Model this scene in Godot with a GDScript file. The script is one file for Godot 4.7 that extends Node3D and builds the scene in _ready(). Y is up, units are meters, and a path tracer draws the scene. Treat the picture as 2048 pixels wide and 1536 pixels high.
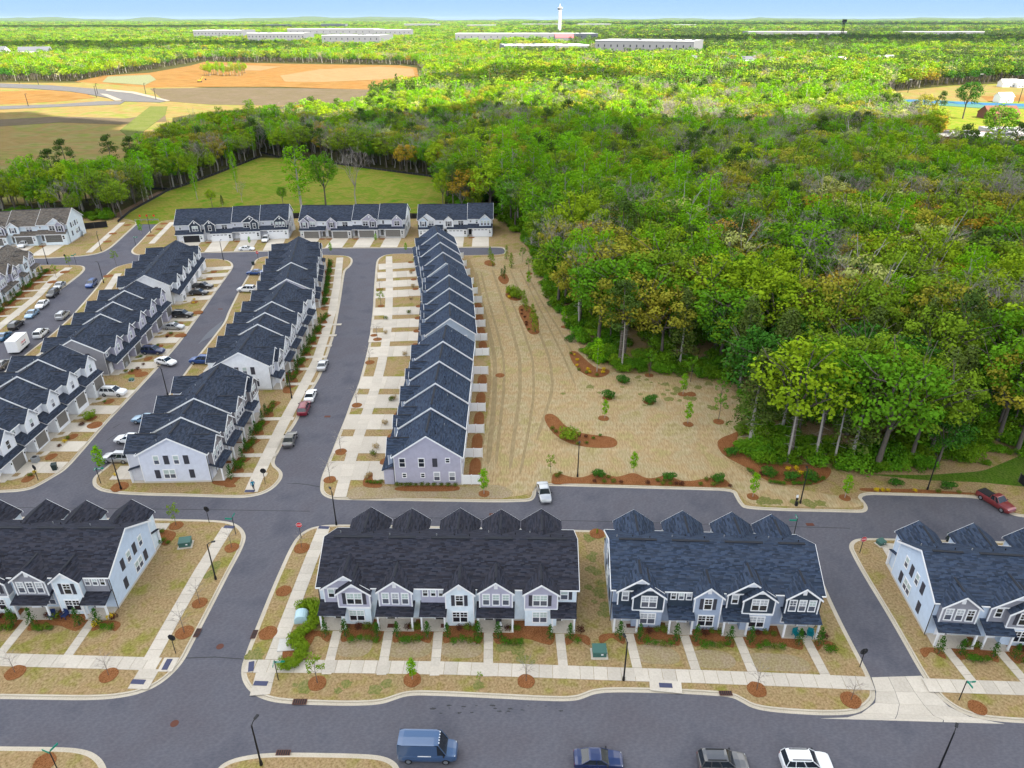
extends Node3D
# Aerial view of a townhouse neighbourhood beside a spring forest. Metres, y up; the camera looks along -z.

var rng := RandomNumberGenerator.new()
var used := {}
var M := {}
var tex := {}
var win_cache := {}

const LAWN := 0.135      # top of the lawns above the asphalt

# ---------------------------------------------------------------- helpers
func numbered(called: String) -> String:
	if not used.has(called):
		used[called] = 0
		return called
	used[called] += 1
	return "%s_%03d" % [called, used[called]]

func thing(called: String, label: String, category: String, at := Vector3.ZERO, yaw := 0.0, group := "") -> Node3D:
	var o := Node3D.new()
	o.name = numbered(called)
	add_child(o, true)
	o.position = at
	o.rotation.y = yaw
	tag(o, label, category, group)
	return o

func tag(o: Node, label: String, category: String, group := "") -> void:
	o.set_meta("label", label)
	o.set_meta("category", category)
	if group != "":
		o.set_meta("group", group)

func part(called: String, mesh: Mesh, mat: Material, parent: Node, at := Transform3D()) -> MeshInstance3D:
	var o := MeshInstance3D.new()
	o.name = called
	o.mesh = mesh
	if mat != null:
		o.material_override = mat
	o.transform = at
	parent.add_child(o, true)
	return o

func top(called: String, mesh: Mesh, mat: Material, at := Vector3.ZERO) -> MeshInstance3D:
	var o := MeshInstance3D.new()
	o.name = numbered(called)
	o.mesh = mesh
	o.material_override = mat
	o.position = at
	add_child(o, true)
	return o

func struct(called: String, mesh: Mesh, mat: Material, at := Vector3.ZERO) -> MeshInstance3D:
	var o := top(called, mesh, mat, at)
	o.set_meta("kind", "structure")
	return o

func struct_node(called: String) -> Node3D:
	var o := Node3D.new()
	o.name = numbered(called)
	o.set_meta("kind", "structure")
	add_child(o, true)
	return o

func copy(src: Node3D, label: String, at: Vector3, yaw: float, size := Vector3.ONE, group := "") -> Node3D:
	var base: String = src.get_meta("base")
	var c: Node3D = src.duplicate()
	c.name = numbered(base)
	add_child(c, true)
	c.position = at
	c.basis = Basis(Vector3.UP, yaw).scaled_local(size)
	tag(c, label, src.get_meta("category"), group if group != "" else src.get_meta("group", ""))
	return c

func new_st() -> SurfaceTool:
	var s := SurfaceTool.new()
	s.begin(Mesh.PRIMITIVE_TRIANGLES)
	return s

# four corners, counter-clockwise seen from outside
func quad(s: SurfaceTool, a: Vector3, b: Vector3, c: Vector3, d: Vector3, ua := Vector2(0, 0), ub := Vector2(1, 0), uc := Vector2(1, 1), ud := Vector2(0, 1)) -> void:
	var n := (b - a).cross(c - a)
	if n.length_squared() < 1e-12:
		n = (c - a).cross(d - a)
	n = n.normalized()
	var p := [a, c, b, a, d, c]
	var u := [ua, uc, ub, ua, ud, uc]
	for i in 6:
		s.set_normal(n)
		s.set_uv(u[i])
		s.add_vertex(p[i])

func tri(s: SurfaceTool, a: Vector3, b: Vector3, c: Vector3) -> void:
	var n := (b - a).cross(c - a).normalized()
	for p in [a, c, b]:
		s.set_normal(n)
		s.set_uv(Vector2(p.x, p.y))
		s.add_vertex(p)

func box(s: SurfaceTool, lo: Vector3, hi: Vector3, t := Transform3D()) -> void:
	var v := []
	for i in 8:
		v.append(t * Vector3(hi.x if i & 1 else lo.x, hi.y if i & 2 else lo.y, hi.z if i & 4 else lo.z))
	quad(s, v[4], v[5], v[7], v[6])
	quad(s, v[1], v[0], v[2], v[3])
	quad(s, v[5], v[1], v[3], v[7])
	quad(s, v[0], v[4], v[6], v[2])
	quad(s, v[6], v[7], v[3], v[2])
	quad(s, v[0], v[1], v[5], v[4])

func box_mesh(lo: Vector3, hi: Vector3) -> ArrayMesh:
	var s := new_st()
	box(s, lo, hi)
	return s.commit()

# a tapered tube through points with radii
func tube(s: SurfaceTool, pts: Array, radii: Array, sides := 6, cap := true) -> void:
	var rings := []
	for i in pts.size():
		var d: Vector3 = (pts[min(i + 1, pts.size() - 1)] - pts[max(i - 1, 0)]).normalized()
		var x := d.cross(Vector3(0.31, 0.17, 0.93)).normalized()
		var y := d.cross(x).normalized()
		var ring := []
		for k in sides:
			var a := TAU * k / sides
			ring.append([pts[i] + (x * cos(a) + y * sin(a)) * radii[i], x * cos(a) + y * sin(a)])
		rings.append(ring)
	for i in pts.size() - 1:
		for k in sides:
			var k2 := (k + 1) % sides
			var q := [rings[i][k], rings[i + 1][k2], rings[i][k2], rings[i][k], rings[i + 1][k], rings[i + 1][k2]]
			for e in q:
				s.set_normal(e[1])
				s.set_uv(Vector2.ZERO)
				s.add_vertex(e[0])
	if cap:
		for k in range(1, sides - 1):
			var e: Array = rings[pts.size() - 1]
			tri(s, e[0][0], e[k + 1][0], e[k][0])

func pv(a: Array) -> PackedVector2Array:
	var r := PackedVector2Array()
	for i in a.size() / 2:
		r.append(Vector2(a[2 * i], a[2 * i + 1]))
	return r

# rounds the corners of a closed outline, each by at most `most` metres
func rounded(p: PackedVector2Array, most: float, passes := 2) -> PackedVector2Array:
	for k in passes:
		var r := PackedVector2Array()
		for i in p.size():
			var a := p[(i + p.size() - 1) % p.size()]
			var b := p[i]
			var c := p[(i + 1) % p.size()]
			r.append(b + (a - b).limit_length(min(most, a.distance_to(b) * 0.27)))
			r.append(b + (c - b).limit_length(min(most, c.distance_to(b) * 0.27)))
		p = r
		most *= 0.45
	return p

func inset(p: PackedVector2Array, by: float) -> PackedVector2Array:
	var best := PackedVector2Array()
	for q in Geometry2D.offset_polygon(p, -by, Geometry2D.JOIN_ROUND):
		if q.size() > best.size():
			best = q
	return best

# a flat sheet with vertical sides: outline in (x, z), top at y1, bottom at y0
func slab(s: SurfaceTool, p: PackedVector2Array, y0: float, y1: float, sides := true) -> void:
	var idx := Geometry2D.triangulate_polygon(p)
	var i := 0
	while i < idx.size():
		var a := p[idx[i]]
		var b := p[idx[i + 1]]
		var c := p[idx[i + 2]]
		if (b - a).cross(c - a) > 0:
			var w := b
			b = c
			c = w
		tri(s, Vector3(a.x, y1, a.y), Vector3(b.x, y1, b.y), Vector3(c.x, y1, c.y))
		i += 3
	if sides:
		var cw := 1 if Geometry2D.is_polygon_clockwise(p) else -1
		for k in p.size():
			var a := p[k]
			var b := p[(k + 1) % p.size()]
			if cw > 0:
				var w := a
				a = b
				b = w
			quad(s, Vector3(b.x, y0, b.y), Vector3(a.x, y0, a.y), Vector3(a.x, y1, a.y), Vector3(b.x, y1, b.y))

func sheet(called: String, p: PackedVector2Array, y0: float, y1: float, mat: Material) -> MeshInstance3D:
	var s := new_st()
	slab(s, p, y0, y1)
	return struct(called, s.commit(), mat)

func disc(c: Vector2, r: float, wob := 0.08, squash := 1.0) -> PackedVector2Array:
	var p := PackedVector2Array()
	for i in 14:
		var a := TAU * i / 14
		p.append(c + Vector2(cos(a), sin(a) * squash) * r * (1.0 + rng.randf_range(-wob, wob)))
	return p

func along(pts: PackedVector2Array, d: float) -> Array:   # [point, direction] at a distance along a line
	for i in pts.size() - 1:
		var l := pts[i].distance_to(pts[i + 1])
		if d <= l or i == pts.size() - 2:
			return [pts[i].lerp(pts[i + 1], d / max(l, 0.001)), (pts[i + 1] - pts[i]).normalized()]
		d -= l
	return [pts[0], Vector2.RIGHT]

func line_len(pts: PackedVector2Array) -> float:
	var l := 0.0
	for i in pts.size() - 1:
		l += pts[i].distance_to(pts[i + 1])
	return l

# a walk of separate concrete slabs with open joints
func walk(called: String, pts: PackedVector2Array, width: float, piece: float, y := LAWN) -> Node3D:
	var root := struct_node(called)
	slabs_on(root, pts, width, piece, y)
	return root

func slabs_on(root: Node3D, pts: PackedVector2Array, width: float, piece: float, y: float) -> void:
	var l := line_len(pts)
	var n := int(max(1, round(l / piece)))
	var bed := new_st()
	var a := along(pts, 0.0)
	var g := 0.02
	for i in n:
		var b := along(pts, l * (i + 1) / n)
		var s := new_st()
		var na := Vector2(-a[1].y, a[1].x) * width * 0.5
		var nb := Vector2(-b[1].y, b[1].x) * width * 0.5
		if i > 0 and i < n:
			na = na.normalized() * width * 0.5
		var p := PackedVector2Array([a[0] - na + a[1] * g, b[0] - nb - b[1] * g, b[0] + nb - b[1] * g, a[0] + na + a[1] * g])
		var lift := rng.randf_range(0.0, 0.006)
		slab(s, p, y, y + 0.035 + lift)
		part("paving_slab", s.commit(), M.concrete[rng.randi() % 3], root)
		a = b

# ---------------------------------------------------------------- materials
func noise_tex(period: float, ramp: Array, octaves := 4, kind := FastNoiseLite.TYPE_SIMPLEX_SMOOTH, size := 512, sd := 1) -> NoiseTexture2D:
	var n := FastNoiseLite.new()
	n.seed = sd
	n.noise_type = kind
	n.frequency = 1.0 / period
	n.fractal_octaves = octaves
	n.fractal_gain = 0.6
	var t := NoiseTexture2D.new()
	t.width = size
	t.height = size
	t.seamless = true
	t.noise = n
	var g := Gradient.new()
	var off := PackedFloat32Array()
	var col := PackedColorArray()
	for i in ramp.size():
		off.append(0.12 + 0.76 * i / (ramp.size() - 1))
		col.append((ramp[i] as Color).linear_to_srgb())
	g.offsets = off
	g.colors = col
	t.color_ramp = g
	return t

# base colours are linear, real-world values
func ground_mat(fine: Array, fine_m: float, coarse: Array, coarse_m: float, rough := 0.95, stretch := Vector2(1, 1), sd := 1, bump := 0.0) -> StandardMaterial3D:
	var m := StandardMaterial3D.new()
	m.albedo_texture = noise_tex(60.0, fine, 5, FastNoiseLite.TYPE_SIMPLEX_SMOOTH, 512, sd)
	m.uv1_triplanar = true
	m.uv1_world_triplanar = true
	m.uv1_scale = Vector3(stretch.x / fine_m, 1.0 / fine_m, stretch.y / fine_m)
	m.roughness = rough
	m.metallic_specular = 0.1
	if coarse.size() > 0:
		m.detail_enabled = true
		m.detail_blend_mode = BaseMaterial3D.BLEND_MODE_MUL
		m.detail_uv_layer = BaseMaterial3D.DETAIL_UV_2
		m.detail_albedo = noise_tex(128.0, coarse, 4, FastNoiseLite.TYPE_SIMPLEX_SMOOTH, 512, sd + 7)
		m.uv2_triplanar = true
		m.uv2_world_triplanar = true
		m.uv2_scale = Vector3(1.0 / coarse_m, 1.0 / coarse_m, 1.0 / coarse_m)
	return m

func plain(c: Color, rough := 0.7, metal := 0.0, spec := 0.4) -> StandardMaterial3D:
	var m := StandardMaterial3D.new()
	m.albedo_color = c.linear_to_srgb()
	m.roughness = rough
	m.metallic = metal
	m.metallic_specular = spec
	return m

func shingle_image(sd: int) -> ImageTexture:
	var r := RandomNumberGenerator.new()
	r.seed = sd
	var im := Image.create(256, 256, false, Image.FORMAT_RGB8)
	for row in 32:
		var x := r.randi() % 40
		var first := x
		while x < 256 + first:
			var w := r.randi_range(14, 46)
			var v := r.randf_range(0.76, 1.0) if r.randf() < 0.85 else r.randf_range(0.66, 0.76)
			var warm := r.randf_range(-0.025, 0.03)
			for k in w:
				for j in 8:
					var e := v * r.randf_range(0.95, 1.05)
					im.set_pixel((x + k) % 256, row * 8 + j, Color(clamp(e + warm, 0, 1), clamp(e, 0, 1), clamp(e - warm, 0, 1)))
			x += w
	return ImageTexture.create_from_image(im)

func lap_image() -> ImageTexture:      # relief of lapped boards, one board per 16 rows
	var im := Image.create(16, 64, false, Image.FORMAT_RGB8)
	for y in 64:
		var v := 0.15 + 0.85 * float(y % 16) / 15.0
		for x in 16:
			im.set_pixel(x, y, Color(v, v, v))
	return ImageTexture.create_from_image(im)

func roof_mat(c: Color, t: Texture2D) -> StandardMaterial3D:
	var m := plain(c, 0.92, 0.0, 0.2)
	m.albedo_texture = t
	m.uv1_scale = Vector3(1.0 / 5.2, 1.0 / 5.2, 1)
	m.detail_enabled = true
	m.detail_blend_mode = BaseMaterial3D.BLEND_MODE_MUL
	m.detail_uv_layer = BaseMaterial3D.DETAIL_UV_2
	m.detail_albedo = tex.blotch
	m.uv2_triplanar = true
	m.uv2_world_triplanar = true
	m.uv2_scale = Vector3(0.11, 0.11, 0.11)
	return m

func siding(c: Color) -> StandardMaterial3D:
	var m := plain(c, 0.6, 0.0, 0.35)
	m.heightmap_enabled = true
	m.heightmap_texture = tex.lap
	m.heightmap_scale = 1.6
	m.uv1_triplanar = true
	m.uv1_scale = Vector3(1.4, 1.4, 1.4)
	m.detail_enabled = true
	m.detail_blend_mode = BaseMaterial3D.BLEND_MODE_MUL
	m.detail_uv_layer = BaseMaterial3D.DETAIL_UV_2
	m.detail_albedo = tex.soft
	m.uv2_triplanar = true
	m.uv2_world_triplanar = true
	m.uv2_scale = Vector3(0.3, 0.3, 0.3)
	return m

func leaf_mat(c: Color, back := 0.5) -> StandardMaterial3D:
	var m := plain(c, 0.9, 0.0, 0.0)
	m.vertex_color_use_as_albedo = true
	if back > 0:
		m.backlight_enabled = true
		m.backlight = Color(back, back, back)
	return m

func glass(c: Color, rough := 0.06) -> StandardMaterial3D:
	return plain(c, rough, 0.0, 0.6)

func make_materials() -> void:
	tex.blotch = noise_tex(110.0, [Color(0.86, 0.86, 0.87), Color(1, 1, 1), Color(0.92, 0.91, 0.91)], 4, FastNoiseLite.TYPE_SIMPLEX_SMOOTH, 256, 31)
	tex.soft = noise_tex(90.0, [Color(0.9, 0.9, 0.9), Color(1, 1, 1)], 3, FastNoiseLite.TYPE_SIMPLEX_SMOOTH, 256, 32)
	tex.lap = lap_image()
	var sh := shingle_image(5)
	var G := Color(1, 1, 1)
	M.asphalt = ground_mat([Color(0.098, 0.098, 0.117), Color(0.113, 0.112, 0.132), Color(0.13, 0.128, 0.147)], 2.6, [Color(0.78, 0.79, 0.82), Color(1, 1, 1), Color(0.94, 0.91, 0.9)], 46.0, 0.9, Vector2(0.5, 1), 3)
	M.asphalt_old = ground_mat([Color(0.09, 0.088, 0.09), Color(0.105, 0.103, 0.105), Color(0.125, 0.123, 0.125)], 2.6, [Color(0.85, 0.85, 0.87), G], 30.0, 0.9, Vector2(1, 1), 4)
	M.tar = plain(Color(0.03, 0.03, 0.033), 0.6)
	M.concrete = []
	for k in 3:
		var v := [1.0, 0.94, 1.05][k] as float
		M.concrete.append(ground_mat([Color(0.5, 0.45, 0.385) * v, Color(0.545, 0.495, 0.425) * v, Color(0.58, 0.53, 0.46) * v], 3.0, [Color(0.9, 0.89, 0.88), G], 17.0, 0.9, Vector2(1, 1), 11 + k))
	M.concrete_white = ground_mat([Color(0.52, 0.51, 0.49), Color(0.58, 0.57, 0.55)], 3.0, [Color(0.9, 0.89, 0.87), G], 13.0, 0.9, Vector2(1, 1), 15)
	M.kerb = ground_mat([Color(0.46, 0.405, 0.325), Color(0.53, 0.475, 0.39), Color(0.56, 0.505, 0.42)], 2.0, [Color(0.85, 0.84, 0.82), G], 21.0, 0.9, Vector2(1, 1), 16)
	M.lawn = ground_mat([Color(0.18, 0.13, 0.06), Color(0.28, 0.205, 0.105), Color(0.32, 0.24, 0.13), Color(0.39, 0.3, 0.175)], 3.6, [Color(0.72, 0.88, 0.42), Color(0.97, 0.97, 0.92), Color(1, 0.93, 0.93), Color(0.86, 0.95, 0.6)], 27.0, 1.0, Vector2(1, 1), 21)
	M.lawn_brown = ground_mat([Color(0.24, 0.18, 0.115), Color(0.31, 0.24, 0.165), Color(0.37, 0.3, 0.215)], 3.1, [Color(0.88, 0.92, 0.7), G], 11.0, 1.0, Vector2(1, 1), 23)
	M.meadow = ground_mat([Color(0.265, 0.2, 0.11), Color(0.325, 0.255, 0.145), Color(0.37, 0.3, 0.175), Color(0.44, 0.365, 0.225)], 5.2, [Color(0.84, 0.86, 0.68), G, Color(1.0, 0.9, 0.84), Color(0.9, 0.92, 0.72)], 34.0, 1.0, Vector2(1.7, 0.34), 25)
	M.track = ground_mat([Color(0.25, 0.185, 0.1), Color(0.3, 0.23, 0.13), Color(0.345, 0.27, 0.16)], 4.0, [Color(0.85, 0.85, 0.8), G], 12.0, 1.0, Vector2(2.0, 0.2), 26)
	M.meadow_green = ground_mat([Color(0.12, 0.13, 0.04), Color(0.2, 0.185, 0.075), Color(0.27, 0.225, 0.11)], 3.3, [Color(0.8, 0.9, 0.6), G], 9.0, 1.0, Vector2(1, 1), 27)
	M.mulch = ground_mat([Color(0.14, 0.055, 0.022), Color(0.25, 0.11, 0.046), Color(0.32, 0.15, 0.07)], 1.9, [Color(0.78, 0.74, 0.7), G], 6.5, 1.0, Vector2(1, 1), 33)
	M.soil = ground_mat([Color(0.09, 0.055, 0.035), Color(0.15, 0.1, 0.065), Color(0.2, 0.145, 0.1)], 3.0, [Color(0.8, 0.8, 0.8), G], 13.0, 1.0, Vector2(1, 1), 35)
	M.forest_floor = ground_mat([Color(0.035, 0.035, 0.014), Color(0.07, 0.06, 0.028), Color(0.1, 0.085, 0.045)], 5.0, [Color(0.6, 0.8, 0.5), G], 40.0, 1.0, Vector2(1, 1), 37)
	M.clearing = ground_mat([Color(0.11, 0.15, 0.014), Color(0.165, 0.185, 0.03), Color(0.24, 0.205, 0.075)], 9.0, [Color(0.42, 0.85, 0.2), Color(0.9, 0.95, 0.7), Color(1, 0.88, 0.85), Color(0.6, 0.88, 0.35), Color(1, 0.95, 0.85)], 75.0, 1.0, Vector2(0.5, 1.4), 39)
	M.green_grass = ground_mat([Color(0.05, 0.085, 0.012), Color(0.085, 0.14, 0.02), Color(0.14, 0.17, 0.04)], 4.0, [Color(0.8, 1.0, 0.6), G], 20.0, 1.0, Vector2(1, 1), 41)
	M.field_tan = ground_mat([Color(0.135, 0.12, 0.048), Color(0.18, 0.148, 0.07), Color(0.215, 0.17, 0.09)], 30.0, [Color(0.72, 0.98, 0.45), Color(0.95, 0.98, 0.8), Color(1.0, 0.84, 0.7), Color(0.8, 0.98, 0.55), Color(1, 1, 0.95)], 190.0, 1.0, Vector2(0.3, 1.2), 43)
	M.field_brown = ground_mat([Color(0.09, 0.07, 0.048), Color(0.125, 0.098, 0.07)], 25.0, [Color(0.85, 0.9, 0.75), G], 120.0, 1.0, Vector2(0.3, 1), 45)
	M.dirt = ground_mat([Color(0.15, 0.08, 0.025), Color(0.18, 0.105, 0.036), Color(0.21, 0.13, 0.052)], 60.0, [Color(0.85, 0.8, 0.7), G, Color(1.0, 0.85, 0.7)], 210.0, 1.0, Vector2(0.4, 1.2), 47)
	M.dirt_pale = ground_mat([Color(0.18, 0.12, 0.058), Color(0.22, 0.152, 0.08)], 40.0, [Color(0.9, 0.88, 0.85), G], 120.0, 1.0, Vector2(0.5, 1), 49)
	M.hill = ground_mat([Color(0.04, 0.06, 0.02), Color(0.08, 0.11, 0.03), Color(0.11, 0.13, 0.05)], 160.0, [Color(0.7, 0.8, 0.6), G], 900.0, 1.0, Vector2(1, 1), 55)
	M.stripe = ground_mat([Color(0.085, 0.1, 0.03), Color(0.12, 0.125, 0.045)], 20.0, [Color(0.8, 0.9, 0.6), G], 60.0, 1.0, Vector2(1, 1), 60)
	M.far_kerb = plain(Color(0.2, 0.18, 0.15), 0.9)
	M.straw = ground_mat([Color(0.12, 0.135, 0.075), Color(0.17, 0.175, 0.1)], 25.0, [], 10.0, 1.0, Vector2(1, 1), 51)
	M.roof_char = roof_mat(Color(0.047, 0.049, 0.066), sh)
	M.roof_blue = roof_mat(Color(0.054, 0.074, 0.117), sh)
	M.roof_slate = roof_mat(Color(0.052, 0.065, 0.095), sh)
	M.roof_brown = roof_mat(Color(0.16, 0.14, 0.12), sh)
	M.ridge = plain(Color(0.022, 0.024, 0.03), 0.9)
	M.white = plain(Color(0.78, 0.78, 0.78), 0.5)
	M.vinyl = plain(Color(0.82, 0.83, 0.84), 0.4)
	M.tan_fence = plain(Color(0.55, 0.43, 0.28), 0.7)
	M.sid_white = siding(Color(0.69, 0.77, 0.82))
	M.sid_bright = siding(Color(0.78, 0.8, 0.83))
	M.sid_pale = siding(Color(0.6, 0.61, 0.66))
	M.sid_bluegrey = siding(Color(0.33, 0.39, 0.5))
	M.sid_iceblue = siding(Color(0.56, 0.66, 0.78))
	M.sid_lilac = siding(Color(0.42, 0.41, 0.5))
	M.sid_grey = siding(Color(0.27, 0.27, 0.3))
	M.sid_warm = siding(Color(0.24, 0.22, 0.225))
	M.sid_navy = siding(Color(0.035, 0.05, 0.072))
	M.sid_gable = siding(Color(0.64, 0.67, 0.76))
	M.sid_paleblue = siding(Color(0.36, 0.43, 0.52))
	M.stone = ground_mat([Color(0.3, 0.29, 0.28), Color(0.48, 0.47, 0.46), Color(0.6, 0.59, 0.58)], 1.2, [], 4.0, 0.9, Vector2(1, 1), 53)
	M.found = plain(Color(0.5, 0.47, 0.42), 0.9)
	M.black = plain(Color(0.012, 0.012, 0.014), 0.45)
	M.black_matt = plain(Color(0.02, 0.02, 0.022), 0.85)
	M.shutter = plain(Color(0.045, 0.045, 0.058), 0.6)
	M.door_black = plain(Color(0.01, 0.011, 0.014), 0.35)
	M.door_grey = plain(Color(0.12, 0.115, 0.105), 0.55)
	M.door_taupe = plain(Color(0.16, 0.15, 0.135), 0.55)
	M.door_white = plain(Color(0.76, 0.77, 0.79), 0.45)
	M.door_pale = plain(Color(0.5, 0.55, 0.62), 0.45)
	M.pane = glass(Color(0.018, 0.022, 0.03))
	M.pane_mid = glass(Color(0.09, 0.1, 0.13), 0.12)
	M.blind = plain(Color(0.42, 0.5, 0.47), 0.25)
	M.blind_grey = plain(Color(0.4, 0.42, 0.44), 0.25)
	M.metal = plain(Color(0.4, 0.41, 0.42), 0.4, 0.8)
	M.steel_grey = plain(Color(0.25, 0.26, 0.27), 0.5)
	M.rust = plain(Color(0.1, 0.035, 0.022), 0.8)
	M.tactile = plain(Color(0.055, 0.06, 0.115), 0.8)
	M.box_green = plain(Color(0.045, 0.12, 0.1), 0.5)
	M.bin = plain(Color(0.02, 0.035, 0.035), 0.6)
	M.sign_red = plain(Color(0.55, 0.015, 0.03), 0.4)
	M.sign_green = plain(Color(0.0, 0.24, 0.16), 0.4)
	M.sign_orange = plain(Color(0.6, 0.06, 0.02), 0.5)
	M.sign_white = plain(Color(0.8, 0.8, 0.8), 0.4)
	M.teal = plain(Color(0.0, 0.16, 0.19), 0.6)
	M.blue_fab = plain(Color(0.01, 0.025, 0.1), 0.8)
	M.dome = plain(Color(0.4, 0.56, 0.62), 0.35)
	M.tyre = plain(Color(0.014, 0.014, 0.015), 0.8)
	M.rim = plain(Color(0.42, 0.43, 0.45), 0.35, 0.7)
	M.car_glass = glass(Color(0.012, 0.018, 0.025), 0.04)
	M.lamp_red = plain(Color(0.3, 0.01, 0.01), 0.2)
	M.lamp_clear = plain(Color(0.6, 0.62, 0.65), 0.1)
	M.bark = ground_mat([Color(0.09, 0.075, 0.06), Color(0.17, 0.15, 0.125)], 1.0, [], 3.0, 0.95, Vector2(1, 1), 57)
	M.bark_pale = ground_mat([Color(0.28, 0.26, 0.225), Color(0.42, 0.39, 0.35)], 1.0, [], 3.0, 0.95, Vector2(1, 1), 58)
	M.twig = plain(Color(0.19, 0.165, 0.155), 0.95)
	M.silt = plain(Color(0.016, 0.016, 0.018), 0.85)
	M.court = plain(Color(0.012, 0.085, 0.19), 0.9)
	M.court_green = plain(Color(0.04, 0.12, 0.095), 0.9)
	M.ware = plain(Color(0.2, 0.205, 0.22), 0.7)
	M.ware_roof = plain(Color(0.34, 0.34, 0.34), 0.8)
	M.ware_grey = plain(Color(0.1, 0.105, 0.12), 0.6)
	M.brick_red = plain(Color(0.17, 0.07, 0.05), 0.9)
	M.roof_red = plain(Color(0.42, 0.09, 0.1), 0.7)
	M.machine = plain(Color(0.42, 0.25, 0.02), 0.5)
	M.cloud = plain(Color(0.9, 0.9, 0.9), 1.0, 0.0, 0.0)
	M.cloud.backlight_enabled = true
	M.cloud.backlight = Color(0.8, 0.8, 0.8)

func car_paint(c: Color, metal := 0.35) -> StandardMaterial3D:
	var m := plain(c, 0.32, metal, 0.5)
	m.clearcoat_enabled = true
	m.clearcoat = 0.8
	m.clearcoat_roughness = 0.08
	return m

# ---------------------------------------------------------------- the scene
func _ready() -> void:
	rng.seed = 20417
	# camera: a drone 64 m above the street, looking down 27 degrees
	var cam := Camera3D.new()
	cam.name = "camera"
	cam.keep_aspect = Camera3D.KEEP_HEIGHT
	cam.fov = 2.0 * rad_to_deg(atan(768.0 / 1422.0))
	cam.near = 1.0
	cam.far = 60000.0
	cam.position = Vector3(0, 64, 0)
	cam.rotation_degrees = Vector3(-27.2, 0, 0)
	add_child(cam)
	# sky: clear and blue low down, broken white cloud overhead
	var env := Environment.new()
	env.background_mode = Environment.BG_SKY
	var sky := Sky.new()
	var pan := PanoramaSkyMaterial.new()
	pan.panorama = ImageTexture.create_from_image(sky_image())
	sky.sky_material = pan
	env.sky = sky
	env.tonemap_mode = Environment.TONE_MAPPER_LINEAR
	env.tonemap_exposure = 4.8
	env.sdfgi_enabled = true
	env.ssao_enabled = true
	env.ssil_enabled = true
	env.fog_enabled = true
	env.fog_light_color = Color(0.74, 0.85, 1.0)
	env.fog_density = 0.000012
	var we := WorldEnvironment.new()
	we.name = "environment"
	we.environment = env
	add_child(we)
	# sun: high, behind the camera to the right
	var sun := DirectionalLight3D.new()
	sun.name = "sun"
	sun.light_energy = 1.0
	sun.light_color = Color(1.0, 0.96, 0.88)
	sun.light_angular_distance = 0.5
	sun.shadow_enabled = true
	add_child(sun)
	sun.look_at_from_position(Vector3.ZERO, -SUN)
	make_materials()
	clouds()
	ground()
	blocks()
	houses()
	far_buildings()
	street_things()
	cars()
	person()
	make_trees()
	gardens()
	forest()

const SUN := Vector3(0.44, 0.8, 0.41)     # towards the sun

func sky_image() -> Image:
	var w := 1024
	var h := 512
	var im := Image.create(w, h, false, Image.FORMAT_RGBF)
	var n := FastNoiseLite.new()
	n.seed = 9
	n.noise_type = FastNoiseLite.TYPE_SIMPLEX_SMOOTH
	n.frequency = 1.0
	n.fractal_octaves = 4
	for y in h:
		var el := PI * (0.5 - (y + 0.5) / h)
		for x in w:
			var az := TAU * (x + 0.5) / w
			var c := Color(0.1, 0.12, 0.13)
			if el > 0:
				var t: float = clamp(el / 0.024, 0.0, 1.0)
				c = Color(0.066, 0.11, 0.158).lerp(Color(0.026, 0.072, 0.162), t)
				var d := Vector3(cos(el) * cos(az), sin(el), cos(el) * sin(az))
				var q := Vector3(d.x, 0, d.z) / (d.y + 0.22) * 1.6
				var v := n.get_noise_3d(q.x, q.y, q.z) * 0.5 + 0.5
				var k: float = smoothstep(0.3, 0.52, v) * smoothstep(0.1, 0.42, el)
				var wht := 0.52 + 0.3 * v
				c = c.lerp(Color(wht * 0.97, wht * 0.985, wht), k * 0.95)
			im.set_pixel(x, y, c)
	return im

# fair-weather clouds out of view whose shadows lie on the houses and on parts of the woods
func clouds() -> void:
	var spots := [
		[Vector2(-30, -120), 430.0, 330.0, 5, 700.0],
		[Vector2(330, -60), 330.0, 300.0, 6, 720.0],
		[Vector2(-420, -210), 330.0, 330.0, 8, 710.0],
		[Vector2(20, -790), 90.0, 70.0, 7, 760.0],
		[Vector2(1300, -2100), 900.0, 330.0, 9, 800.0],
		[Vector2(-900, -1750), 420.0, 160.0, 10, 800.0],
		[Vector2(1500, -900), 420.0, 190.0, 12, 800.0],
		[Vector2(-2600, -5200), 1600.0, 600.0, 13, 900.0],
		[Vector2(2500, -6500), 2600.0, 800.0, 14, 900.0]]
	var n := FastNoiseLite.new()
	n.frequency = 0.9
	n.fractal_octaves = 4
	for c in spots:
		var s := new_st()
		n.seed = c[3]
		var base: Vector2 = c[0]
		var alt: float = c[4]
		var rx: float = c[1]
		var rz: float = c[2]
		var at: Vector3 = Vector3(base.x, 0, base.y) + SUN * (alt / SUN.y)
		var cols := 40
		var rows := 14
		var pts := []
		for j in rows + 1:
			var ph := PI * j / rows
			var line := []
			for i in cols:
				var a := TAU * i / cols
				var d := Vector3(sin(ph) * cos(a), cos(ph), sin(ph) * sin(a))
				var k := 1.0 + 0.55 * n.get_noise_3d(d.x * 1.6, d.y * 1.6, d.z * 1.6)
				line.append(Vector3(d.x * rx, d.y * (70.0 if d.y > 0 else 14.0), d.z * rz) * k)
			pts.append(line)
		for j in rows:
			for i in cols:
				var i2 := (i + 1) % cols
				quad(s, pts[j + 1][i], pts[j][i], pts[j][i2], pts[j + 1][i2])
		struct("cloud", s.commit(), M.cloud, at)

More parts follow.
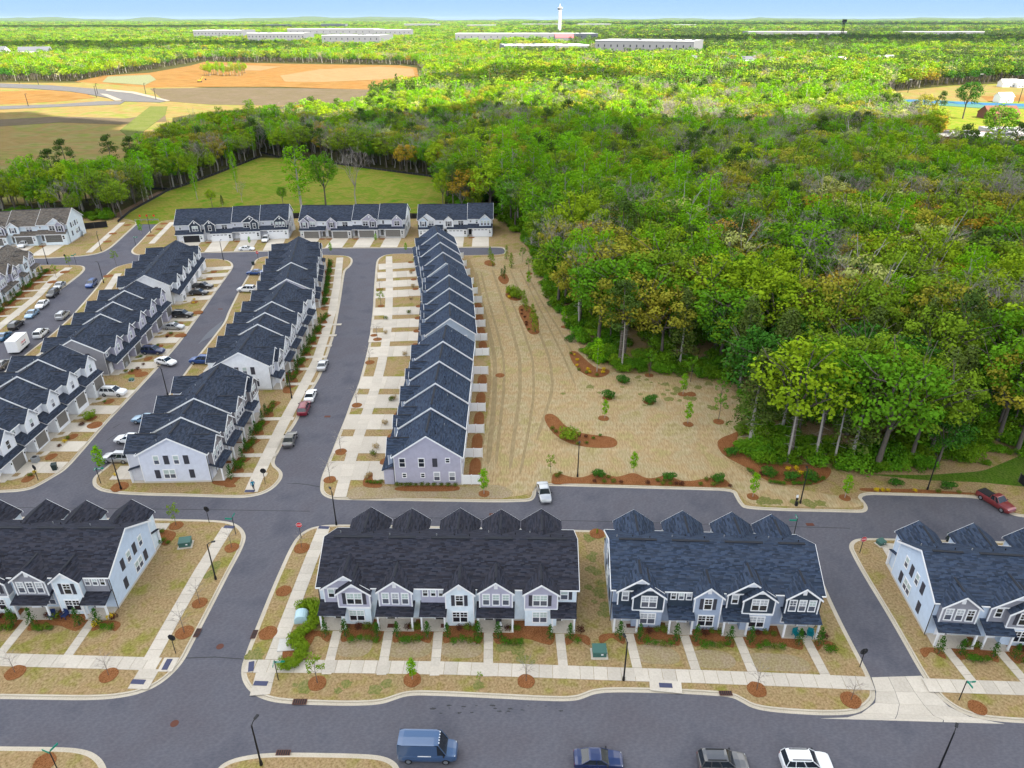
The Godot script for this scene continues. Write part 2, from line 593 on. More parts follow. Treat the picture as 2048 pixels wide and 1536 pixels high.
# ---------------------------------------------------------------- ground
func ground() -> void:
	# one sheet of woodland floor to the horizon
	var s := new_st()
	for i in 12:
		for j in 12:
			var x0 := -18000.0 + 3000.0 * i
			var z0 := -34000.0 + 3000.0 * j
			quad(s, Vector3(x0, -0.05, z0 + 3000), Vector3(x0 + 3000, -0.05, z0 + 3000), Vector3(x0 + 3000, -0.05, z0), Vector3(x0, -0.05, z0))
	struct("ground", s.commit(), M.forest_floor)
	# low hills along the horizon
	var hn := FastNoiseLite.new()
	hn.seed = 4
	hn.frequency = 0.00045
	hn.fractal_octaves = 4
	for ridge in [[9000.0, 22.0, 1], [14000.0, 62.0, 2], [20000.0, 95.0, 3]]:
		var hs := new_st()
		var prev := []
		for i in 161:
			var x: float = (-1.0 + i / 80.0) * ridge[0] * 0.95
			var hgt: float = max(0.0, ridge[1] * (0.75 + 0.75 * hn.get_noise_2d(x, ridge[0])) + rng.randf_range(-3, 3))
			var row := [Vector3(x, -0.3, -ridge[0] + 700), Vector3(x, hgt * 0.7, -ridge[0] + 300), Vector3(x, hgt, -ridge[0]), Vector3(x, -0.3, -ridge[0] - 900)]
			if prev.size() > 0:
				for k in 3:
					quad(hs, prev[k], row[k], row[k + 1], prev[k + 1])
			prev = row
		struct("hills", hs.commit(), M.hill)
	# roads of the neighbourhood: one asphalt sheet under the raised blocks
	sheet("road", pv([-80.83, -34.28, 78.81, -34.28, 135.15, -82.29, 37.12, -91.78, 2.85, -93.84, -0.64, -222.31, -53.87, -232.92, -123.98, -252.72, -137.49, -255.58, -137.15, -226.92, -168.54, -215.69, -203.79, -195.91]), -0.04, 0.0, M.asphalt)
	# fields and bare ground beyond the houses
	sheet("field", pv([-813, -821, -572, -860, -488, -860, -448, -904, -323.48, -796, -159.9, -756, -126.42, -692, -138.11, -649, -189.91, -621, -232.66, -583, -245.76, -546, -187.28, -405, -166.91, -340.86, -159, -291.35, -175.38, -280.75, -196.59, -274.05, -282.78, -263.76]), -0.04, 0.3, M.field_tan)
	sheet("field", pv([-369.98, -784, -282.01, -796, -196.24, -784, -93.42, -762, -96.06, -720, -128.82, -645, -191, -625, -251.5, -633, -301.18, -661]), 0.0, 0.42, M.field_brown)
	sheet("dirt_field", pv([-496, -874, -513, -969, -479, -1024, -489, -1181, -509, -1292, -441, -1263, -300.97, -1220, -171.82, -1193, -138.37, -1131, -108.98, -904, -97.1, -784, -153.18, -773, -244.05, -808, -328.21, -808, -375.32, -796, -430, -833]), 0.0, 0.36, M.dirt)
	sheet("dirt_field", pv([-290.82, -969, -271.41, -1097, -196.23, -1155, -141.33, -1108, -121.59, -969, -154.69, -904, -216.19, -867, -257.62, -874]), 0.3, 0.5, M.dirt_pale)
	sheet("dirt_field", pv([-458, -1181, -430, -1207, -344.89, -1155, -346.03, -1065, -412, -1075]), 0.3, 0.52, M.dirt_pale)
	sheet("straw_patch", pv([-498, -952, -462, -987, -417, -904, -394.72, -827, -461, -867]), 0.3, 0.55, M.straw)
	sheet("field_bank", pv([-135.45, -1131, -104.3, -904, -90.2, -796, -96.07, -784]), 0.0, 0.5, M.stripe)
	sheet("field_stripe", pv([-250.94, -479, -294.65, -618, -280.41, -618, -256.35, -558, -234.94, -479, -220.41, -433]), 0.1, 0.5, M.stripe)
	sheet("field_soil", pv([-502, -751, -462, -767, -407, -730, -377.89, -692, -389.96, -657, -426, -633, -580, -618, -679, -730]), 0.2, 0.46, M.dirt)
	sheet("field_soil", pv([-363.32, -534, -330.52, -552, -277.35, -540, -261.72, -570, -240.08, -523, -265.09, -508, -311.53, -518, -339.86, -498, -424, -479, -452, -513]), 0.1, 0.42, M.field_brown)
	# the half-built road on the field
	sheet("field_road", pv([-865, -874, -563, -847, -493, -821, -431, -784, -374.47, -751, -298.58, -661, -300.09, -649, -333.89, -657, -387.66, -710, -433, -751, -493, -784, -531, -796, -813, -821]), 0.3, 0.7, M.asphalt_old)
	sheet("field_road", pv([-593, -590, -417, -618, -376.42, -633, -355.45, -657, -333.89, -657, -326.46, -633, -359.77, -618, -403, -596, -569, -564]), 0.3, 0.68, M.asphalt_old)
	sheet("field_kerb", pv([-408, -773, -367.07, -745, -296.84, -661, -298.51, -657, -363.58, -730, -401, -756]), 0.4, 0.86, M.far_kerb)
	sheet("field_kerb", pv([-390.58, -725, -380.96, -720, -340.12, -665, -344.58, -661]), 0.4, 0.86, M.far_kerb)
	# the clearing behind the houses, and the school grounds
	sheet("clearing", rounded(pv([-139.07, -247.84, -143.23, -267.64, -143.58, -297.88, -138.24, -321.3, -133.86, -353.41, -130.54, -381.23, -110.82, -375.35, -93.18, -365.45, -62.53, -345.79, -35.32, -329.1, -27.71, -302.7, -25.56, -267.64, -24.58, -247.84, -73.91, -245.8, -115.74, -245.8]), 2.0), -0.04, 0.1, M.clearing)
	sheet("bank", pv([-146.1, -249.21, -146.25, -269.22, -147.33, -300.76, -143.58, -298.83, -142.49, -266.08, -138.71, -247.84]), -0.04, 0.06, M.soil)
	sheet("school_field", pv([344.02, -730, 468, -821, 572, -860, 746, -833, 376.75, -405, 280.37, -405, 264.49, -405, 223.42, -405, 245.88, -449, 273.99, -479, 300.16, -534, 285.1, -570]), -0.04, 0.2, M.clearing)
	sheet("ball_field", pv([355.9, -740, 464, -814, 563, -847, 734, -821, 594, -657, 442, -657, 377.89, -657, 328.83, -674]), 0.0, 0.32, M.field_tan)
	sheet("infield", pv([432, -705, 482, -720, 503, -701, 444, -661, 413, -661]), 0.2, 0.4, M.dirt)
	sheet("tennis_court", pv([328.19, -678, 365.07, -674, 398.98, -649, 434, -637, 412, -603, 374.58, -607, 343.95, -633, 313.58, -645]), 0.1, 0.42, M.court_green)
	for k in 6:
		var a: Vector2 = (Vector2(330.34, -669)).lerp(Vector2(419, -629), k / 5.0)
		sheet("tennis_court", pv([a.x - 11, a.y - 9, a.x + 11, a.y - 9, a.x + 11, a.y + 10, a.x - 11, a.y + 10]), 0.2, 0.5, M.court)
	sheet("car_park", pv([240.82, -433, 282.46, -466, 327.76, -479, 373.1, -474, 326.97, -412, 282.52, -408, 239.85, -405, 227.89, -408]), 0.1, 0.34, M.asphalt_old)
	sheet("grass_slope", rounded(pv([55.65, -93.14, 64.97, -92.87, 74.67, -93.98, 85.9, -99.68, 108.94, -103.61, 96.87, -88.49, 78.57, -89.78, 72.51, -90.97, 64.27, -91.51]), 1.0), 0.0, LAWN + 0.03, M.green_grass)

# ---------------------------------------------------------------- blocks: kerbs, lawns, walks, beds
func block(called: String, outline: PackedVector2Array) -> void:
	var o := rounded(outline, 1.6)
	sheet("gutter", o, -0.03, 0.012, M.kerb)
	sheet("kerb", inset(o, 0.38), -0.03, 0.125, M.kerb)
	sheet(called, inset(o, 0.56), 0.0, LAWN, M.lawn)

func blocks() -> void:
	block("lawn", pv([-98.53, -83.46, -73.99, -82.64, -52.11, -82.18, -42.62, -81.83, -40.17, -81.38, -38.57, -80.48, -37.28, -78.93, -36.71, -77.43, -36.56, -74.55, -36.67, -71.43, -36.65, -63.48, -36.73, -58.87, -36.69, -57.07, -37.03, -55.35, -37.85, -53.69, -39.16, -52.53, -41.02, -51.84, -44.16, -51.46, -54.15, -51.65, -71.81, -51.9]))
	block("lawn", pv([9.08, -79.59, -17.19, -80.7, -25.89, -80.81, -27.44, -80.48, -28.72, -79.92, -29.75, -78.5, -30.22, -76.18, -30.36, -68.22, -30.26, -60.5, -30.17, -56.93, -29.9, -55.14, -29.01, -53.49, -27.55, -52.15, -25.66, -51.34, -23.57, -51.03, -19.48, -50.85, -16.28, -50.79, -13.69, -50.97, -12.41, -51.53, -11.06, -52.09, -8.61, -52.09, -2.54, -51.77, 4.48, -51.34, 6.64, -51.4, 7.73, -51.77, 8.74, -52.28, 10.74, -52.53, 17.65, -52.34, 21.05, -52.09, 23.28, -51.9, 24.2, -51.22, 25.17, -50.43, 27.27, -50.01, 30.14, -49.77, 32.32, -49.65, 34.56, -49.71, 36.19, -50.01, 38.09, -51.22, 38.84, -52.4, 39.21, -54.54, 39.23, -57.35, 39.31, -62.92, 39.66, -68.4, 40.3, -74.85, 40.52, -76.9, 39.94, -77.96, 38.04, -78.5]))
	block("lawn", pv([48.14, -77.86, 46.69, -77.22, 45.87, -76.07, 45.65, -74.75, 45.39, -70.77, 45.32, -64.62, 45.15, -59.9, 44.88, -54.94, 45.04, -52.53, 45.69, -50.79, 47.19, -49.47, 49.17, -49, 52.27, -48.71, 74.54, -47.85, 100.69, -76.18, 70.39, -77.01, 52.32, -77.75]))
	block("lawn", pv([-67.16, -46.41, -50.61, -46.13, -44.65, -46.08, -42.07, -45.86, -40.33, -45.17, -39.04, -44.07, -38.09, -42.66, -36.18, -38.89, -60.79, -38.89]))
	block("lawn", pv([-27.12, -38.89, -27.81, -40.72, -28.44, -43.41, -27.82, -44.59, -25.62, -45.27, -22.89, -45.49, -18.32, -45.43, -14.48, -45.33, -12.54, -45.12, -11.39, -44.59, -10.81, -43.92, -10.3, -42.66, -9.79, -38.89]))
	block("lawn", pv([-73.65, -88.87, -72.59, -90.71, -71.82, -92.73, -71.1, -94.54, -71.31, -98.92, -72.06, -108.82, -72.36, -119.32, -72.8, -130.8, -73.64, -144.15, -76.19, -164.85, -78.07, -178.66, -79.73, -192.33, -80.69, -199.14, -83.09, -203.92, -86.65, -206.38, -91.33, -206.88, -103.01, -204.41, -112.17, -202.47, -113.75, -200.56, -114.97, -197.75, -113.59, -188.86, -111.04, -180.23, -106.46, -159.88, -105.1, -150.36, -104.24, -137.34, -103.37, -128.51, -101.59, -116.94, -98.07, -93.14, -96.97, -87.85, -77.66, -88.36]))
	block("lawn", pv([-65.76, -92.87, -65.22, -91.24, -64.08, -89.65, -61.66, -88.36, -56.28, -87.73, -48.86, -87.47, -42.25, -87.1, -39.07, -87.22, -36.86, -88.62, -35.95, -91.24, -36.07, -93.28, -36.94, -94.68, -38.16, -95.82, -38.72, -97.43, -38.72, -99.68, -38.78, -104.59, -38.27, -110.06, -38.78, -116.17, -38.46, -128.51, -40.37, -148.91, -41.87, -158.91, -43.96, -172.62, -47.19, -192.33, -47.61, -196.37, -46.93, -198.68, -47, -203.43, -48.19, -207.89, -50.72, -209.92, -55.55, -210.43, -66.19, -210.95, -75.46, -208.9, -76.62, -205.89, -75.94, -201.51, -74.09, -191.89, -72.11, -177.5, -69.54, -162.5, -68.19, -156.7, -67.49, -146.36, -66.93, -135.1, -66.08, -124.32, -65.14, -112.77, -64.63, -102.01, -64.95, -96.11]))
	block("lawn", pv([-29.43, -89.65, -29.11, -88.62, -28.41, -87.6, -27.19, -86.85, -25.41, -86.6, -15.51, -86.35, -1.78, -85.98, 0.74, -86.1, 2.83, -86.23, 3.53, -87.22, 3.74, -89.26, 4.31, -90.18, 6.62, -90.18, 33.59, -88.87, 33.54, -87.6, 33.7, -85.25, 34.26, -84.4, 39.16, -83.93, 49.24, -83.57, 51.09, -83.46, 52.08, -84.05, 52.59, -85.37, 52.32, -87.98, 70.4, -87.1, 72.04, -84.76, 71.97, -83.22, 73.77, -82.29, 91.11, -81.26, 114.37, -110.41, 92.32, -135.6, 68.76, -157.96, 37.99, -187.16, 20.48, -226.92, 2.93, -259.99, -3.41, -254.14, -26.25, -258.5, -59.66, -261.49, -79.1, -258.5, -120.4, -252.72, -123.67, -252.01, -124.93, -249.21, -119.34, -221.18, -118.48, -215.69, -116.56, -211.99, -113.75, -209.92, -105.4, -209.92, -95.78, -212.51, -74.77, -214.09, -66.07, -216.23, -58.53, -217.31, -31.99, -217.86, -3.3, -218.4, -2.34, -216.23, -2.16, -213.56, -2.75, -210.95, -15.79, -209.92, -21.96, -210.95, -32.78, -211.99, -38.06, -211.47, -39.84, -208.39, -40.31, -204.9, -39.23, -196.83, -36.79, -180.23, -34.56, -165.87, -31.67, -144.15, -30.71, -132.45, -30.16, -123.67, -30.28, -117.93, -30.03, -110.41, -30.05, -106.76, -29.93, -99.68, -29.89, -96.26, -29.95, -92.46]))
	block("lawn", pv([-131.63, -249.21, -127.4, -226.92, -125.78, -217.86, -125.86, -212.51, -128.67, -209.41, -139.17, -206.88, -152.93, -205.89, -181.67, -204.41, -224.22, -259.99, -171.45, -263.76, -150.95, -259.99, -138.06, -254.14]))
	block("lawn", pv([-138.57, -200.56, -125.86, -200.56, -123.15, -198.21, -121.44, -193.66, -120.06, -183.03, -119.03, -171.52, -117.79, -164.51, -116.27, -157.96, -115.01, -150.07, -113.92, -144.97, -110.37, -124.1, -130.01, -124.1, -189.48, -195.91, -149.22, -200.08]))
	# the meadow behind the long row
	sheet("meadow", rounded(pv([-12.95, -207.89, -3.61, -207.38, 4.82, -215.69, 8.64, -193.66, 13.09, -164.51, 14.76, -140.68, 18.91, -129.65, 30.8, -128.05, 40.96, -124.53, 44.15, -117.93, 41.87, -108.65, 37.4, -103.61, 34.49, -99.68, 37.12, -91.78, 45.25, -88.49, 52.39, -86.6, 51.65, -84.4, 39.48, -84.89, 34.77, -85.37, 34.47, -88.49, 33.8, -89.91, 6.68, -91.24, 3.87, -90.97, 2.86, -87.35, -4.8, -87.1, -4.84, -100.45, -3.98, -126.27, -5.66, -151.83, -9.36, -187.16]), 2.0), LAWN - 0.1, LAWN + 0.008, M.meadow)
	# mower tracks and greener tufts
	var tracks := [[[-10.2, -193.66, -7.93, -171.52, -5.31, -151.83, -3.58, -135.6, -3.29, -121.99, -3.54, -108.65, -3.87, -95.97], 0.9], [[-8.79, -193.66, -6.14, -171.52, -3.47, -151.83, -1.69, -135.6, -1.55, -121.99, -2.12, -108.65, -2.58, -95.97], 0.55], [[-5.58, -195.91, -2.56, -171.52, 0, -151.83, 1.69, -135.6, 1.53, -119.93, 0.52, -106.93, -0.32, -94.54], 0.7], [[-3.46, -197.75, -0.26, -171.52, 2.54, -151.83, 4.43, -135.6, 4.21, -119.93, 2.76, -105.25, 1.26, -93.14], 0.5], [[-0.57, -195.91, 2.81, -171.52, 6.01, -151.83, 8.01, -135.6, 7.94, -121.99, 5.99, -112.22, 4.27, -103.61], 0.6], [[2.29, -195.91, 5.88, -171.52, 8.78, -151.83, 11.17, -135.6, 12.37, -124.1], 0.45], [[4.95, -187.16, 7.79, -167.95, 10.86, -151.83, 13.38, -136.84, 15.64, -127.38], 0.5]]
	for q in tracks:
		var c := pv(q[0])
		var l := pv([])
		for i in c.size():
			l.append(c[i] + Vector2(-q[1] * 0.5, 0))
		for i in c.size():
			l.append(c[c.size() - 1 - i] + Vector2(q[1] * 0.5, 0))
		sheet("mown_track", rounded(l, 2.5), LAWN - 0.05, LAWN + 0.014 + q[1] * 0.003, M.track)
	for q in [[Vector2(26.92, -123.04), 13.0, 7.0, 26], [Vector2(35.94, -119.93), 8.0, 6.0, 14], [Vector2(11.02, -69.57), 0.8, 8.0, 18], [Vector2(0.34, -58.5), 1.6, 1.6, 9], [Vector2(-38.8, -70.49), 0.5, 2.0, 5], [Vector2(-28.9, -57.35), 0.5, 0.8, 4], [Vector2(38.33, -85.86), 2.4, 0.5, 6], [Vector2(44.92, -85.61), 4.0, 0.6, 8], [Vector2(-17.44, -53.17), 9.0, 0.5, 10]]:
		for k in q[3]:
			var w: Vector2 = q[0] + Vector2(rng.randfn() * q[1] * 0.5, rng.randfn() * q[2] * 0.5)
			sheet("green_tuft", disc(w, rng.randf_range(0.25, 0.9), 0.3), LAWN - 0.05, LAWN + 0.018 + 0.0004 * (k % 12), M.meadow_green)
	for q in [[-20.35, -60.58, -16.14, -60.58, -15.87, -57.07, -20.26, -57.07], [-14.34, -59.53, -9.13, -59.53, -9.11, -57, -14.51, -57], [13.56, -58.94, 18.75, -58.5, 19.01, -55.96, 13.82, -56.24], [20.06, -58.21, 24.88, -57.92, 25.08, -55.41, 19.83, -55.69], [26.09, -57.78, 32.74, -57.35, 33.43, -55.01, 25.92, -55.28], [-8.09, -59.53, -3.35, -59.38, -3.37, -56.93, -8.2, -56.93]]:
		sheet("bare_lawn", rounded(pv(q), 1.1), LAWN - 0.05, LAWN + 0.012, M.lawn_brown)
	sheet("bare_lawn", rounded(pv([-24.96, -86.6, -24.83, -89.65, -17.97, -89.91, -7.97, -89.65, -1.85, -90.44, 0.46, -88.49, -0.3, -86.85, -12.31, -87.1]), 0.8), LAWN - 0.05, LAWN + 0.012, M.lawn_brown)
	# concrete walks
	walk("sidewalk", pv([-76.19, -57.07, -57.4, -56.72, -47.12, -56.37, -39.3, -56.1]), 1.75, 1.5)
	walk("sidewalk", pv([-28.47, -55.82, -17.96, -55.75, -6.86, -55.55, 3.08, -55.14, 11.84, -54.74, 20.53, -54.41, 29.13, -54.01, 38.9, -53.49]), 1.75, 1.5)
	walk("sidewalk", pv([44.53, -53.3, 54.91, -52.85, 73.08, -52.02]), 1.75, 1.5)
	walk("sidewalk", pv([-40.49, -56.65, -40.52, -61.81, -40.5, -70.86, -40.12, -80.03]), 1.65, 1.5, LAWN + 0.001)
	walk("sidewalk", pv([-39.99, -55.41, -40.08, -52.78]), 2.2, 1.5)
	walk("sidewalk", pv([-39.04, -56.03, -37.37, -56.03]), 1.9, 1.4)
	walk("sidewalk", pv([-26.53, -79.92, -26.67, -73.16, -26.72, -65.54, -26.79, -56.72]), 1.75, 1.5, LAWN + 0.001)
	walk("sidewalk", pv([-27.05, -55.01, -26.77, -52.02]), 2.1, 1.5)
	walk("sidewalk", pv([-28.52, -55.82, -29.52, -55.82]), 1.7, 1.2)
	walk("sidewalk", pv([16.62, -53.95, 16.43, -52.4]), 3.4, 1.7, LAWN + 0.001)
	walk("sidewalk", pv([-39.59, -88.36, -39.9, -92.18, -40.55, -108.65, -40.69, -121.99, -40.98, -135.1, -42.64, -150.36, -44.17, -163.83, -47.27, -183.03, -51.7, -207.38]), 2.0, 1.8)
	walk("sidewalk", pv([-25.82, -87.1, -26.02, -90.57, -26.37, -99.68, -26.39, -107.27, -26.4, -115.21, -26.64, -123.67, -27.06, -132.21, -27.89, -143.34, -28.81, -152.13, -30.96, -168.3, -33.72, -187.16, -37.12, -208.39]), 1.9, 1.8, LAWN + 0.02)
	walk("sidewalk", pv([-129.85, -212.51, -137.12, -248.52]), 1.8, 2.5)
	walk("sidewalk", pv([-115.08, -222.31, -119.81, -249.21]), 1.8, 2.5)
	walk("sidewalk", pv([-127.81, -197.75, -126.91, -188.86, -122.82, -174.47, -120.45, -159.88, -119.46, -153.63, -116.98, -139.64]), 2.0, 2.2)
	walk("sidewalk", pv([-110.86, -192.33, -105.27, -172.62, -103.85, -163.83]), 1.8, 2.2)
	walk("sidewalk", pv([-100.77, -141.47, -100.12, -133.17]), 1.8, 2.2)
	# concrete apron where the side street meets the main street
	var ap := struct_node("apron")
	var left := pv([39.26, -54.41, 38.9, -52.53, 38.17, -51.16, 36.14, -49.89, 34.49, -49.41, 31.67, -49.29])
	var right := pv([44.82, -54.61, 45.06, -52.47, 45.66, -50.73, 47.19, -49.47, 49.14, -48.94, 50.29, -48.65])
	for i in 5:
		for k in 3:
			var s := new_st()
			var a0 := left[i].lerp(right[i], k / 3.0 + 0.003)
			var a1 := left[i].lerp(right[i], (k + 1) / 3.0 - 0.003)
			var b0 := left[i + 1].lerp(right[i + 1], k / 3.0 + 0.003)
			var b1 := left[i + 1].lerp(right[i + 1], (k + 1) / 3.0 - 0.003)
			slab(s, PackedVector2Array([a0, a1, b1.lerp(a1, 0.01), b0.lerp(a0, 0.01)]), -0.02, 0.03 + 0.002 * k)
			part("paving_slab", s.commit(), M.concrete[(i + k) % 3], ap)
	# seams, patches and marks in the asphalt
	for q in [[-75.43, -84.89, -43.53, -84.29, -29.52, -83.93, -29.49, -83.81, -43.49, -84.17, -75.36, -84.76], [-20.52, -82.64, -8.93, -82.29, 12.6, -81.6, 47.75, -80.03, 47.7, -79.92, 12.59, -81.49, -8.92, -82.18, -20.5, -82.52], [-36.72, -57.14, -33.5, -57.28, -30.36, -57, -30.31, -56.86, -33.45, -57.14, -36.66, -57], [-29.53, -90.05, -31.85, -90.71, -33.62, -90.97, -34.83, -90.84, -33.57, -90.77, -31.8, -90.51, -29.48, -89.85]]:
		sheet("road_seam", pv(q), -0.01, 0.006, M.tar)
	sheet("wet_patch", rounded(pv([-69.44, -143.34, -69.8, -150.65, -69.14, -156.39, -68.88, -157.96, -68.02, -153.32, -67.56, -148.34, -68.96, -146.08]), 0.8), -0.01, 0.004, plain(Color(0.075, 0.08, 0.1), 0.5))
	for k in 26:
		var c := Vector2(rng.randf_range(-9.5, 7.0), -50.2 + rng.randf_range(-0.7, 0.5))
		sheet("oil_stain", disc(c, rng.randf_range(0.08, 0.34) * (1.0 if k % 3 else 0.5), 0.4, 0.35), -0.01, 0.004 + k * 0.00005, M.tar)
	for q in [[Vector2(-79.72, -103.29), 1.6], [Vector2(-80.55, -102.81), 0.9], [Vector2(-69.94, -108.3), 0.8], [Vector2(-68.96, -104.59), 1.1], [Vector2(-73.01, -117.93), 0.5]]:
		sheet("tyre_mark", rounded(pv([q[0].x - 0.3, q[0].y + q[1], q[0].x - 0.1, q[0].y + q[1], q[0].x + 0.5, q[0].y - q[1], q[0].x + 0.3, q[0].y - q[1]]), 0.2), -0.01, 0.005, M.tar)
	# warning pads at the ramps
	for q in [[Vector2(-38.32, -56.03), 1.5, 0.65, 1.35], [Vector2(-40.45, -53.69), 0.6, 1.5, 0.06], [Vector2(-28.89, -55.75), 1.4, 0.6, -0.25], [Vector2(-27.12, -53.49), 0.6, 1.5, 0.04], [Vector2(-39.91, -80.03), 0.6, 1.5, 0.1], [Vector2(-26.53, -79.92), 0.6, 1.5, 0.08], [Vector2(16.54, -53.23), 0.6, 1.4, 0.05], [Vector2(-39.82, -88.62), 0.6, 1.5, 0.0]]:
		var o := top("tactile_pad", box_mesh(Vector3(-q[2] * 0.5, 0, -q[1] * 0.5), Vector3(q[2] * 0.5, 0.012, q[1] * 0.5)), M.tactile, Vector3(q[0].x, LAWN + 0.05, q[0].y))
		o.rotation.y = -q[3] if abs(q[3]) < 1 else 0.0
		if q[1] > 1.0 and abs(q[3]) >= 1:
			o.rotation.y = 0.0
		o.set_meta("kind", "structure")
	beds()

func bed(outline: PackedVector2Array, y := LAWN) -> void:
	sheet("mulch_bed", rounded(outline, 1.2), y - 0.06, y + 0.05 + rng.randf_range(0.0, 0.004), M.mulch)

func beds() -> void:
	bed(pv([5.57, -111.45, 6.83, -112.71, 8.15, -111.45, 9.01, -108.75, 10.83, -106.14, 14.01, -104.87, 16.93, -104.56, 18.03, -103.01, 17.47, -101.2, 15.5, -100.73, 11.72, -101.2, 8.64, -103.01, 6.55, -106.78]))
	bed(pv([6.09, -90.32, 6.14, -91.47, 6.4, -93.22, 7.1, -93.67, 8.56, -92.63, 10.2, -92.05, 11.94, -92.63, 13.41, -93.82, 14.7, -93.22, 15.95, -92.34, 17.33, -92.63, 18.81, -93.52, 19.79, -93.22, 20.63, -92.19, 21.93, -91.9, 23.41, -92.63, 24.64, -92.93, 25.86, -91.47, 27.64, -91.18, 29.61, -91.76, 31.8, -92.49, 33.03, -92.05, 33.65, -90.61, 33.54, -89.59, 22.6, -90.1, 9.43, -90.72]))
	bed(pv([35.08, -103.68, 38.49, -105.61, 39.66, -106.59, 37.81, -102.27, 38.77, -97.99, 40.28, -96.27, 44.27, -95.85, 48.99, -95.85, 50.9, -95.01, 50.56, -93.57, 48.84, -91.56, 46.5, -90.2, 43.46, -90.2, 40.77, -90.59, 39.38, -91.56, 38.34, -93.77, 37.36, -95.22, 35.96, -96.91, 34.75, -98.65, 34.42, -101.12]))
	bed(pv([53.03, -89.51, 55.46, -89.24, 61.77, -89.13, 70.97, -88.01, 70.66, -87.75, 52.95, -88.6]))
	bed(pv([12.19, -139.3, 13.6, -140.11, 14.61, -138.1, 15.91, -134.22, 17.52, -130.88, 20.08, -130.88, 19.65, -128.72, 18.23, -127.31, 16.16, -126.96, 14.44, -128.72, 13.12, -131.98, 12.41, -135.37]))
	bed(pv([1.44, -165.79, 2.64, -167.95, 4.2, -167.41, 5.64, -163.14, 6.39, -157.07, 6.22, -151.83, 6.32, -149.54, 4.87, -148.64, 3.65, -149.99, 3.01, -154.65, 1.97, -160.06]))
	bed(pv([-1.95, -175.34, -0.94, -177.72, 1.54, -178.32, 2.7, -172.43, 1.88, -170.45, -0.11, -170.73, -1.32, -173.01]))
	bed(pv([-4.14, -189.6, -1.78, -192.93, -0.58, -186.37, -1.7, -182.46, -3.27, -184.79]))
	bed(pv([-8.34, -203.53, -6.42, -205.4, -4.51, -200.43, -5.68, -198.64, -7.93, -199.89]))
	bed(pv([-17.97, -89.57, -16.01, -90.03, -11.94, -89.91, -8.44, -90.03, -7.8, -89.45, -8.34, -88.59, -13.15, -88.54, -17.83, -88.66]))
	bed(pv([-23.19, -90.84, -22.99, -92.74, -22.61, -93.71, -21.88, -93.52, -21.77, -91.31, -20.21, -90.96, -19.84, -89.68, -20.77, -89.41, -22.7, -89.68]))
	bed(pv([-46.63, -91.11, -45.36, -91.95, -43.31, -92.37, -42.41, -91.52, -43.4, -89.86, -45.95, -90.28]))
	bed(pv([-49.87, -79.66, -47.23, -79.14, -46.55, -78.3, -46.89, -76.32, -47.61, -76, -48.97, -77.63]))
	bed(pv([-26.08, -58.94, -24.59, -59.31, -24.56, -60.81, -23.97, -61.97, -22.9, -60.62, -23.01, -58.76, -23.83, -56.97, -25.14, -56.62, -25.94, -56.97]))
	# rings of mulch round the young trees
	for q in [Vector2(-47.53, -80.36), Vector2(-38.02, -75.66), Vector2(-38.35, -65.37), Vector2(-38.32, -60.66), Vector2(-54.55, -54.94), Vector2(-44.11, -54.61), Vector2(-28.49, -75.56), Vector2(-28.61, -67.43), Vector2(-28.53, -60.58), Vector2(-21.03, -53.56), Vector2(-10.82, -54.01), Vector2(1.52, -53.82), Vector2(11.86, -78.61), Vector2(26.18, -52.72), Vector2(35.69, -51.4), Vector2(48.5, -50.49), Vector2(-45.11, -44.33)]:
		bed(disc(q, 0.98 + rng.randf_range(-0.06, 0.12), 0.06))
	for q in [Vector2(36.14, -87.22), Vector2(49.86, -86.97), Vector2(-4.23, -87.98), Vector2(-35, -179.05), Vector2(-32.74, -166.91), Vector2(-30.11, -146.08), Vector2(-31.29, -148.34), Vector2(-29.67, -134.13), Vector2(-28.79, -115.59), Vector2(-28.36, -99.68), Vector2(-28.35, -91.64), Vector2(4.79, -192.33), Vector2(12.23, -153.32), Vector2(-15.63, -115.02), Vector2(21.98, -125.4), Vector2(18.09, -118.52), Vector2(25.65, -116.75), Vector2(16.44, -110.77), Vector2(31.16, -108.65), Vector2(-2.42, -128.05), Vector2(27.58, -128.05), Vector2(32.59, -119.93), Vector2(34.22, -119.93), Vector2(36.79, -109.53)]:
		bed(disc(q, 0.92 + rng.randf_range(-0.08, 0.1), 0.06))
	for q in [Vector2(-74.8, -128.51), Vector2(-73.65, -108.3), Vector2(-75.15, -148.34), Vector2(-76.75, -162.5), Vector2(-76.65, -129.65), Vector2(-60.16, -89.78), Vector2(-133.72, -245.12), Vector2(-133.29, -234.15), Vector2(-130.29, -224.59), Vector2(-119.65, -231.7), Vector2(-120.27, -239.85), Vector2(-121.91, -247.15), Vector2(-126.68, -193.66), Vector2(-125.29, -185.08), Vector2(-112.58, -190.15)]:
		if q.y < 0:
			bed(disc(q, 1.3, 0.06))

# ---------------------------------------------------------------- houses
const EAVE := 5.4
const DESIGN := {"A": 6.05, "B": 4.75, "C": 6.0, "E": 6.05}      # widths of the porch homes
const WALK_AT := {"A": 1.9, "B": 1.4, "C": 2.0, "E": 4.3}        # where each home's walk meets its porch

# the party walls of a row, along its front
func edges_of(units: String, length: float) -> Array:
	var sum := 0.0
	for ch in units: sum += DESIGN.get(ch.to_upper(), 6.0)
	var e := [0.0]
	for ch in units: e.append(e[-1] + DESIGN.get(ch.to_upper(), 6.0) * length / sum)
	return e

func walk_at(units: String, e: Array, k: int) -> float:
	var ch := units[k]
	var u: float = e[k + 1] - e[k]
	var f: float = WALK_AT.get(ch.to_upper(), 1.2) * u / DESIGN.get(ch.to_upper(), u)
	return e[k] + (u - f if ch == ch.to_lower() else f)

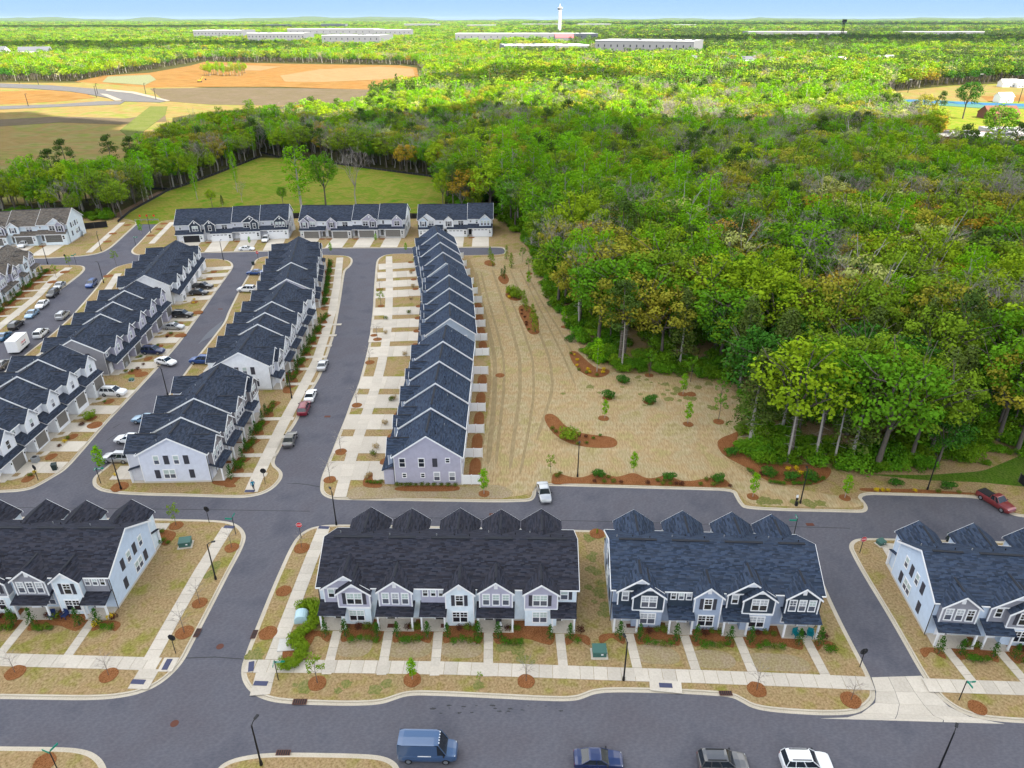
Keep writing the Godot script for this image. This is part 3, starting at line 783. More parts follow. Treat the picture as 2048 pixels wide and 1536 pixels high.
# one window: frame with meeting rail, and two panes; faces +z at the transform
func window(root: Node3D, t: Transform3D, w: float, h: float, look: int, bars := false) -> Node3D:
	var key := "%.2f_%.2f_%s" % [w, h, bars]
	if not win_cache.has(key):
		var s := new_st()
		var c := 0.11
		box(s, Vector3(-w / 2 - c, h / 2, -0.02), Vector3(w / 2 + c, h / 2 + c * 1.3, 0.075))
		box(s, Vector3(-w / 2 - c, -h / 2 - c, -0.02), Vector3(w / 2 + c, -h / 2, 0.085))
		box(s, Vector3(-w / 2 - c, -h / 2, -0.02), Vector3(-w / 2, h / 2, 0.065))
		box(s, Vector3(w / 2, -h / 2, -0.02), Vector3(w / 2 + c, h / 2, 0.065))
		box(s, Vector3(-w / 2, -0.035, -0.02), Vector3(w / 2, 0.035, 0.055))
		if bars:
			box(s, Vector3(-0.02, 0.035, -0.02), Vector3(0.02, h / 2, 0.045))
			box(s, Vector3(-w / 2, h / 4, -0.02), Vector3(-0.02, h / 4 + 0.035, 0.045))
			box(s, Vector3(0.02, h / 4, -0.02), Vector3(w / 2, h / 4 + 0.035, 0.045))
		win_cache[key] = [s.commit(), box_mesh(Vector3(-w / 2, 0.036, -0.03), Vector3(w / 2, h / 2 - 0.002, 0.018)), box_mesh(Vector3(-w / 2, -h / 2 + 0.002, -0.03), Vector3(w / 2, -0.036, 0.03))]
	var f := part("window", win_cache[key][0], M.white, root, t)
	var up: Material = [M.pane, M.blind, M.blind_grey, M.pane_mid][look % 4]
	part("pane", win_cache[key][1], up, f)
	part("pane", win_cache[key][2], M.pane if look % 4 == 0 or look > 3 else M.pane_mid, f)
	return f

func twin(root: Node3D, t: Transform3D, w: float, h: float, look: int, bars := false) -> void:
	window(root, t * Transform3D(Basis(), Vector3(-w / 2 - 0.05, 0, 0)), w, h, look, bars)
	window(root, t * Transform3D(Basis(), Vector3(w / 2 + 0.05, 0, 0.002)), w, h, look, bars)

func panel(called: String, root: Node3D, t: Transform3D, w: float, h: float, mat: Material, thick := 0.05) -> MeshInstance3D:
	var key := "p%.2f_%.2f_%.2f" % [w, h, thick]
	if not win_cache.has(key):
		win_cache[key] = box_mesh(Vector3(-w / 2, -h / 2, -0.02), Vector3(w / 2, h / 2, thick))
	return part(called, win_cache[key], mat, root, t)

func shutters(root: Node3D, t: Transform3D, w: float, h: float, mat: Material) -> void:
	for k in [-1, 1]:
		panel("shutter", root, t * Transform3D(Basis(), Vector3(k * (w / 2 + 0.14 + 0.21), 0, 0)), 0.4, h + 0.1, mat)

func door(root: Node3D, t: Transform3D, mat: Material, w := 0.95) -> void:
	var s := new_st()
	box(s, Vector3(-w / 2 - 0.12, -1.05, -0.02), Vector3(-w / 2, 1.16, 0.06))
	box(s, Vector3(w / 2, -1.05, -0.02), Vector3(w / 2 + 0.12, 1.16, 0.06))
	box(s, Vector3(-w / 2, 1.05, -0.02), Vector3(w / 2, 1.16, 0.058))
	part("door_frame", s.commit(), M.white, root, t)
	var d := panel("door", root, t, w - 0.01, 2.1, mat, 0.03)
	panel("handle", d, Transform3D(Basis(), Vector3(w * 0.36, -0.05, 0.04)), 0.06, 0.14, M.metal, 0.05)

func garage_door(root: Node3D, t: Transform3D, w: float, mat: Material, panes: bool) -> void:
	var s := new_st()
	for k in [[-w / 2 - 0.14, -w / 2], [w / 2, w / 2 + 0.14]]:
		box(s, Vector3(k[0], 0, -0.02), Vector3(k[1], 2.4, 0.06))
	box(s, Vector3(-w / 2, 2.26, -0.02), Vector3(w / 2, 2.4, 0.058))
	part("garage_frame", s.commit(), M.white, root, t)
	for k in 4:
		var y0 := 0.02 + k * 0.56
		var p := part("garage_door_panel", box_mesh(Vector3(-w / 2 + 0.005, y0, -0.02), Vector3(w / 2 - 0.005, y0 + 0.545, 0.02)), mat, root, t)
		if k == 3 and panes:
			for j in 4:
				panel("pane", p, Transform3D(Basis(), Vector3(-w * 0.36 + j * w * 0.24, y0 + 0.3, 0.02)), w * 0.16, 0.2, M.pane, 0.012)

# a sloping board of a roof: a, b along the lower edge, c, d along the upper, with thickness
func roof_board(s: SurfaceTool, a: Vector3, b: Vector3, c: Vector3, d: Vector3, th := 0.12) -> void:
	var n := (b - a).cross(d - a).normalized()
	var w := (b - a).normalized()
	var v := n.cross(w)
	var o := Vector3.ZERO
	var uv := func(p: Vector3) -> Vector2: return Vector2((p - o).dot(w), -(p - o).dot(v))
	var k := -n * th
	quad(s, a, b, c, d, uv.call(a), uv.call(b), uv.call(c), uv.call(d))
	quad(s, d + k, c + k, b + k, a + k)
	quad(s, a + k, b + k, b, a)
	quad(s, b + k, c + k, c, b)
	quad(s, c + k, d + k, d, c)
	quad(s, d + k, a + k, a, d)

# a white board under a roof edge between two points
func rake(s: SurfaceTool, a: Vector3, b: Vector3, h := 0.24, th := 0.06) -> void:
	var w := (b - a).normalized()
	var side := w.cross(Vector3.UP).normalized() * th * 0.5
	var dn := Vector3(0, -h, 0)
	var p := [a - side + dn, b - side + dn, b + side + dn, a + side + dn, a - side, b - side, b + side, a + side]
	quad(s, p[0], p[1], p[5], p[4])
	quad(s, p[2], p[3], p[7], p[6])
	quad(s, p[4], p[5], p[6], p[7])
	quad(s, p[3], p[2], p[1], p[0])
	quad(s, p[1], p[2], p[6], p[5])
	quad(s, p[3], p[0], p[4], p[7])

func board(called: String, parent: Node, a: Vector3, b: Vector3, h := 0.24) -> void:
	var s := new_st()
	rake(s, a, b, h)
	part(called, s.commit(), M.white, parent)

# a bay with a gable over it: x from x0 to x1, front at zf, wall from y0 up to the eave
func bay(root: Node3D, x0: float, x1: float, zf: float, y0: float, ey: float, wall: Material, roof: Material, pitch := 0.75, main_pitch := 0.55, over := 0.28, vent := true, cap: Material = null, front := 1.0, zback := 0.0) -> void:
	var xm := (x0 + x1) / 2
	var pk := ey + (x1 - x0) / 2 * pitch
	var s := new_st()
	var f := front
	var zb := zback
	var q := func(a: Vector3, b: Vector3, c: Vector3, d: Vector3) -> void:
		if f > 0: quad(s, a, b, c, d)
		else: quad(s, d, c, b, a)
	q.call(Vector3(x0, y0, zf), Vector3(x1, y0, zf), Vector3(x1, ey, zf), Vector3(x0, ey, zf))
	if f > 0: tri(s, Vector3(x0, ey, zf), Vector3(x1, ey, zf), Vector3(xm, pk, zf))
	else: tri(s, Vector3(x1, ey, zf), Vector3(x0, ey, zf), Vector3(xm, pk, zf))
	q.call(Vector3(x0, y0, zb), Vector3(x0, y0, zf), Vector3(x0, ey, zf), Vector3(x0, ey, zb))
	q.call(Vector3(x1, y0, zf), Vector3(x1, y0, zb), Vector3(x1, ey, zb), Vector3(x1, ey, zf))
	q.call(Vector3(x0, y0, zb), Vector3(x1, y0, zb), Vector3(x1, y0, zf), Vector3(x0, y0, zf))
	part("bay_wall", s.commit(), wall, root)
	if cap != null:      # a paler gable top
		var c := new_st()
		var hx := (x1 - x0) * 0.24
		tri(c, Vector3(xm - hx, pk - hx * pitch, zf + 0.03 * f), Vector3(xm + hx, pk - hx * pitch, zf + 0.03 * f), Vector3(xm, pk, zf + 0.03 * f))
		part("gable_cap", c.commit(), cap, root)
	elif vent:
		panel("gable_vent", root, Transform3D(Basis(), Vector3(xm, ey + (pk - ey) * 0.45, zf)), 0.42, 0.55, M.white, 0.05)
	# its roof runs back until the main slope meets it
	var back: float = -(pk - ey + 0.25) / main_pitch * f + zb
	var zo := zf + over * f
	var e0 := Vector3(x0 - over, ey - over * pitch, 0)
	var e1 := Vector3(x1 + over, ey - over * pitch, 0)
	var up := Vector3(0, 0.13, 0)
	var r := new_st()
	var a0 := e0 + up + Vector3(0, 0, zo)
	var a1 := e1 + up + Vector3(0, 0, zo)
	var p0 := Vector3(xm, pk, zo) + up
	var p1 := Vector3(xm, pk, back) + up
	var b0 := e0 + up + Vector3(0, 0, zb - 0.3 * f)
	var b1 := e1 + up + Vector3(0, 0, zb - 0.3 * f)
	if f > 0:
		roof_board(r, b0, a0, p0, p1)
		roof_board(r, a1, b1, p1, p0)
	else:
		roof_board(r, a0, b0, p1, p0)
		roof_board(r, b1, a1, p0, p1)
	var rf := part("bay_roof", r.commit(), roof, root)
	board("rake_trim", rf, e0 + Vector3(0, 0.1, zo + 0.034 * f), Vector3(xm, pk + 0.1, zo + 0.034 * f))
	board("rake_trim", rf, Vector3(xm, pk + 0.1, zo + 0.037 * f), e1 + Vector3(0, 0.1, zo + 0.037 * f))
	for x in [x0, x1]:
		part("corner_board", box_mesh(Vector3(x - 0.07, y0, zf - 0.04), Vector3(x + 0.07, ey - 0.05, zf + 0.045)), M.white, root)
	var ri := new_st()
	box(ri, Vector3(xm - 0.12, pk + 0.1, min(back * 0.75 + zo * 0.25, back * 0.2 + zo * 0.8)), Vector3(xm + 0.12, pk + 0.17, max(back * 0.75 + zo * 0.25, back * 0.2 + zo * 0.8)))
	part("ridge_vent", ri.commit(), M.ridge, rf)

# lean-to porch roof, posts and floor
func porch(root: Node3D, x0: float, x1: float, deep: float, roof: Material, yb := 0.0, posts := 3) -> void:
	var r := new_st()
	roof_board(r, Vector3(x0, 2.55 + yb, deep), Vector3(x1, 2.55 + yb, deep), Vector3(x1, 3.2 + yb, 0.02), Vector3(x0, 3.2 + yb, 0.02), 0.1)
	var rf := part("porch_roof", r.commit(), roof, root)
	part("porch_beam", box_mesh(Vector3(x0 + 0.1, 2.28 + yb, deep - 0.38), Vector3(x1 - 0.1, 2.46 + yb, deep - 0.18)), M.white, rf)
	part("porch_floor", box_mesh(Vector3(x0 + 0.08, -0.1, 0.001), Vector3(x1 - 0.08, LAWN + 0.12 + yb, deep - 0.08)), M.concrete[1], root)
	for k in 2:
		if posts & (k + 1):
			var x := x0 + 0.24 if k == 0 else x1 - 0.24
			part("porch_post", box_mesh(Vector3(x - 0.1, LAWN + 0.1 + yb, deep - 0.38), Vector3(x + 0.1, 2.3 + yb, deep - 0.18)), M.white, root)

# the front of one home of a porch row; u is its width; returns nothing
func front_unit(root: Node3D, kind: String, x: float, u: float, mir: bool, c: Dictionary, yb: float, ey: float) -> void:
	var k: float = u / DESIGN.get(kind, 6.05)
	var X := func(v: float) -> float: return x + (u - v * k if mir else v * k)
	var span := func(a: float, b: float) -> Array: return [min(X.call(a), X.call(b)), max(X.call(a), X.call(b))]
	var T := func(v: float, y: float, z: float) -> Transform3D: return Transform3D(Basis(), Vector3(X.call(v), y + yb, z))
	var look := rng.randi() % 3 + (4 if rng.randf() < 0.4 else 0)
	var sp: Array
	match kind:
		"A":
			sp = span.call(0.55, 5.35)
			bay(root, sp[0], sp[1], 0.35, 3.1 + yb, ey, c.accent, c.roof, 0.72, 0.55, 0.28, false, M.sid_bright)
			sp = span.call(2.15, 5.55)
			bay(root, sp[0], sp[1], 0.95, 3.0 + yb, ey - 0.25, c.accent, c.roof, 0.78, 0.55, 0.26, false, M.sid_bright, 1.0, -0.4)
			part("wall", box_mesh(Vector3(sp[0] + 0.05, 0, 0.001), Vector3(sp[1] - 0.05, 2.72 + yb, 0.88)), c.wall, root)
			part("band_board", box_mesh(Vector3(sp[0] - 0.04, 2.72 + yb, 0.002), Vector3(sp[1] + 0.04, 2.995 + yb, 1.0)), M.white, root)
			window(root, T.call(1.35, 4.5, 0.35), 0.62, 1.2, look)
			twin(root, T.call(3.9, 4.25, 0.95), 0.78, 1.55, look, true)
			if c.get("shut", true):
				shutters(root, T.call(3.9, 4.25, 0.95), 1.66, 1.55, c.shutter)
			twin(root, T.call(3.95, 1.6, 0.88), 0.78, 1.5, look, true)
			sp = span.call(-0.02, 2.95)
			porch(root, sp[0], sp[1], 1.95, c.roof, yb)
			door(root, T.call(1.75, 1.3, 0.0), c.door)
		"B":
			sp = span.call(0.45, 3.95)
			bay(root, sp[0], sp[1], 0.75, 2.9 + yb, ey, c.accent, c.roof, 0.78)
			for w in 3:
				window(root, T.call(1.15 + w * 1.05, 4.15, 0.75), 0.68, 1.5, (look + (w if rng.randf() < 0.4 else 0)) % 8, true)
			sp = span.call(0.1, 4.2)
			porch(root, sp[0], sp[1], 2.0, c.roof, yb)
			door(root, T.call(1.4, 1.3, 0.0), c.door)
			panel("sidelight", root, T.call(2.05, 1.3, 0.0), 0.22, 1.9, M.pane_mid, 0.03)
			twin(root, T.call(3.1, 1.6, 0.0), 0.68, 1.45, look, true)
		"C":
			sp = span.call(2.85, 5.8)
			bay(root, sp[0], sp[1], 0.95, 0.05, ey, c.get("bay", c.wall), c.roof, 0.85)
			window(root, T.call(4.32, 4.15, 0.95), 0.8, 1.5, look, true)
			shutters(root, T.call(4.32, 4.15, 0.95), 0.8, 1.5, c.shutter)
			twin(root, T.call(4.32, 1.6, 0.95), 0.78, 1.5, look, true)
			sp = span.call(0.12, 2.84)
			part("wall", box_mesh(Vector3(sp[0], 3.05 + yb, 0.001), Vector3(sp[1], ey - 0.1, 0.25)), c.accent, root)
			for w in 3:
				window(root, T.call(0.62 + w * 0.85, 4.65, 0.25), 0.5, 0.95, (look + w) % 8, true)
			sp = span.call(0.02, 2.95)
			porch(root, sp[0], sp[1], 1.95, c.roof, yb)
			door(root, T.call(1.95, 1.3, 0.0), c.door)
			panel("sidelight", root, T.call(2.6, 1.3, 0.0), 0.22, 1.9, M.pane_mid, 0.03)
		"E":
			sp = span.call(0.5, 4.0)
			bay(root, sp[0], sp[1], 0.9, 3.0 + yb, ey, c.accent, c.roof, 0.72, 0.55, 0.28, false)
			part("wall", box_mesh(Vector3(sp[0] + 0.05, 0, 0.001), Vector3(sp[1] - 0.05, 2.72 + yb, 0.83)), c.wall, root)
			part("band_board", box_mesh(Vector3(sp[0] - 0.04, 2.72 + yb, 0.002), Vector3(sp[1] + 0.04, 2.995 + yb, 0.95)), M.white, root)
			twin(root, T.call(2.15, 4.25, 0.9), 0.72, 1.5, 1, true)
			shutters(root, T.call(2.15, 4.25, 0.9), 1.54, 1.5, c.shutter)
			twin(root, T.call(2.15, 1.6, 0.83), 0.74, 1.5, 1, true)
			window(root, T.call(4.75, 4.35, 0.0), 0.75, 1.4, 1)
			shutters(root, T.call(4.75, 4.35, 0.0), 0.75, 1.4, c.shutter)
			sp = span.call(3.25, 6.05)
			porch(root, sp[0], sp[1], 1.95, c.roof, yb)
			door(root, T.call(4.1, 1.3, 0.0), c.door)
		"G", "H", "I", "J":
			garage_unit(root, kind, x, u, mir, c, yb, ey)

# homes with the garage on the street
func garage_unit(root: Node3D, kind: String, x: float, u: float, mir: bool, c: Dictionary, yb: float, ey: float) -> void:
	var X := func(v: float) -> float: return x + (u - v if mir else v)
	var span := func(a: float, b: float) -> Array: return [min(X.call(a), X.call(b)), max(X.call(a), X.call(b))]
	var T := func(v: float, y: float, z: float) -> Transform3D: return Transform3D(Basis(), Vector3(X.call(v), y + yb, z))
	var look := rng.randi() % 3
	var gw: float = 4.9 if u > 7.0 else 2.75
	var g1: float = u - 0.2
	var g0: float = g1 - gw - (1.6 if u > 7.0 else 0.9)
	var deep := 1.7
	var sp: Array = span.call(g0, g1)
	part("wall", box_mesh(Vector3(sp[0], 0, 0.001), Vector3(sp[1], 2.78 + yb, deep)), c.lower, root)
	var r := new_st()
	var ext: Array = span.call(0.0, u) if kind != "J" else span.call(g0 - 0.2, g1 + 0.2)
	roof_board(r, Vector3(ext[0], 2.72 + yb, deep + 0.3), Vector3(ext[1], 2.72 + yb, deep + 0.3), Vector3(ext[1], 3.75 + yb, 0.02), Vector3(ext[0], 3.75 + yb, 0.02), 0.1)
	var gr := part("garage_roof", r.commit(), c.roof, root)
	part("fascia", box_mesh(Vector3(ext[0], 2.55 + yb, deep + 0.2), Vector3(ext[1], 2.7 + yb, deep + 0.29)), M.white, gr)
	var gx: float = g1 - 0.45 - gw / 2 if u < 7.0 else g0 + 0.35 + gw / 2
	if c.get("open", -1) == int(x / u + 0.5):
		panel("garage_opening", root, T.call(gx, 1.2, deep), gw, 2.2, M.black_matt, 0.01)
	else:
		garage_door(root, T.call(gx, LAWN - yb * 0.0, deep), gw, c.garage, c.get("panes", false))
	for k in [-1, 1]:
		panel("wall_lamp", root, T.call(gx + k * (gw / 2 + 0.3), 1.9, deep), 0.12, 0.26, M.black, 0.12)
	if u > 7.0:
		window(root, T.call(g1 - 0.72, 1.6, deep), 0.55, 1.1, look)
	door(root, T.call(g0 * 0.5, 1.2, 0.0), c.door)
	part("porch_floor", box_mesh(Vector3(min(X.call(0.1), X.call(g0 - 0.05)), -0.1, 0.001), Vector3(max(X.call(0.1), X.call(g0 - 0.05)), LAWN + 0.08, deep)), M.concrete[0], root)
	if kind == "G":        # a single gable over the garage
		sp = span.call(u * 0.42, u - 0.35) if u < 7 else span.call(g1 - 4.0, g1 - 0.6)
		bay(root, sp[0], sp[1], deep * 0.55, 2.9 + yb, ey, c.accent, c.roof, 0.95)
		if u < 7:
			window(root, T.call((u * 0.42 + u - 0.35) / 2, 4.4, deep * 0.55), 0.75, 1.4, look)
		else:
			twin(root, T.call(g1 - 2.3, 4.3, deep * 0.55), 0.75, 1.4, look, true)
		window(root, T.call(u * 0.17, 4.5, 0.0), 0.6, 1.1, look)
	elif kind == "H":      # a gable within a gable
		sp = span.call(g1 - 5.2, g1 - 0.4)
		bay(root, sp[0], sp[1], 0.3, 3.3 + yb, ey + 0.3, c.accent2, c.roof, 0.7)
		sp = span.call(g1 - 2.8, g1 - 0.3)
		bay(root, sp[0], sp[1], deep * 0.6, 2.9 + yb, ey, c.accent, c.roof, 0.95, 0.55, 0.25, false)
		window(root, T.call(g1 - 1.55, 4.25, deep * 0.6), 0.8, 1.5, look, true)
		if c.get("shut", true):
			shutters(root, T.call(g1 - 1.55, 4.25, deep * 0.6), 0.8, 1.5, c.shutter)
		twin(root, T.call(g1 - 4.1, 4.3, 0.3), 0.72, 1.35, look, true)
		window(root, T.call(0.9, 4.5, 0.0), 0.45, 0.5, 0)
	elif kind == "I":      # a wide gable with three windows
		sp = span.call(g1 - 4.1, g1 - 0.4)
		bay(root, sp[0], sp[1], deep * 0.6, 2.9 + yb, ey, c.accent, c.roof, 0.85)
		for w in 3:
			window(root, T.call(g1 - 3.3 + w * 1.05, 4.2, deep * 0.6), 0.6, 1.4, look, true)
		window(root, T.call(g1 - 5.0, 4.4, 0.0), 0.6, 1.2, look)
		window(root, T.call(0.9, 4.5, 0.0), 0.45, 0.5, 0)
	elif kind == "J":      # flat front with a shuttered pair
		sp = span.call(0.4, u * 0.42)
		bay(root, sp[0], sp[1], deep * 0.6, 2.9 + yb, ey, c.accent2, c.roof, 0.85)
		window(root, T.call((0.4 + u * 0.42) / 2, 4.3, deep * 0.6), 0.8, 1.5, look, true)
		shutters(root, T.call((0.4 + u * 0.42) / 2, 4.3, deep * 0.6), 0.8, 1.5, c.shutter)
		twin(root, T.call(u * 0.72, 4.3, 0.0), 0.75, 1.4, look, true)

# a row of townhouses from p0 to p1 (left to right as seen from its front)
func townhouse(label: String, p0: Vector2, p1: Vector2, units: String, c: Dictionary, steps: Array, opt := {}) -> Node3D:
	var n := units.length()
	var length := p0.distance_to(p1)
	var ed := edges_of(units, length)
	var yaw := atan2(-(p1.y - p0.y), p1.x - p0.x)
	var deep: float = opt.get("deep", 10.2)
	var pitch: float = opt.get("pitch", 0.55)
	var root := thing("townhouse_row", label, "townhouses", Vector3(p0.x, 0, p0.y), yaw, "townhouse rows of the new neighbourhood")
	var rise := deep / 2 * pitch
	var wall := new_st()
	var roof := new_st()
	var trims := []
	var guts := []
	var ridge := []
	var ov := 0.35
	var o2 := 0.28
	for k in n:
		var yb: float = steps[k] if k < steps.size() else 0.0
		var ey := EAVE + yb
		var x0: float = ed[k]
		var x1: float = ed[k + 1]
		quad(wall, Vector3(x0, 0, 0), Vector3(x1, 0, 0), Vector3(x1, ey, 0), Vector3(x0, ey, 0))
		quad(wall, Vector3(x1, 0, -deep), Vector3(x0, 0, -deep), Vector3(x0, ey, -deep), Vector3(x1, ey, -deep))
		var yl: float = -1.0 if k == 0 else steps[k - 1] if k - 1 < steps.size() else 0.0
		var yr: float = -1.0 if k == n - 1 else steps[k + 1] if k + 1 < steps.size() else 0.0
		var el := o2 if k == 0 else 0.1 if yb > yl else 0.0
		var er := o2 if k == n - 1 else 0.1 if yb > yr else 0.0
		if yb > yl + 0.01:
			quad(wall, Vector3(x0, 0, -deep), Vector3(x0, 0, 0), Vector3(x0, ey, 0), Vector3(x0, ey, -deep))
			tri(wall, Vector3(x0, ey, -deep), Vector3(x0, ey, 0), Vector3(x0, ey + rise, -deep / 2))
		if yb > yr + 0.01:
			quad(wall, Vector3(x1, 0, 0), Vector3(x1, 0, -deep), Vector3(x1, ey, -deep), Vector3(x1, ey, 0))
			tri(wall, Vector3(x1, ey, 0), Vector3(x1, ey, -deep), Vector3(x1, ey + rise, -deep / 2))
		var up := 0.14
		var a := Vector3(x0 - el, ey - ov * pitch + up, ov)
		var b := Vector3(x1 + er, ey - ov * pitch + up, ov)
		var cc := Vector3(x1 + er, ey + rise + up, -deep / 2)
		var d := Vector3(x0 - el, ey + rise + up, -deep / 2)
		var e := Vector3(x0 - el, ey - ov * pitch + up, -deep - ov)
		var f := Vector3(x1 + er, ey - ov * pitch + up, -deep - ov)
		roof_board(roof, a, b, cc, d)
		roof_board(roof, f, e, d, cc)
		var dn := Vector3(0, -0.01, 0)
		if el > 0:
			var sx := Vector3(-0.032, 0.02 if k > 0 else 0.0, 0)
			trims.append([d + dn + sx, a + dn + sx])
			trims.append([d + dn + sx + Vector3(-0.002, 0, 0), e + dn + sx + Vector3(-0.002, 0, 0)])
		if er > 0:
			var sx := Vector3(0.032, 0.02 if k < n - 1 else 0.0, 0)
			trims.append([cc + dn + sx, b + dn + sx])
			trims.append([cc + dn + sx + Vector3(0.002, 0, 0), f + dn + sx + Vector3(0.002, 0, 0)])
		guts.append([Vector3(a.x, a.y - 0.16, ov), Vector3(b.x, a.y - 0.02, ov + 0.09)])
		guts.append([Vector3(a.x, a.y - 0.16, -deep - ov - 0.09), Vector3(b.x, a.y - 0.02, -deep - ov)])
		ridge.append([x0 + 0.9, x1 - 0.9, ey + rise + up])
	part("wall", wall.commit(), c.get("side", c.wall), root)
	var rf := part("roof", roof.commit(), c.roof, root)
	for q in trims:
		board("rake_trim", rf, q[0], q[1], 0.26)
	for q in guts:
		part("gutter", box_mesh(q[0], q[1]), M.white, root)
	for q in ridge:
		part("ridge_vent", box_mesh(Vector3(q[0], q[2] - 0.03, -deep / 2 - 0.16), Vector3(q[1], q[2] + 0.06, -deep / 2 + 0.16)), M.ridge, rf)
	for k in n:
		for j in 3:
			var xx: float = lerpf(ed[k], ed[k + 1], 0.2 + 0.3 * j + rng.randf_range(-0.08, 0.08))
			var t: float = rng.randf_range(0.35, 0.8)
			var yb: float = steps[k] if k < steps.size() else 0.0
			var s := new_st()
			tube(s, [Vector3(xx, EAVE + yb + rise * t, -deep + deep / 2 * t), Vector3(xx, EAVE + yb + rise * t + 0.42, -deep + deep / 2 * t)], [0.06, 0.06], 6)
			part("vent_pipe", s.commit(), M.black_matt if j else M.steel_grey, rf)
	part("foundation", box_mesh(Vector3(-0.025, -0.2, -deep - 0.025), Vector3(length + 0.025, 0.42, 0.0005)), M.found, root)
	# fronts
	for k in n:
		var yb: float = steps[k] if k < steps.size() else 0.0
		var ch := units[k]
		var mir := ch == ch.to_lower()
		front_unit(root, ch.to_upper(), ed[k], ed[k + 1] - ed[k], mir, c, yb, EAVE + yb)
	# rear wings with gables of their own
	if opt.get("wings", true):
		for k in n:
			var yb: float = steps[k] if k < steps.size() else 0.0
			var u: float = ed[k + 1] - ed[k]
			var w: float = min(4.7, u - 0.8)
			var wx: float = ed[k] + (u - w - 0.35 if not (opt.has("wing_flip") and k in opt.wing_flip) else 0.35)
			bay(root, wx, wx + w, -deep - 2.0, 0.0, EAVE + yb - 0.05, c.wall, c.roof, 0.74, 0.55, 0.3, false, null, -1.0, -deep)
			var tr := Transform3D(Basis(Vector3.UP, PI), Vector3(wx + w / 2, 0, -deep - 2.0))
			garage_door(root, tr * Transform3D(Basis(), Vector3(0, LAWN, 0)), w - 1.0 if w < 4.5 else 3.6, M.door_white, false)
			window(root, tr * Transform3D(Basis(), Vector3(0, 4.2, 0)), 0.8, 1.4, 2)
	else:
		for k in n:
			for j in 2:
				var tr := Transform3D(Basis(Vector3.UP, PI), Vector3(lerpf(ed[k], ed[k + 1], 0.28 + 0.44 * j), 0, -deep))
				window(root, tr * Transform3D(Basis(), Vector3(0, 4.2, 0)), 0.8, 1.4, 2)
				if j: window(root, tr * Transform3D(Basis(), Vector3(0, 1.6, 0)), 0.9, 1.5, 0)
				else: door(root, tr * Transform3D(Basis(), Vector3(0, 1.3, 0)), M.door_white, 1.6)
	# end walls: windows and black panels
	for side in [-1, 1]:
		var x := 0.0 if side < 0 else length
		var base := Transform3D(Basis(Vector3.UP, side * PI / 2), Vector3(x, 0, 0))
		# local +x of the end wall runs front to back on the right end, back to front on the left
		var P := func(back: float, y: float) -> Transform3D: return base * Transform3D(Basis(), Vector3(back if side > 0 else -back, y, 0))
		var yb: float = (steps[0] if side < 0 else steps[n - 1]) if steps.size() == n else 0.0
		if opt.get("ends", "black") == "black":
			for q in [[3.1, 0], [4.6, 1], [6.1, 0], [7.6, 1]]:
				if q[1]: window(root, P.call(q[0], 4.3 + yb), 0.72, 1.4, 1)
				else: panel("wall_panel", root, P.call(q[0], 4.3 + yb), 0.78, 1.55, M.shutter)
			for q in [2.7, 7.9]:
				panel("wall_panel", root, P.call(q, 1.75 + yb), 0.78, 1.5, M.shutter)
			twin(root, P.call(6.1, 1.75 + yb), 0.78, 1.45, 1)
		else:
			for q in [[1.3, 0.8, 1.45, 4.2], [4.3, 0.8, 1.45, 4.2], [8.4, 0.55, 0.7, 4.6], [1.5, 0.5, 0.65, 1.9], [4.4, 0.5, 0.65, 1.9], [6.6, 0.8, 1.4, 1.7], [9.0, 0.8, 1.4, 1.7]]:
				window(root, P.call(q[0] * deep / 10.5, q[3] + yb), q[1], q[2], 0 if q[1] < 0.7 else 2 if q[3] < 3 else 0)
			panel("wall_panel", root, P.call(6.4 * deep / 10.5, 4.2 + yb), 0.75, 1.5, M.shutter)
		part("corner_board", box_mesh(Vector3(x - 0.03, 0.3, -0.08), Vector3(x + 0.03, EAVE + yb - 0.02, 0.03)), M.white, root)
		part("corner_board", box_mesh(Vector3(x - 0.03, 0.3, -deep - 0.03), Vector3(x + 0.03, EAVE + yb - 0.02, -deep + 0.08)), M.white, root)
		var dp := new_st()
		tube(dp, [Vector3(x + side * 0.08, EAVE + yb - 0.1, 0.3), Vector3(x + side * 0.08, EAVE + yb - 0.5, 0.08), Vector3(x + side * 0.08, 0.2, 0.08)], [0.05, 0.05, 0.05], 5)
		part("downpipe", dp.commit(), M.black, root)
		if opt.get("wings", true) and opt.get("side_porch", true):
			# open side porch in the rear corner
			var x0 := x - 2.1 if side > 0 else x - 0.0
			var s := new_st()
			roof_board(s, Vector3(x0 + 2.1, 2.5 + yb, -deep - 2.1), Vector3(x0, 2.5 + yb, -deep - 2.1), Vector3(x0, 3.2 + yb, -deep - 0.01), Vector3(x0 + 2.1, 3.2 + yb, -deep - 0.01), 0.1)
			var pr := part("porch_roof", s.commit(), c.roof, root)
			part("porch_beam", box_mesh(Vector3(x0 + 0.03, 2.2 + yb, -deep - 2.05), Vector3(x0 + 2.07, 2.4 + yb, -deep - 1.88)), M.white, pr)
			var px: float = x - side * 0.15
			part("porch_post", box_mesh(Vector3(px - 0.1, 0.2, -deep - 2.0), Vector3(px + 0.1, 2.25 + yb, -deep - 1.8)), M.white, root)
			part("porch_floor", box_mesh(Vector3(x0 + 0.05, -0.1, -deep - 2.0), Vector3(x0 + 2.05, LAWN + 0.08, -deep - 0.03)), M.concrete[0], root)
	var rt: Dictionary = {"root": root, "u": length / n, "n": n, "ed": ed, "units": units, "deep": deep, "length": length}
	lots(rt, opt, steps)
	return root

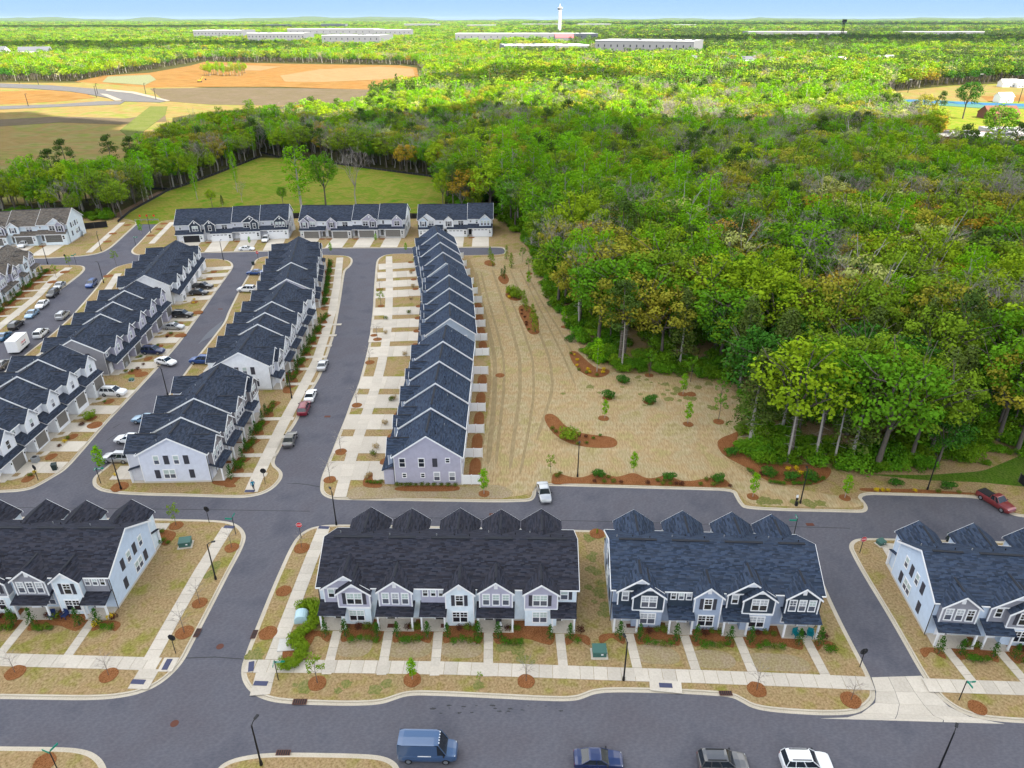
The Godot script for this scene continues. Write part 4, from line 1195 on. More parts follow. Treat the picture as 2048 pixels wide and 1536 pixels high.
# driveways, walks and beds that belong to a row, laid in its own axes
func lots(r: Dictionary, opt: Dictionary, steps: Array) -> void:
	var root: Node3D = r.root
	var t := root.transform
	var u: float = r.u
	var deep: float = r.deep
	var W := func(x: float, z: float) -> Vector2:
		var p: Vector3 = t * Vector3(x, 0, z)
		return Vector2(p.x, p.z)
	var ed: Array = r.ed
	if opt.has("walk"):           # front walks from the porches
		for k in r.n:
			var x := walk_at(r.units, ed, k)
			walk("front_walk", PackedVector2Array([W.call(x, 1.95), W.call(x + opt.get("walk_dx", 0.0), opt.walk)]), 1.05, 1.25, LAWN + 0.003)
	if opt.has("front_beds"):
		var fb: float = opt.front_beds
		for k in r.n + 1:
			var x0: float = -1.6 if k == 0 else walk_at(r.units, ed, k - 1) + 0.55
			var x1: float = r.length + 1.6 if k == r.n else walk_at(r.units, ed, k) - 0.55
			var xm := (x0 + x1) / 2
			var zz := 2.0 if (k == 0 or k == r.n) else 0.0
			bed(PackedVector2Array([W.call(x0, zz), W.call(x1, zz), W.call(x1, fb + 0.3), W.call(x1 - (x1 - x0) * 0.2, fb + 0.1), W.call(xm, fb - 0.9), W.call(x0 + (x1 - x0) * 0.2, fb + 0.1), W.call(x0, fb + 0.3)]), LAWN - 0.01)
	if opt.has("drive"):          # driveways in front of the garages
		for k in r.n:
			var ch: String = opt.units[k]
			var mir := ch == ch.to_lower()
			var gw: float = 4.9 if u > 7.0 else 2.75
			var f: float = u - 0.2 - 0.45 - gw / 2 if u < 7.0 else u - 0.2 - gw - 1.6 + 0.35 + gw / 2
			var x: float = k * u + (u - f if mir else f)
			var dw: float = gw + 0.4
			var root2 := struct_node("driveway")
			var dl: float = opt.drive[0] + (opt.drive[1] - opt.drive[0]) * (x / r.length)
			slabs_on(root2, PackedVector2Array([W.call(x, 1.72), W.call(x, 1.72 + dl)]), dw, 3.0, LAWN + 0.006)
			var f2: float = 1.2
			var wx: float = k * u + (u - f2 if mir else f2)
			if u < 7.0:
				walk("front_walk", PackedVector2Array([W.call(wx, 1.0), W.call(wx, 3.1), W.call(x, 3.3)]), 0.95, 1.3, LAWN + 0.002)
				bed(PackedVector2Array([W.call(k * u + (u - 0.1 if mir else 0.1), 3.9), W.call(k * u + (u - 2.0 if mir else 2.0), 3.9), W.call(k * u + (u - 2.1 if mir else 2.1), 5.6), W.call(k * u + (u - 0.1 if mir else 0.1), 5.4)]))
			else:
				bed(PackedVector2Array([W.call(k * u + (u - 0.2 if mir else 0.2), 1.9), W.call(k * u + (u - 2.2 if mir else 2.2), 1.9), W.call(k * u + (u - 2.2 if mir else 2.2), 3.6), W.call(k * u + (u - 0.2 if mir else 0.2), 3.4)]))
	if opt.has("rear_drive"):     # short driveways behind the wings
		for k in r.n:
			var uk: float = ed[k + 1] - ed[k]
			var w: float = min(4.7, uk - 0.8)
			var wx: float = ed[k] + (uk - w - 0.35 if not (opt.has("wing_flip") and k in opt.wing_flip) else 0.35) + w / 2
			var root2 := struct_node("driveway")
			slabs_on(root2, PackedVector2Array([W.call(wx, -deep - 2.02), W.call(wx, -deep - 2.0 - opt.rear_drive)]), 3.8, 2.6, LAWN + 0.006)
	if opt.has("patio"):          # white privacy fences between the patios
		for k in r.n + 1:
			var x := clampf(k * u, 0.06, r.length - 0.06)
			var f := thing("privacy_fence", "white vinyl fence panel %s patio of the %s" % [["before the first", "after the first", "after the second", "after the third", "after the fourth", "after the fifth"][r.n - k], opt.patio], "fence", t * Vector3(x, LAWN, -deep - 0.05), root.rotation.y + PI / 2, "white fences between the patios")
			for j in 2:
				for b in 5:
					part("fence_board", box_mesh(Vector3(0.1 + j * 1.38 + b * 0.25, 0.08, -0.02), Vector3(0.1 + j * 1.38 + b * 0.25 + 0.243, 1.72, 0.02)), M.tan_fence if opt.get("tan", -1) == k and j == 9 else M.vinyl, f)
			for j in 3:
				part("fence_post", box_mesh(Vector3(0.0 + j * 1.38, 0, -0.06), Vector3(0.11 + j * 1.38, 1.86, 0.06)), M.vinyl, f)
			part("fence_rail", box_mesh(Vector3(0.05, 1.66, -0.04), Vector3(2.8, 1.76, 0.04)), M.vinyl, f)
			if k < r.n:
				bed(PackedVector2Array([W.call(x + 0.25, -deep - 0.9), W.call(x + u - 0.3, -deep - 0.9), W.call(x + u - 0.3, -deep - 2.7), W.call(x + 0.25, -deep - 2.7)]))
	if opt.has("base_bed"):
		bed(PackedVector2Array([W.call(0.0, 0.1), W.call(r.length, 0.1), W.call(r.length, opt.base_bed), W.call(0.0, opt.base_bed)]))

func houses() -> void:
	var white := {"wall": M.sid_white, "accent": M.sid_lilac, "roof": M.roof_char, "door": M.door_black, "shutter": M.shutter}
	townhouse("white and lilac townhouse row of five homes with charcoal roof and black doors", Vector2(-22.5, -62.9), Vector2(7.5, -62.4), "ABCBE", white, [0, 0, 0, 0, 0], {"walk": 8.15, "walk_dx": 0.25, "front_beds": 3.4, "units": "ABCBE", "wing_flip": [4], "rear_drive": 4.2})
	var blue := {"wall": M.sid_bluegrey, "accent": M.sid_navy, "roof": M.roof_blue, "door": M.door_pale, "shutter": M.shutter, "shut": false}
	townhouse("blue-grey and navy townhouse row of four homes with slate blue roof", Vector2(11.75, -62.5), Vector2(35.6, -61.5), "ACAb", blue, [0, 0, 0, 0], {"walk": 8.0, "walk_dx": 0.5, "front_beds": 3.3, "units": "ACAb", "wing_flip": [3], "rear_drive": 4.2})
	var pale := {"wall": M.sid_iceblue, "accent": M.sid_grey, "roof": M.roof_blue, "door": M.door_white, "shutter": M.shutter}
	townhouse("pale blue and grey townhouse row whose end wall faces the side street", Vector2(48.1, -60.4), Vector2(72.0, -58.3), "BACB", pale, [0, 0, 0, 0], {"walk": 8.0, "walk_dx": 1.0, "front_beds": 3.3, "units": "BACB", "side": true, "rear_drive": 4.2})
	var ice := {"wall": M.sid_white, "accent": M.sid_grey, "roof": M.roof_char, "door": M.door_white, "shutter": M.shutter, "side": M.sid_iceblue}
	townhouse("light blue townhouse row with charcoal roof beside the sidewalk corner", Vector2(-72.0, -64.6), Vector2(-47.9, -64.5), "CABc", ice, [0, 0, 0, 0], {"walk": 8.3, "front_beds": 3.4, "units": "CABc", "side": true, "rear_drive": 4.2})
	# second line of rows along the alley
	var c7 := {"wall": M.sid_pale, "accent": M.sid_warm, "roof": M.roof_slate, "door": M.door_white, "shutter": M.shutter, "side": M.sid_gable}
	townhouse("pale grey townhouse row of four homes whose gable end faces the corner lamp", Vector2(-46.5, -91.1), Vector2(-47.3, -115.4), "BBBA", c7, [0, 0.3, 0.6, 0.6], {"walk": 8.0, "units": "BBBA", "rear_drive": 4.0, "front_beds": 3.9, "side": true})
	var c8 := {"wall": M.sid_bright, "accent": M.sid_pale, "roof": M.roof_slate, "door": M.door_white, "shutter": M.shutter}
	townhouse("white townhouse row of six homes with porches along the long sidewalk", Vector2(-46.3, -121.8), Vector2(-47.8, -159.4), "ABBBBC", c8, [0, 0, 0.3, 0.6, 0.9, 0.9], {"walk": 7.6, "units": "ABBBBC", "rear_drive": 4.0, "front_beds": 3.9})
	var c9 := {"wall": M.sid_pale, "accent": M.sid_warm, "roof": M.roof_slate, "door": M.door_white, "shutter": M.shutter, "side": M.sid_lilac}
	townhouse("grey-beige townhouse row of six homes beside the rounded street end", Vector2(-49.3, -165.0), Vector2(-56.0, -201.0), "BCBBCA", c9, [0, 0, 0.3, 0.3, 0.3, 0.3], {"walk": 6.0, "units": "BCBBCA", "rear_drive": 4.0, "front_beds": 3.6, "side": true})
	# rows with garages on the alley
	var c10 := {"wall": M.sid_bright, "accent": M.sid_bright, "accent2": M.sid_bright, "lower": M.sid_bright, "roof": M.roof_slate, "door": M.door_white, "shutter": M.shutter, "garage": M.door_taupe}
	townhouse("white townhouse row with taupe garage doors, nearest the alley mouth", Vector2(-80.2, -90.8), Vector2(-80.2, -122.2), "GGGGG", c10, [0, 0.3, 0.6, 0.9, 1.2], {"units": "GGGGG", "drive": [6.8, 5.8]})
	var c11 := {"wall": M.sid_grey, "accent": M.sid_lilac, "accent2": M.sid_lilac, "lower": M.sid_lilac, "roof": M.roof_slate, "door": M.door_white, "shutter": M.shutter, "garage": M.door_grey, "side": M.sid_grey}
	townhouse("dark grey townhouse row with grey garage doors in the middle of the alley", Vector2(-80.9, -128.0), Vector2(-83.3, -160.0), "GGGGG", c11, [0, 0, 0.3, 0.6, 0.9], {"units": "GGGGG", "drive": [6.3, 5.8], "side": true})
	var c12 := {"wall": M.sid_bright, "accent": M.sid_bright, "accent2": M.sid_bright, "lower": M.sid_bright, "roof": M.roof_slate, "door": M.door_white, "shutter": M.shutter, "garage": M.door_white}
	townhouse("bright white townhouse row with a broad blank gable at the alley bend", Vector2(-84.8, -167.6), Vector2(-90.0, -198.0), "GGGGG", c12, [0, 0, 0, 0, 0], {"units": "GGGGG", "drive": [6.3, 7.6]})
	# the long row with white fences behind it
	var c4 := {"wall": M.sid_lilac, "accent": M.sid_bluegrey, "accent2": M.sid_bluegrey, "lower": M.sid_lilac, "roof": M.roof_blue, "door": M.door_white, "shutter": M.shutter, "garage": M.door_white, "panes": true}
	townhouse("lilac-grey townhouse row of five stepped homes beside the meadow entrance", Vector2(-17.9, -128.6), Vector2(-17.9, -90.3), "GHGHG", c4, [1.8, 1.35, 0.9, 0.45, 0], {"units": "GHGHG", "drive": [10.6, 9.9], "wings": false, "pitch": 0.7, "ends": "plain", "patio": "long lilac row", "base_bed": 0.2})
	var c5 := {"wall": M.sid_paleblue, "accent": M.sid_bluegrey, "accent2": M.sid_bluegrey, "lower": M.sid_paleblue, "roof": M.roof_blue, "door": M.door_white, "shutter": M.shutter, "garage": M.door_white, "panes": true}
	townhouse("pale blue townhouse row of four stepped homes in the middle of the meadow side", Vector2(-20.6, -168.2), Vector2(-17.9, -136.4), "HGHG", c5, [1.35, 0.9, 0.45, 0], {"units": "HGHG", "drive": [12.2, 11.2], "wings": false, "pitch": 0.7, "ends": "plain", "patio": "middle blue row", "base_bed": 0.2})
	townhouse("pale blue townhouse row of four stepped homes at the dead end of the top street", Vector2(-27.4, -204.4), Vector2(-21.8, -173.4), "GHGH", c5, [1.35, 0.9, 0.45, 0], {"units": "GHGH", "drive": [10.2, 11.8], "wings": false, "pitch": 0.7, "ends": "plain", "patio": "far blue row", "base_bed": 0.2})
	# the top street
	var o := {"wings": false, "deep": 12.6, "pitch": 0.56}
	var c13 := {"wall": M.sid_pale, "accent": M.sid_navy, "accent2": M.sid_navy, "lower": M.sid_bright, "roof": M.roof_slate, "door": M.door_white, "shutter": M.shutter, "garage": M.door_white, "panes": true, "shut": false, "open": 0}
	townhouse("navy and grey townhouse row with one open garage on the top street", Vector2(-107.6, -224.6), Vector2(-72.9, -230.0), "GJHI", c13, [0, 0, 0.3, 0.5], o.merged({"units": "GJHI", "drive": [11.2, 13.2]}))
	var c14 := {"wall": M.sid_bright, "accent": M.sid_lilac, "accent2": M.sid_lilac, "lower": M.stone, "roof": M.roof_slate, "door": M.door_grey, "shutter": M.shutter, "garage": M.door_taupe}
	townhouse("white and lilac townhouse row with taupe garage doors on the top street", Vector2(-69.3, -230.2), Vector2(-34.9, -230.4), "hJHG", c14, [0, 0, 0.3, 0.5], o.merged({"units": "hJHG", "drive": [11.6, 10.4]}))
	var c15 := {"wall": M.sid_bright, "accent": M.sid_iceblue, "accent2": M.sid_bright, "lower": M.sid_bright, "roof": M.roof_slate, "door": M.door_black, "shutter": M.shutter, "garage": M.door_white, "panes": true}
	townhouse("bright white townhouse row with black doors at the end of the top street", Vector2(-30.8, -231.6), Vector2(-6.4, -232.2), "hJI", c15, [0, 0, 0.3], o.merged({"units": "hJI", "drive": [11.5, 11.5]}))
	var c16 := {"wall": M.sid_white, "accent": M.sid_lilac, "accent2": M.sid_white, "lower": M.sid_white, "roof": M.roof_brown, "door": M.door_grey, "shutter": M.shutter, "garage": M.door_grey}
	townhouse("white townhouse row with brown roof and grey garages by the far corner", Vector2(-176.0, -218.6), Vector2(-141.0, -222.9), "JHJH", c16, [0, 0.3, 0.6, 0.9], {"units": "JHJH", "drive": [11.0, 11.5], "wings": false, "deep": 12.0, "pitch": 0.6})
	var c17 := {"wall": M.sid_white, "accent": M.sid_lilac, "roof": M.roof_brown, "door": M.door_white, "shutter": M.shutter}
	townhouse("white townhouse row with brown roof and porches beside the street of parked cars", Vector2(-127.0, -157.5), Vector2(-134.9, -193.9), "BCBACB", c17, [0, 0, 0, 0, 0, 0], {"walk": 8.2, "units": "BCBACB", "front_beds": 4.6, "wings": true})

# ---------------------------------------------------------------- far buildings
func shed(label: String, cat: String, called: String, at: Vector2, size: Vector3, yaw: float, wall: Material, roof: Material, doors: int, group := "") -> Node3D:
	var r := thing(called, label, cat, Vector3(at.x, 0, at.y), yaw, group)
	var hx := size.x / 2
	var hz := size.z / 2
	var s := new_st()
	quad(s, Vector3(-hx, 0, hz), Vector3(hx, 0, hz), Vector3(hx, size.y, hz), Vector3(-hx, size.y, hz))
	quad(s, Vector3(hx, 0, hz), Vector3(hx, 0, -hz), Vector3(hx, size.y, -hz), Vector3(hx, size.y, hz))
	quad(s, Vector3(hx, 0, -hz), Vector3(-hx, 0, -hz), Vector3(-hx, size.y, -hz), Vector3(hx, size.y, -hz))
	quad(s, Vector3(-hx, 0, -hz), Vector3(-hx, 0, hz), Vector3(-hx, size.y, hz), Vector3(-hx, size.y, -hz))
	part("wall", s.commit(), wall, r)
	var t := part("roof", box_mesh(Vector3(-hx + 0.4, size.y - 1.0, -hz + 0.4), Vector3(hx - 0.4, size.y - 0.35, hz - 0.4)), roof, r)
	part("parapet", box_mesh(Vector3(-hx - 0.2, size.y - 1.2, hz + 0.01), Vector3(hx + 0.2, size.y + 0.25, hz + 0.35)), M.white, r)
	for k in 8:
		var x := rng.randf_range(-hx * 0.9, hx * 0.9)
		var z := rng.randf_range(-hz * 0.8, hz * 0.8)
		part("roof_unit", box_mesh(Vector3(x - 3, size.y - 0.35, z - 2), Vector3(x + 3, size.y + 1.2, z + 2)), M.ware_grey, t)
	for k in doors:
		var x := -hx + size.x * (k + 0.5) / doors
		part("dock_door", box_mesh(Vector3(x - size.x / doors * 0.28, 1.0, hz - 0.1), Vector3(x + size.x / doors * 0.28, size.y * 0.42, hz + 0.12)), M.ware_grey, r)
		part("window", box_mesh(Vector3(x - 1.0, size.y * 0.62, hz - 0.1), Vector3(x + 1.0, size.y * 0.75, hz + 0.1)), M.pane, r)
	return r

func far_house(label: String, at: Vector2, yaw: float, w: float, d: float, h: float, wall: Material, roof: Material, group := "houses among the trees beyond the woods", called := "house", cat := "house") -> void:
	var r := thing(called, label, cat, Vector3(at.x, 0, at.y), yaw, group)
	var s := new_st()
	var rise := d * 0.32
	quad(s, Vector3(0, 0, 0), Vector3(w, 0, 0), Vector3(w, h, 0), Vector3(0, h, 0))
	quad(s, Vector3(w, 0, -d), Vector3(0, 0, -d), Vector3(0, h, -d), Vector3(w, h, -d))
	quad(s, Vector3(0, 0, -d), Vector3(0, 0, 0), Vector3(0, h, 0), Vector3(0, h, -d))
	quad(s, Vector3(w, 0, 0), Vector3(w, 0, -d), Vector3(w, h, -d), Vector3(w, h, 0))
	tri(s, Vector3(0, h, -d), Vector3(0, h, 0), Vector3(0, h + rise, -d / 2))
	tri(s, Vector3(w, h, 0), Vector3(w, h, -d), Vector3(w, h + rise, -d / 2))
	part("wall", s.commit(), wall, r)
	var o := new_st()
	roof_board(o, Vector3(-0.4, h - 0.2, 0.4), Vector3(w + 0.4, h - 0.2, 0.4), Vector3(w + 0.4, h + rise + 0.15, -d / 2), Vector3(-0.4, h + rise + 0.15, -d / 2))
	roof_board(o, Vector3(w + 0.4, h - 0.2, -d - 0.4), Vector3(-0.4, h - 0.2, -d - 0.4), Vector3(-0.4, h + rise + 0.15, -d / 2), Vector3(w + 0.4, h + rise + 0.15, -d / 2))
	part("roof", o.commit(), roof, r)
	var n := int(w / 3.0)
	for k in n:
		for f in int(h / 2.7):
			panel("window", r, Transform3D(Basis(), Vector3((k + 0.5) * w / n, 1.6 + f * 2.7, 0)), 0.9, 1.3, M.pane, 0.05)
	door(r, Transform3D(Basis(), Vector3(w * 0.5, 1.1, 0.0)), M.door_grey)

func far_buildings() -> void:
	shed("long white warehouse with a row of dock doors beyond the orange field", "warehouse", "warehouse", Vector2(-948, -2620), Vector3(160, 31, 120), -0.05, M.ware, M.ware_roof, 14)
	shed("second white warehouse with dark dock doors right of the first", "warehouse", "warehouse", Vector2(-650, -2230), Vector3(160, 29, 90), -0.06, M.ware, M.ware_roof, 16)
	shed("low white warehouse with trees before its wall", "warehouse", "warehouse", Vector2(-400, -2060), Vector3(150, 27, 130), -0.12, M.ware, M.ware_roof, 10)
	shed("far white warehouse roof behind the two dock warehouses", "warehouse", "warehouse", Vector2(-640, -2900), Vector3(330, 32, 110), -0.02, M.ware, M.ware_roof, 14)
	shed("small far white warehouse behind the low one", "warehouse", "warehouse", Vector2(-420, -2820), Vector3(130, 30, 60), 0.0, M.ware, M.ware_roof, 8)
	shed("very long grey warehouse behind the red gabled building", "warehouse", "warehouse", Vector2(40, -2280), Vector3(400, 27, 120), 0.02, M.ware, M.ware_roof, 22)
	shed("white warehouse half hidden by bright trees in the middle", "warehouse", "warehouse", Vector2(62, -1560), Vector3(165, 19, 90), 0.12, M.ware, M.ware_roof, 8)
	var big := shed("large pale grey warehouse with small high windows", "warehouse", "warehouse", Vector2(258, -1475), Vector3(180, 29, 110), 0.0, M.ware, M.ware_roof, 15)
	big.rotation.y = -0.38
	shed("distant pale shed in a gap of the dark pines", "warehouse", "warehouse", Vector2(960, -2700), Vector3(330, 26, 70), 0.0, M.ware, M.ware_roof, 12)
	shed("distant white shed right of the dark pines", "warehouse", "warehouse", Vector2(1480, -2750), Vector3(280, 25, 60), 0.0, M.ware, M.ware_roof, 10)
	for k in 7:
		shed("pale low terminal building on the horizon, number %s from the control tower" % ["one", "two", "three", "four", "five", "six", "seven"][k], "terminal", "terminal_building", Vector2(-1500 + k * 420 + rng.randf_range(-90, 90), -4700 - rng.randf_range(0, 900)), Vector3(rng.randf_range(140, 300), rng.randf_range(26, 36), 90), 0.0, M.ware, M.ware_roof, 0, "pale buildings along the horizon")
	far_house("red roofed gabled building before the very long warehouse", Vector2(108, -1960), 0.1, 46, 26, 22, M.ware, M.roof_red, "", "gabled_hall", "hall")
	# control tower
	var t := thing("control_tower", "tall white control tower on the horizon", "tower", Vector3(209, 0, -3500))
	var s := new_st()
	tube(s, [Vector3.ZERO, Vector3(0, 92, 0), Vector3(0, 98, 0)], [7.5, 6.2, 9.5], 12)
	part("shaft", s.commit(), M.white, t)
	s = new_st()
	tube(s, [Vector3(0, 98, 0), Vector3(0, 104, 0)], [9.0, 11.0], 12)
	part("window", s.commit(), M.pane, t)
	s = new_st()
	tube(s, [Vector3(0, 104, 0), Vector3(0, 107, 0), Vector3(0, 110, 0), Vector3(0, 122, 0)], [12.0, 12.0, 4.0, 0.5], 12)
	part("roof", s.commit(), M.white, t)
	# lattice mast
	t = thing("lattice_tower", "dark lattice mast standing above the far pines", "tower", Vector3(1000, 0, -2400))
	for k in 4:
		var a := TAU * (k + 0.5) / 4
		s = new_st()
		tube(s, [Vector3(cos(a) * 4.5, 0, sin(a) * 4.5), Vector3(cos(a) * 2.4, 62, sin(a) * 2.4)], [0.7, 0.6], 5)
		part("leg", s.commit(), M.black_matt, t)
	part("platform", box_mesh(Vector3(-5, 54, -5), Vector3(5, 62, 5)), M.black_matt, t)
	s = new_st()
	for k in 9:
		tube(s, [Vector3(-3.0, k * 6.0, 3.2), Vector3(3.0, k * 6.0 + 6.0, 3.2)], [0.4, 0.4], 4)
	var br := part("bracing", s.commit(), M.black_matt, t)
	br.set_meta("kind", "stuff")
	# apartments at the left edge
	far_house("white apartment block with grey roof at the far edge of the left woods", Vector2(-990, -1395), 0.02, 84, 22, 13, M.white, M.ware_grey, "white apartment blocks", "apartment_block", "apartments")
	far_house("white apartment wing with two gables right of its longer neighbour", Vector2(-895, -1420), 0.3, 52, 20, 12, M.white, M.ware_grey, "white apartment blocks", "apartment_block", "apartments")
	# houses among the lit trees
	var hs := [[Vector2(255.62, -1131), 0.3, 15.0, 10.8, 13.0, "grey sided house at the left end of the tree-lined street"], [Vector2(304.96, -1120), 0.8, 17.5, 13.2, 11.0, "white house with grey roof between round trees"], [Vector2(327.63, -1108), 0.2, 16.2, 12.0, 12.5, "house with dark blue roof among round trees"], [Vector2(362.73, -1155), 1.2, 15.0, 10.8, 12.0, "white gabled house behind the dark blue roof"], [Vector2(361.86, -1086), 0.1, 18.8, 13.2, 12.0, "house with pale grey roof facing the wood"], [Vector2(414, -1097), 1.3, 15.0, 10.8, 13.0, "white gabled house seen through a gap"], [Vector2(462, -1155), 0.2, 17.5, 12.0, 11.5, "tan roofed house beside the white gable"], [Vector2(472, -1131), 0.4, 18.8, 12.0, 11.0, "second tan roofed house of the tan pair"], [Vector2(535, -1168), 0.1, 18.8, 12.0, 11.0, "beige house with pale roof above the pine belt"], [Vector2(559, -1168), 0.2, 16.2, 12.0, 11.5, "beige house at the right end of the street"]]
	for q in hs:
		far_house(q[5], q[0], q[1], q[2], q[3], q[4], M.sid_bright, M.ware_grey if q[5].find("tan") < 0 and q[5].find("beige") < 0 else M.stone)
	# school buildings
	shed("brown brick school wing with flat white roof behind the wood edge", "school", "school_building", Vector2(263.08, -431), Vector3(44, 5.5, 22), -0.35, M.brick_red, M.ware_roof, 0)
	shed("second flat roofed school wing right of the round tree", "school", "school_building", Vector2(309.57, -445), Vector3(50, 5.5, 24), -0.1, M.stone, M.ware_roof, 0)
	far_house("brick pavilion with brown hipped roof beside the tennis courts", Vector2(339.09, -537), 0.0, 22, 14, 4, M.brick_red, M.brick_red, "", "pavilion", "pavilion")
	far_house("small white scorer's hut at the ball field", Vector2(416, -649), 0.1, 12, 9, 5, M.white, M.white, "", "hut", "hut")
	far_house("white tent-like shed left of its twin behind the ball field", Vector2(512, -802), 0.0, 16, 10, 4.5, M.white, M.white, "", "shed", "shed")
	far_house("white tent-like shed right of its twin behind the ball field", Vector2(524, -796), 0.0, 16, 10, 4.5, M.white, M.white, "", "shed", "shed")
	# light masts of the ball field
	for q in [[Vector2(432, -649), 24.0, "tall dark light mast at the ball field's near corner"], [Vector2(476, -784), 14.0, "shorter light mast behind the ball field"], [Vector2(382.49, -740), 12.0, "thin light mast by the ball cage"]]:
		var m := thing("light_mast", q[2], "mast", Vector3(q[0].x, 0, q[0].y), 0.0, "light masts of the ball field")
		s = new_st()
		tube(s, [Vector3.ZERO, Vector3(0, q[1], 0)], [0.3, 0.18], 6)
		part("pole", s.commit(), M.black_matt, m)
		part("lamp_bar", box_mesh(Vector3(-1.6, q[1] - 0.3, -0.2), Vector3(1.6, q[1] + 0.4, 0.2)), M.steel_grey, m)
	# poles along the half-built road
	var n := 0
	for q in [Vector2(-542, -847), Vector2(-509, -827), Vector2(-376.53, -692), Vector2(-389.9, -720), Vector2(-393.55, -618), Vector2(-346.97, -725), Vector2(-312.33, -669)]:
		var m := thing("utility_pole", "dark utility pole %s along the half-built road" % ["first", "second", "third", "fourth", "fifth", "sixth", "seventh"][n], "pole", Vector3(q.x, 0.5, q.y), 0.0, "poles along the half-built road")
		s = new_st()
		tube(s, [Vector3.ZERO, Vector3(0, 9.5, 0)], [0.28, 0.2], 6)
		part("pole", s.commit(), M.black_matt, m)
		part("lamp_arm", box_mesh(Vector3(-0.1, 9.3, -0.12), Vector3(1.6, 9.55, 0.12)), M.black_matt, m)
		n += 1
	# digger on the orange field
	var dg := thing("excavator", "yellow tracked excavator on the orange earth field", "excavator", Vector3(-351, 0.4, -866), 0.6)
	for k in [-1, 1]:
		part("track", box_mesh(Vector3(-2.2, 0, k * 1.3 - 0.4), Vector3(2.2, 1.0, k * 1.3 + 0.4)), M.black_matt, dg)
	part("body", box_mesh(Vector3(-2.4, 1.1, -1.4), Vector3(1.2, 2.4, 1.4)), M.machine, dg)
	var cab := part("cab", box_mesh(Vector3(0.2, 2.41, -1.4), Vector3(1.8, 4.0, -0.1)), M.machine, dg)
	part("window", box_mesh(Vector3(0.4, 2.9, -1.42), Vector3(1.82, 3.8, -0.08)), M.pane, cab)
	s = new_st()
	tube(s, [Vector3(1.2, 2.0, 0.5), Vector3(4.2, 5.6, 0.5), Vector3(6.6, 3.6, 0.5)], [0.45, 0.4, 0.3], 6)
	part("boom", s.commit(), M.machine, dg)
	part("bucket", box_mesh(Vector3(6.0, 2.0, -0.2), Vector3(7.2, 3.6, 1.2)), M.black_matt, dg)

# ---------------------------------------------------------------- street furniture
func lamp_proto() -> Node3D:
	var r := thing("street_lamp", "", "street lamp", Vector3(0, -50, 0), 0.0, "black street lamps of the neighbourhood")
	r.set_meta("base", "street_lamp")
	var s := new_st()
	tube(s, [Vector3.ZERO, Vector3(0, 0.5, 0), Vector3(0, 0.55, 0), Vector3(0, 5.7, 0)], [0.16, 0.15, 0.1, 0.07], 8)
	part("pole", s.commit(), M.black, r)
	s = new_st()
	tube(s, [Vector3(0, 5.6, 0), Vector3(0.25, 5.85, 0), Vector3(0.7, 5.92, 0)], [0.05, 0.045, 0.04], 6)
	part("arm", s.commit(), M.black, r)
	var h := part("lamp_head", box_mesh(Vector3(0.5, 5.88, -0.13), Vector3(1.0, 5.97, 0.13)), M.black, r)
	part("lens", box_mesh(Vector3(0.56, 5.86, -0.09), Vector3(0.94, 5.878, 0.09)), M.lamp_clear, h)
	return r

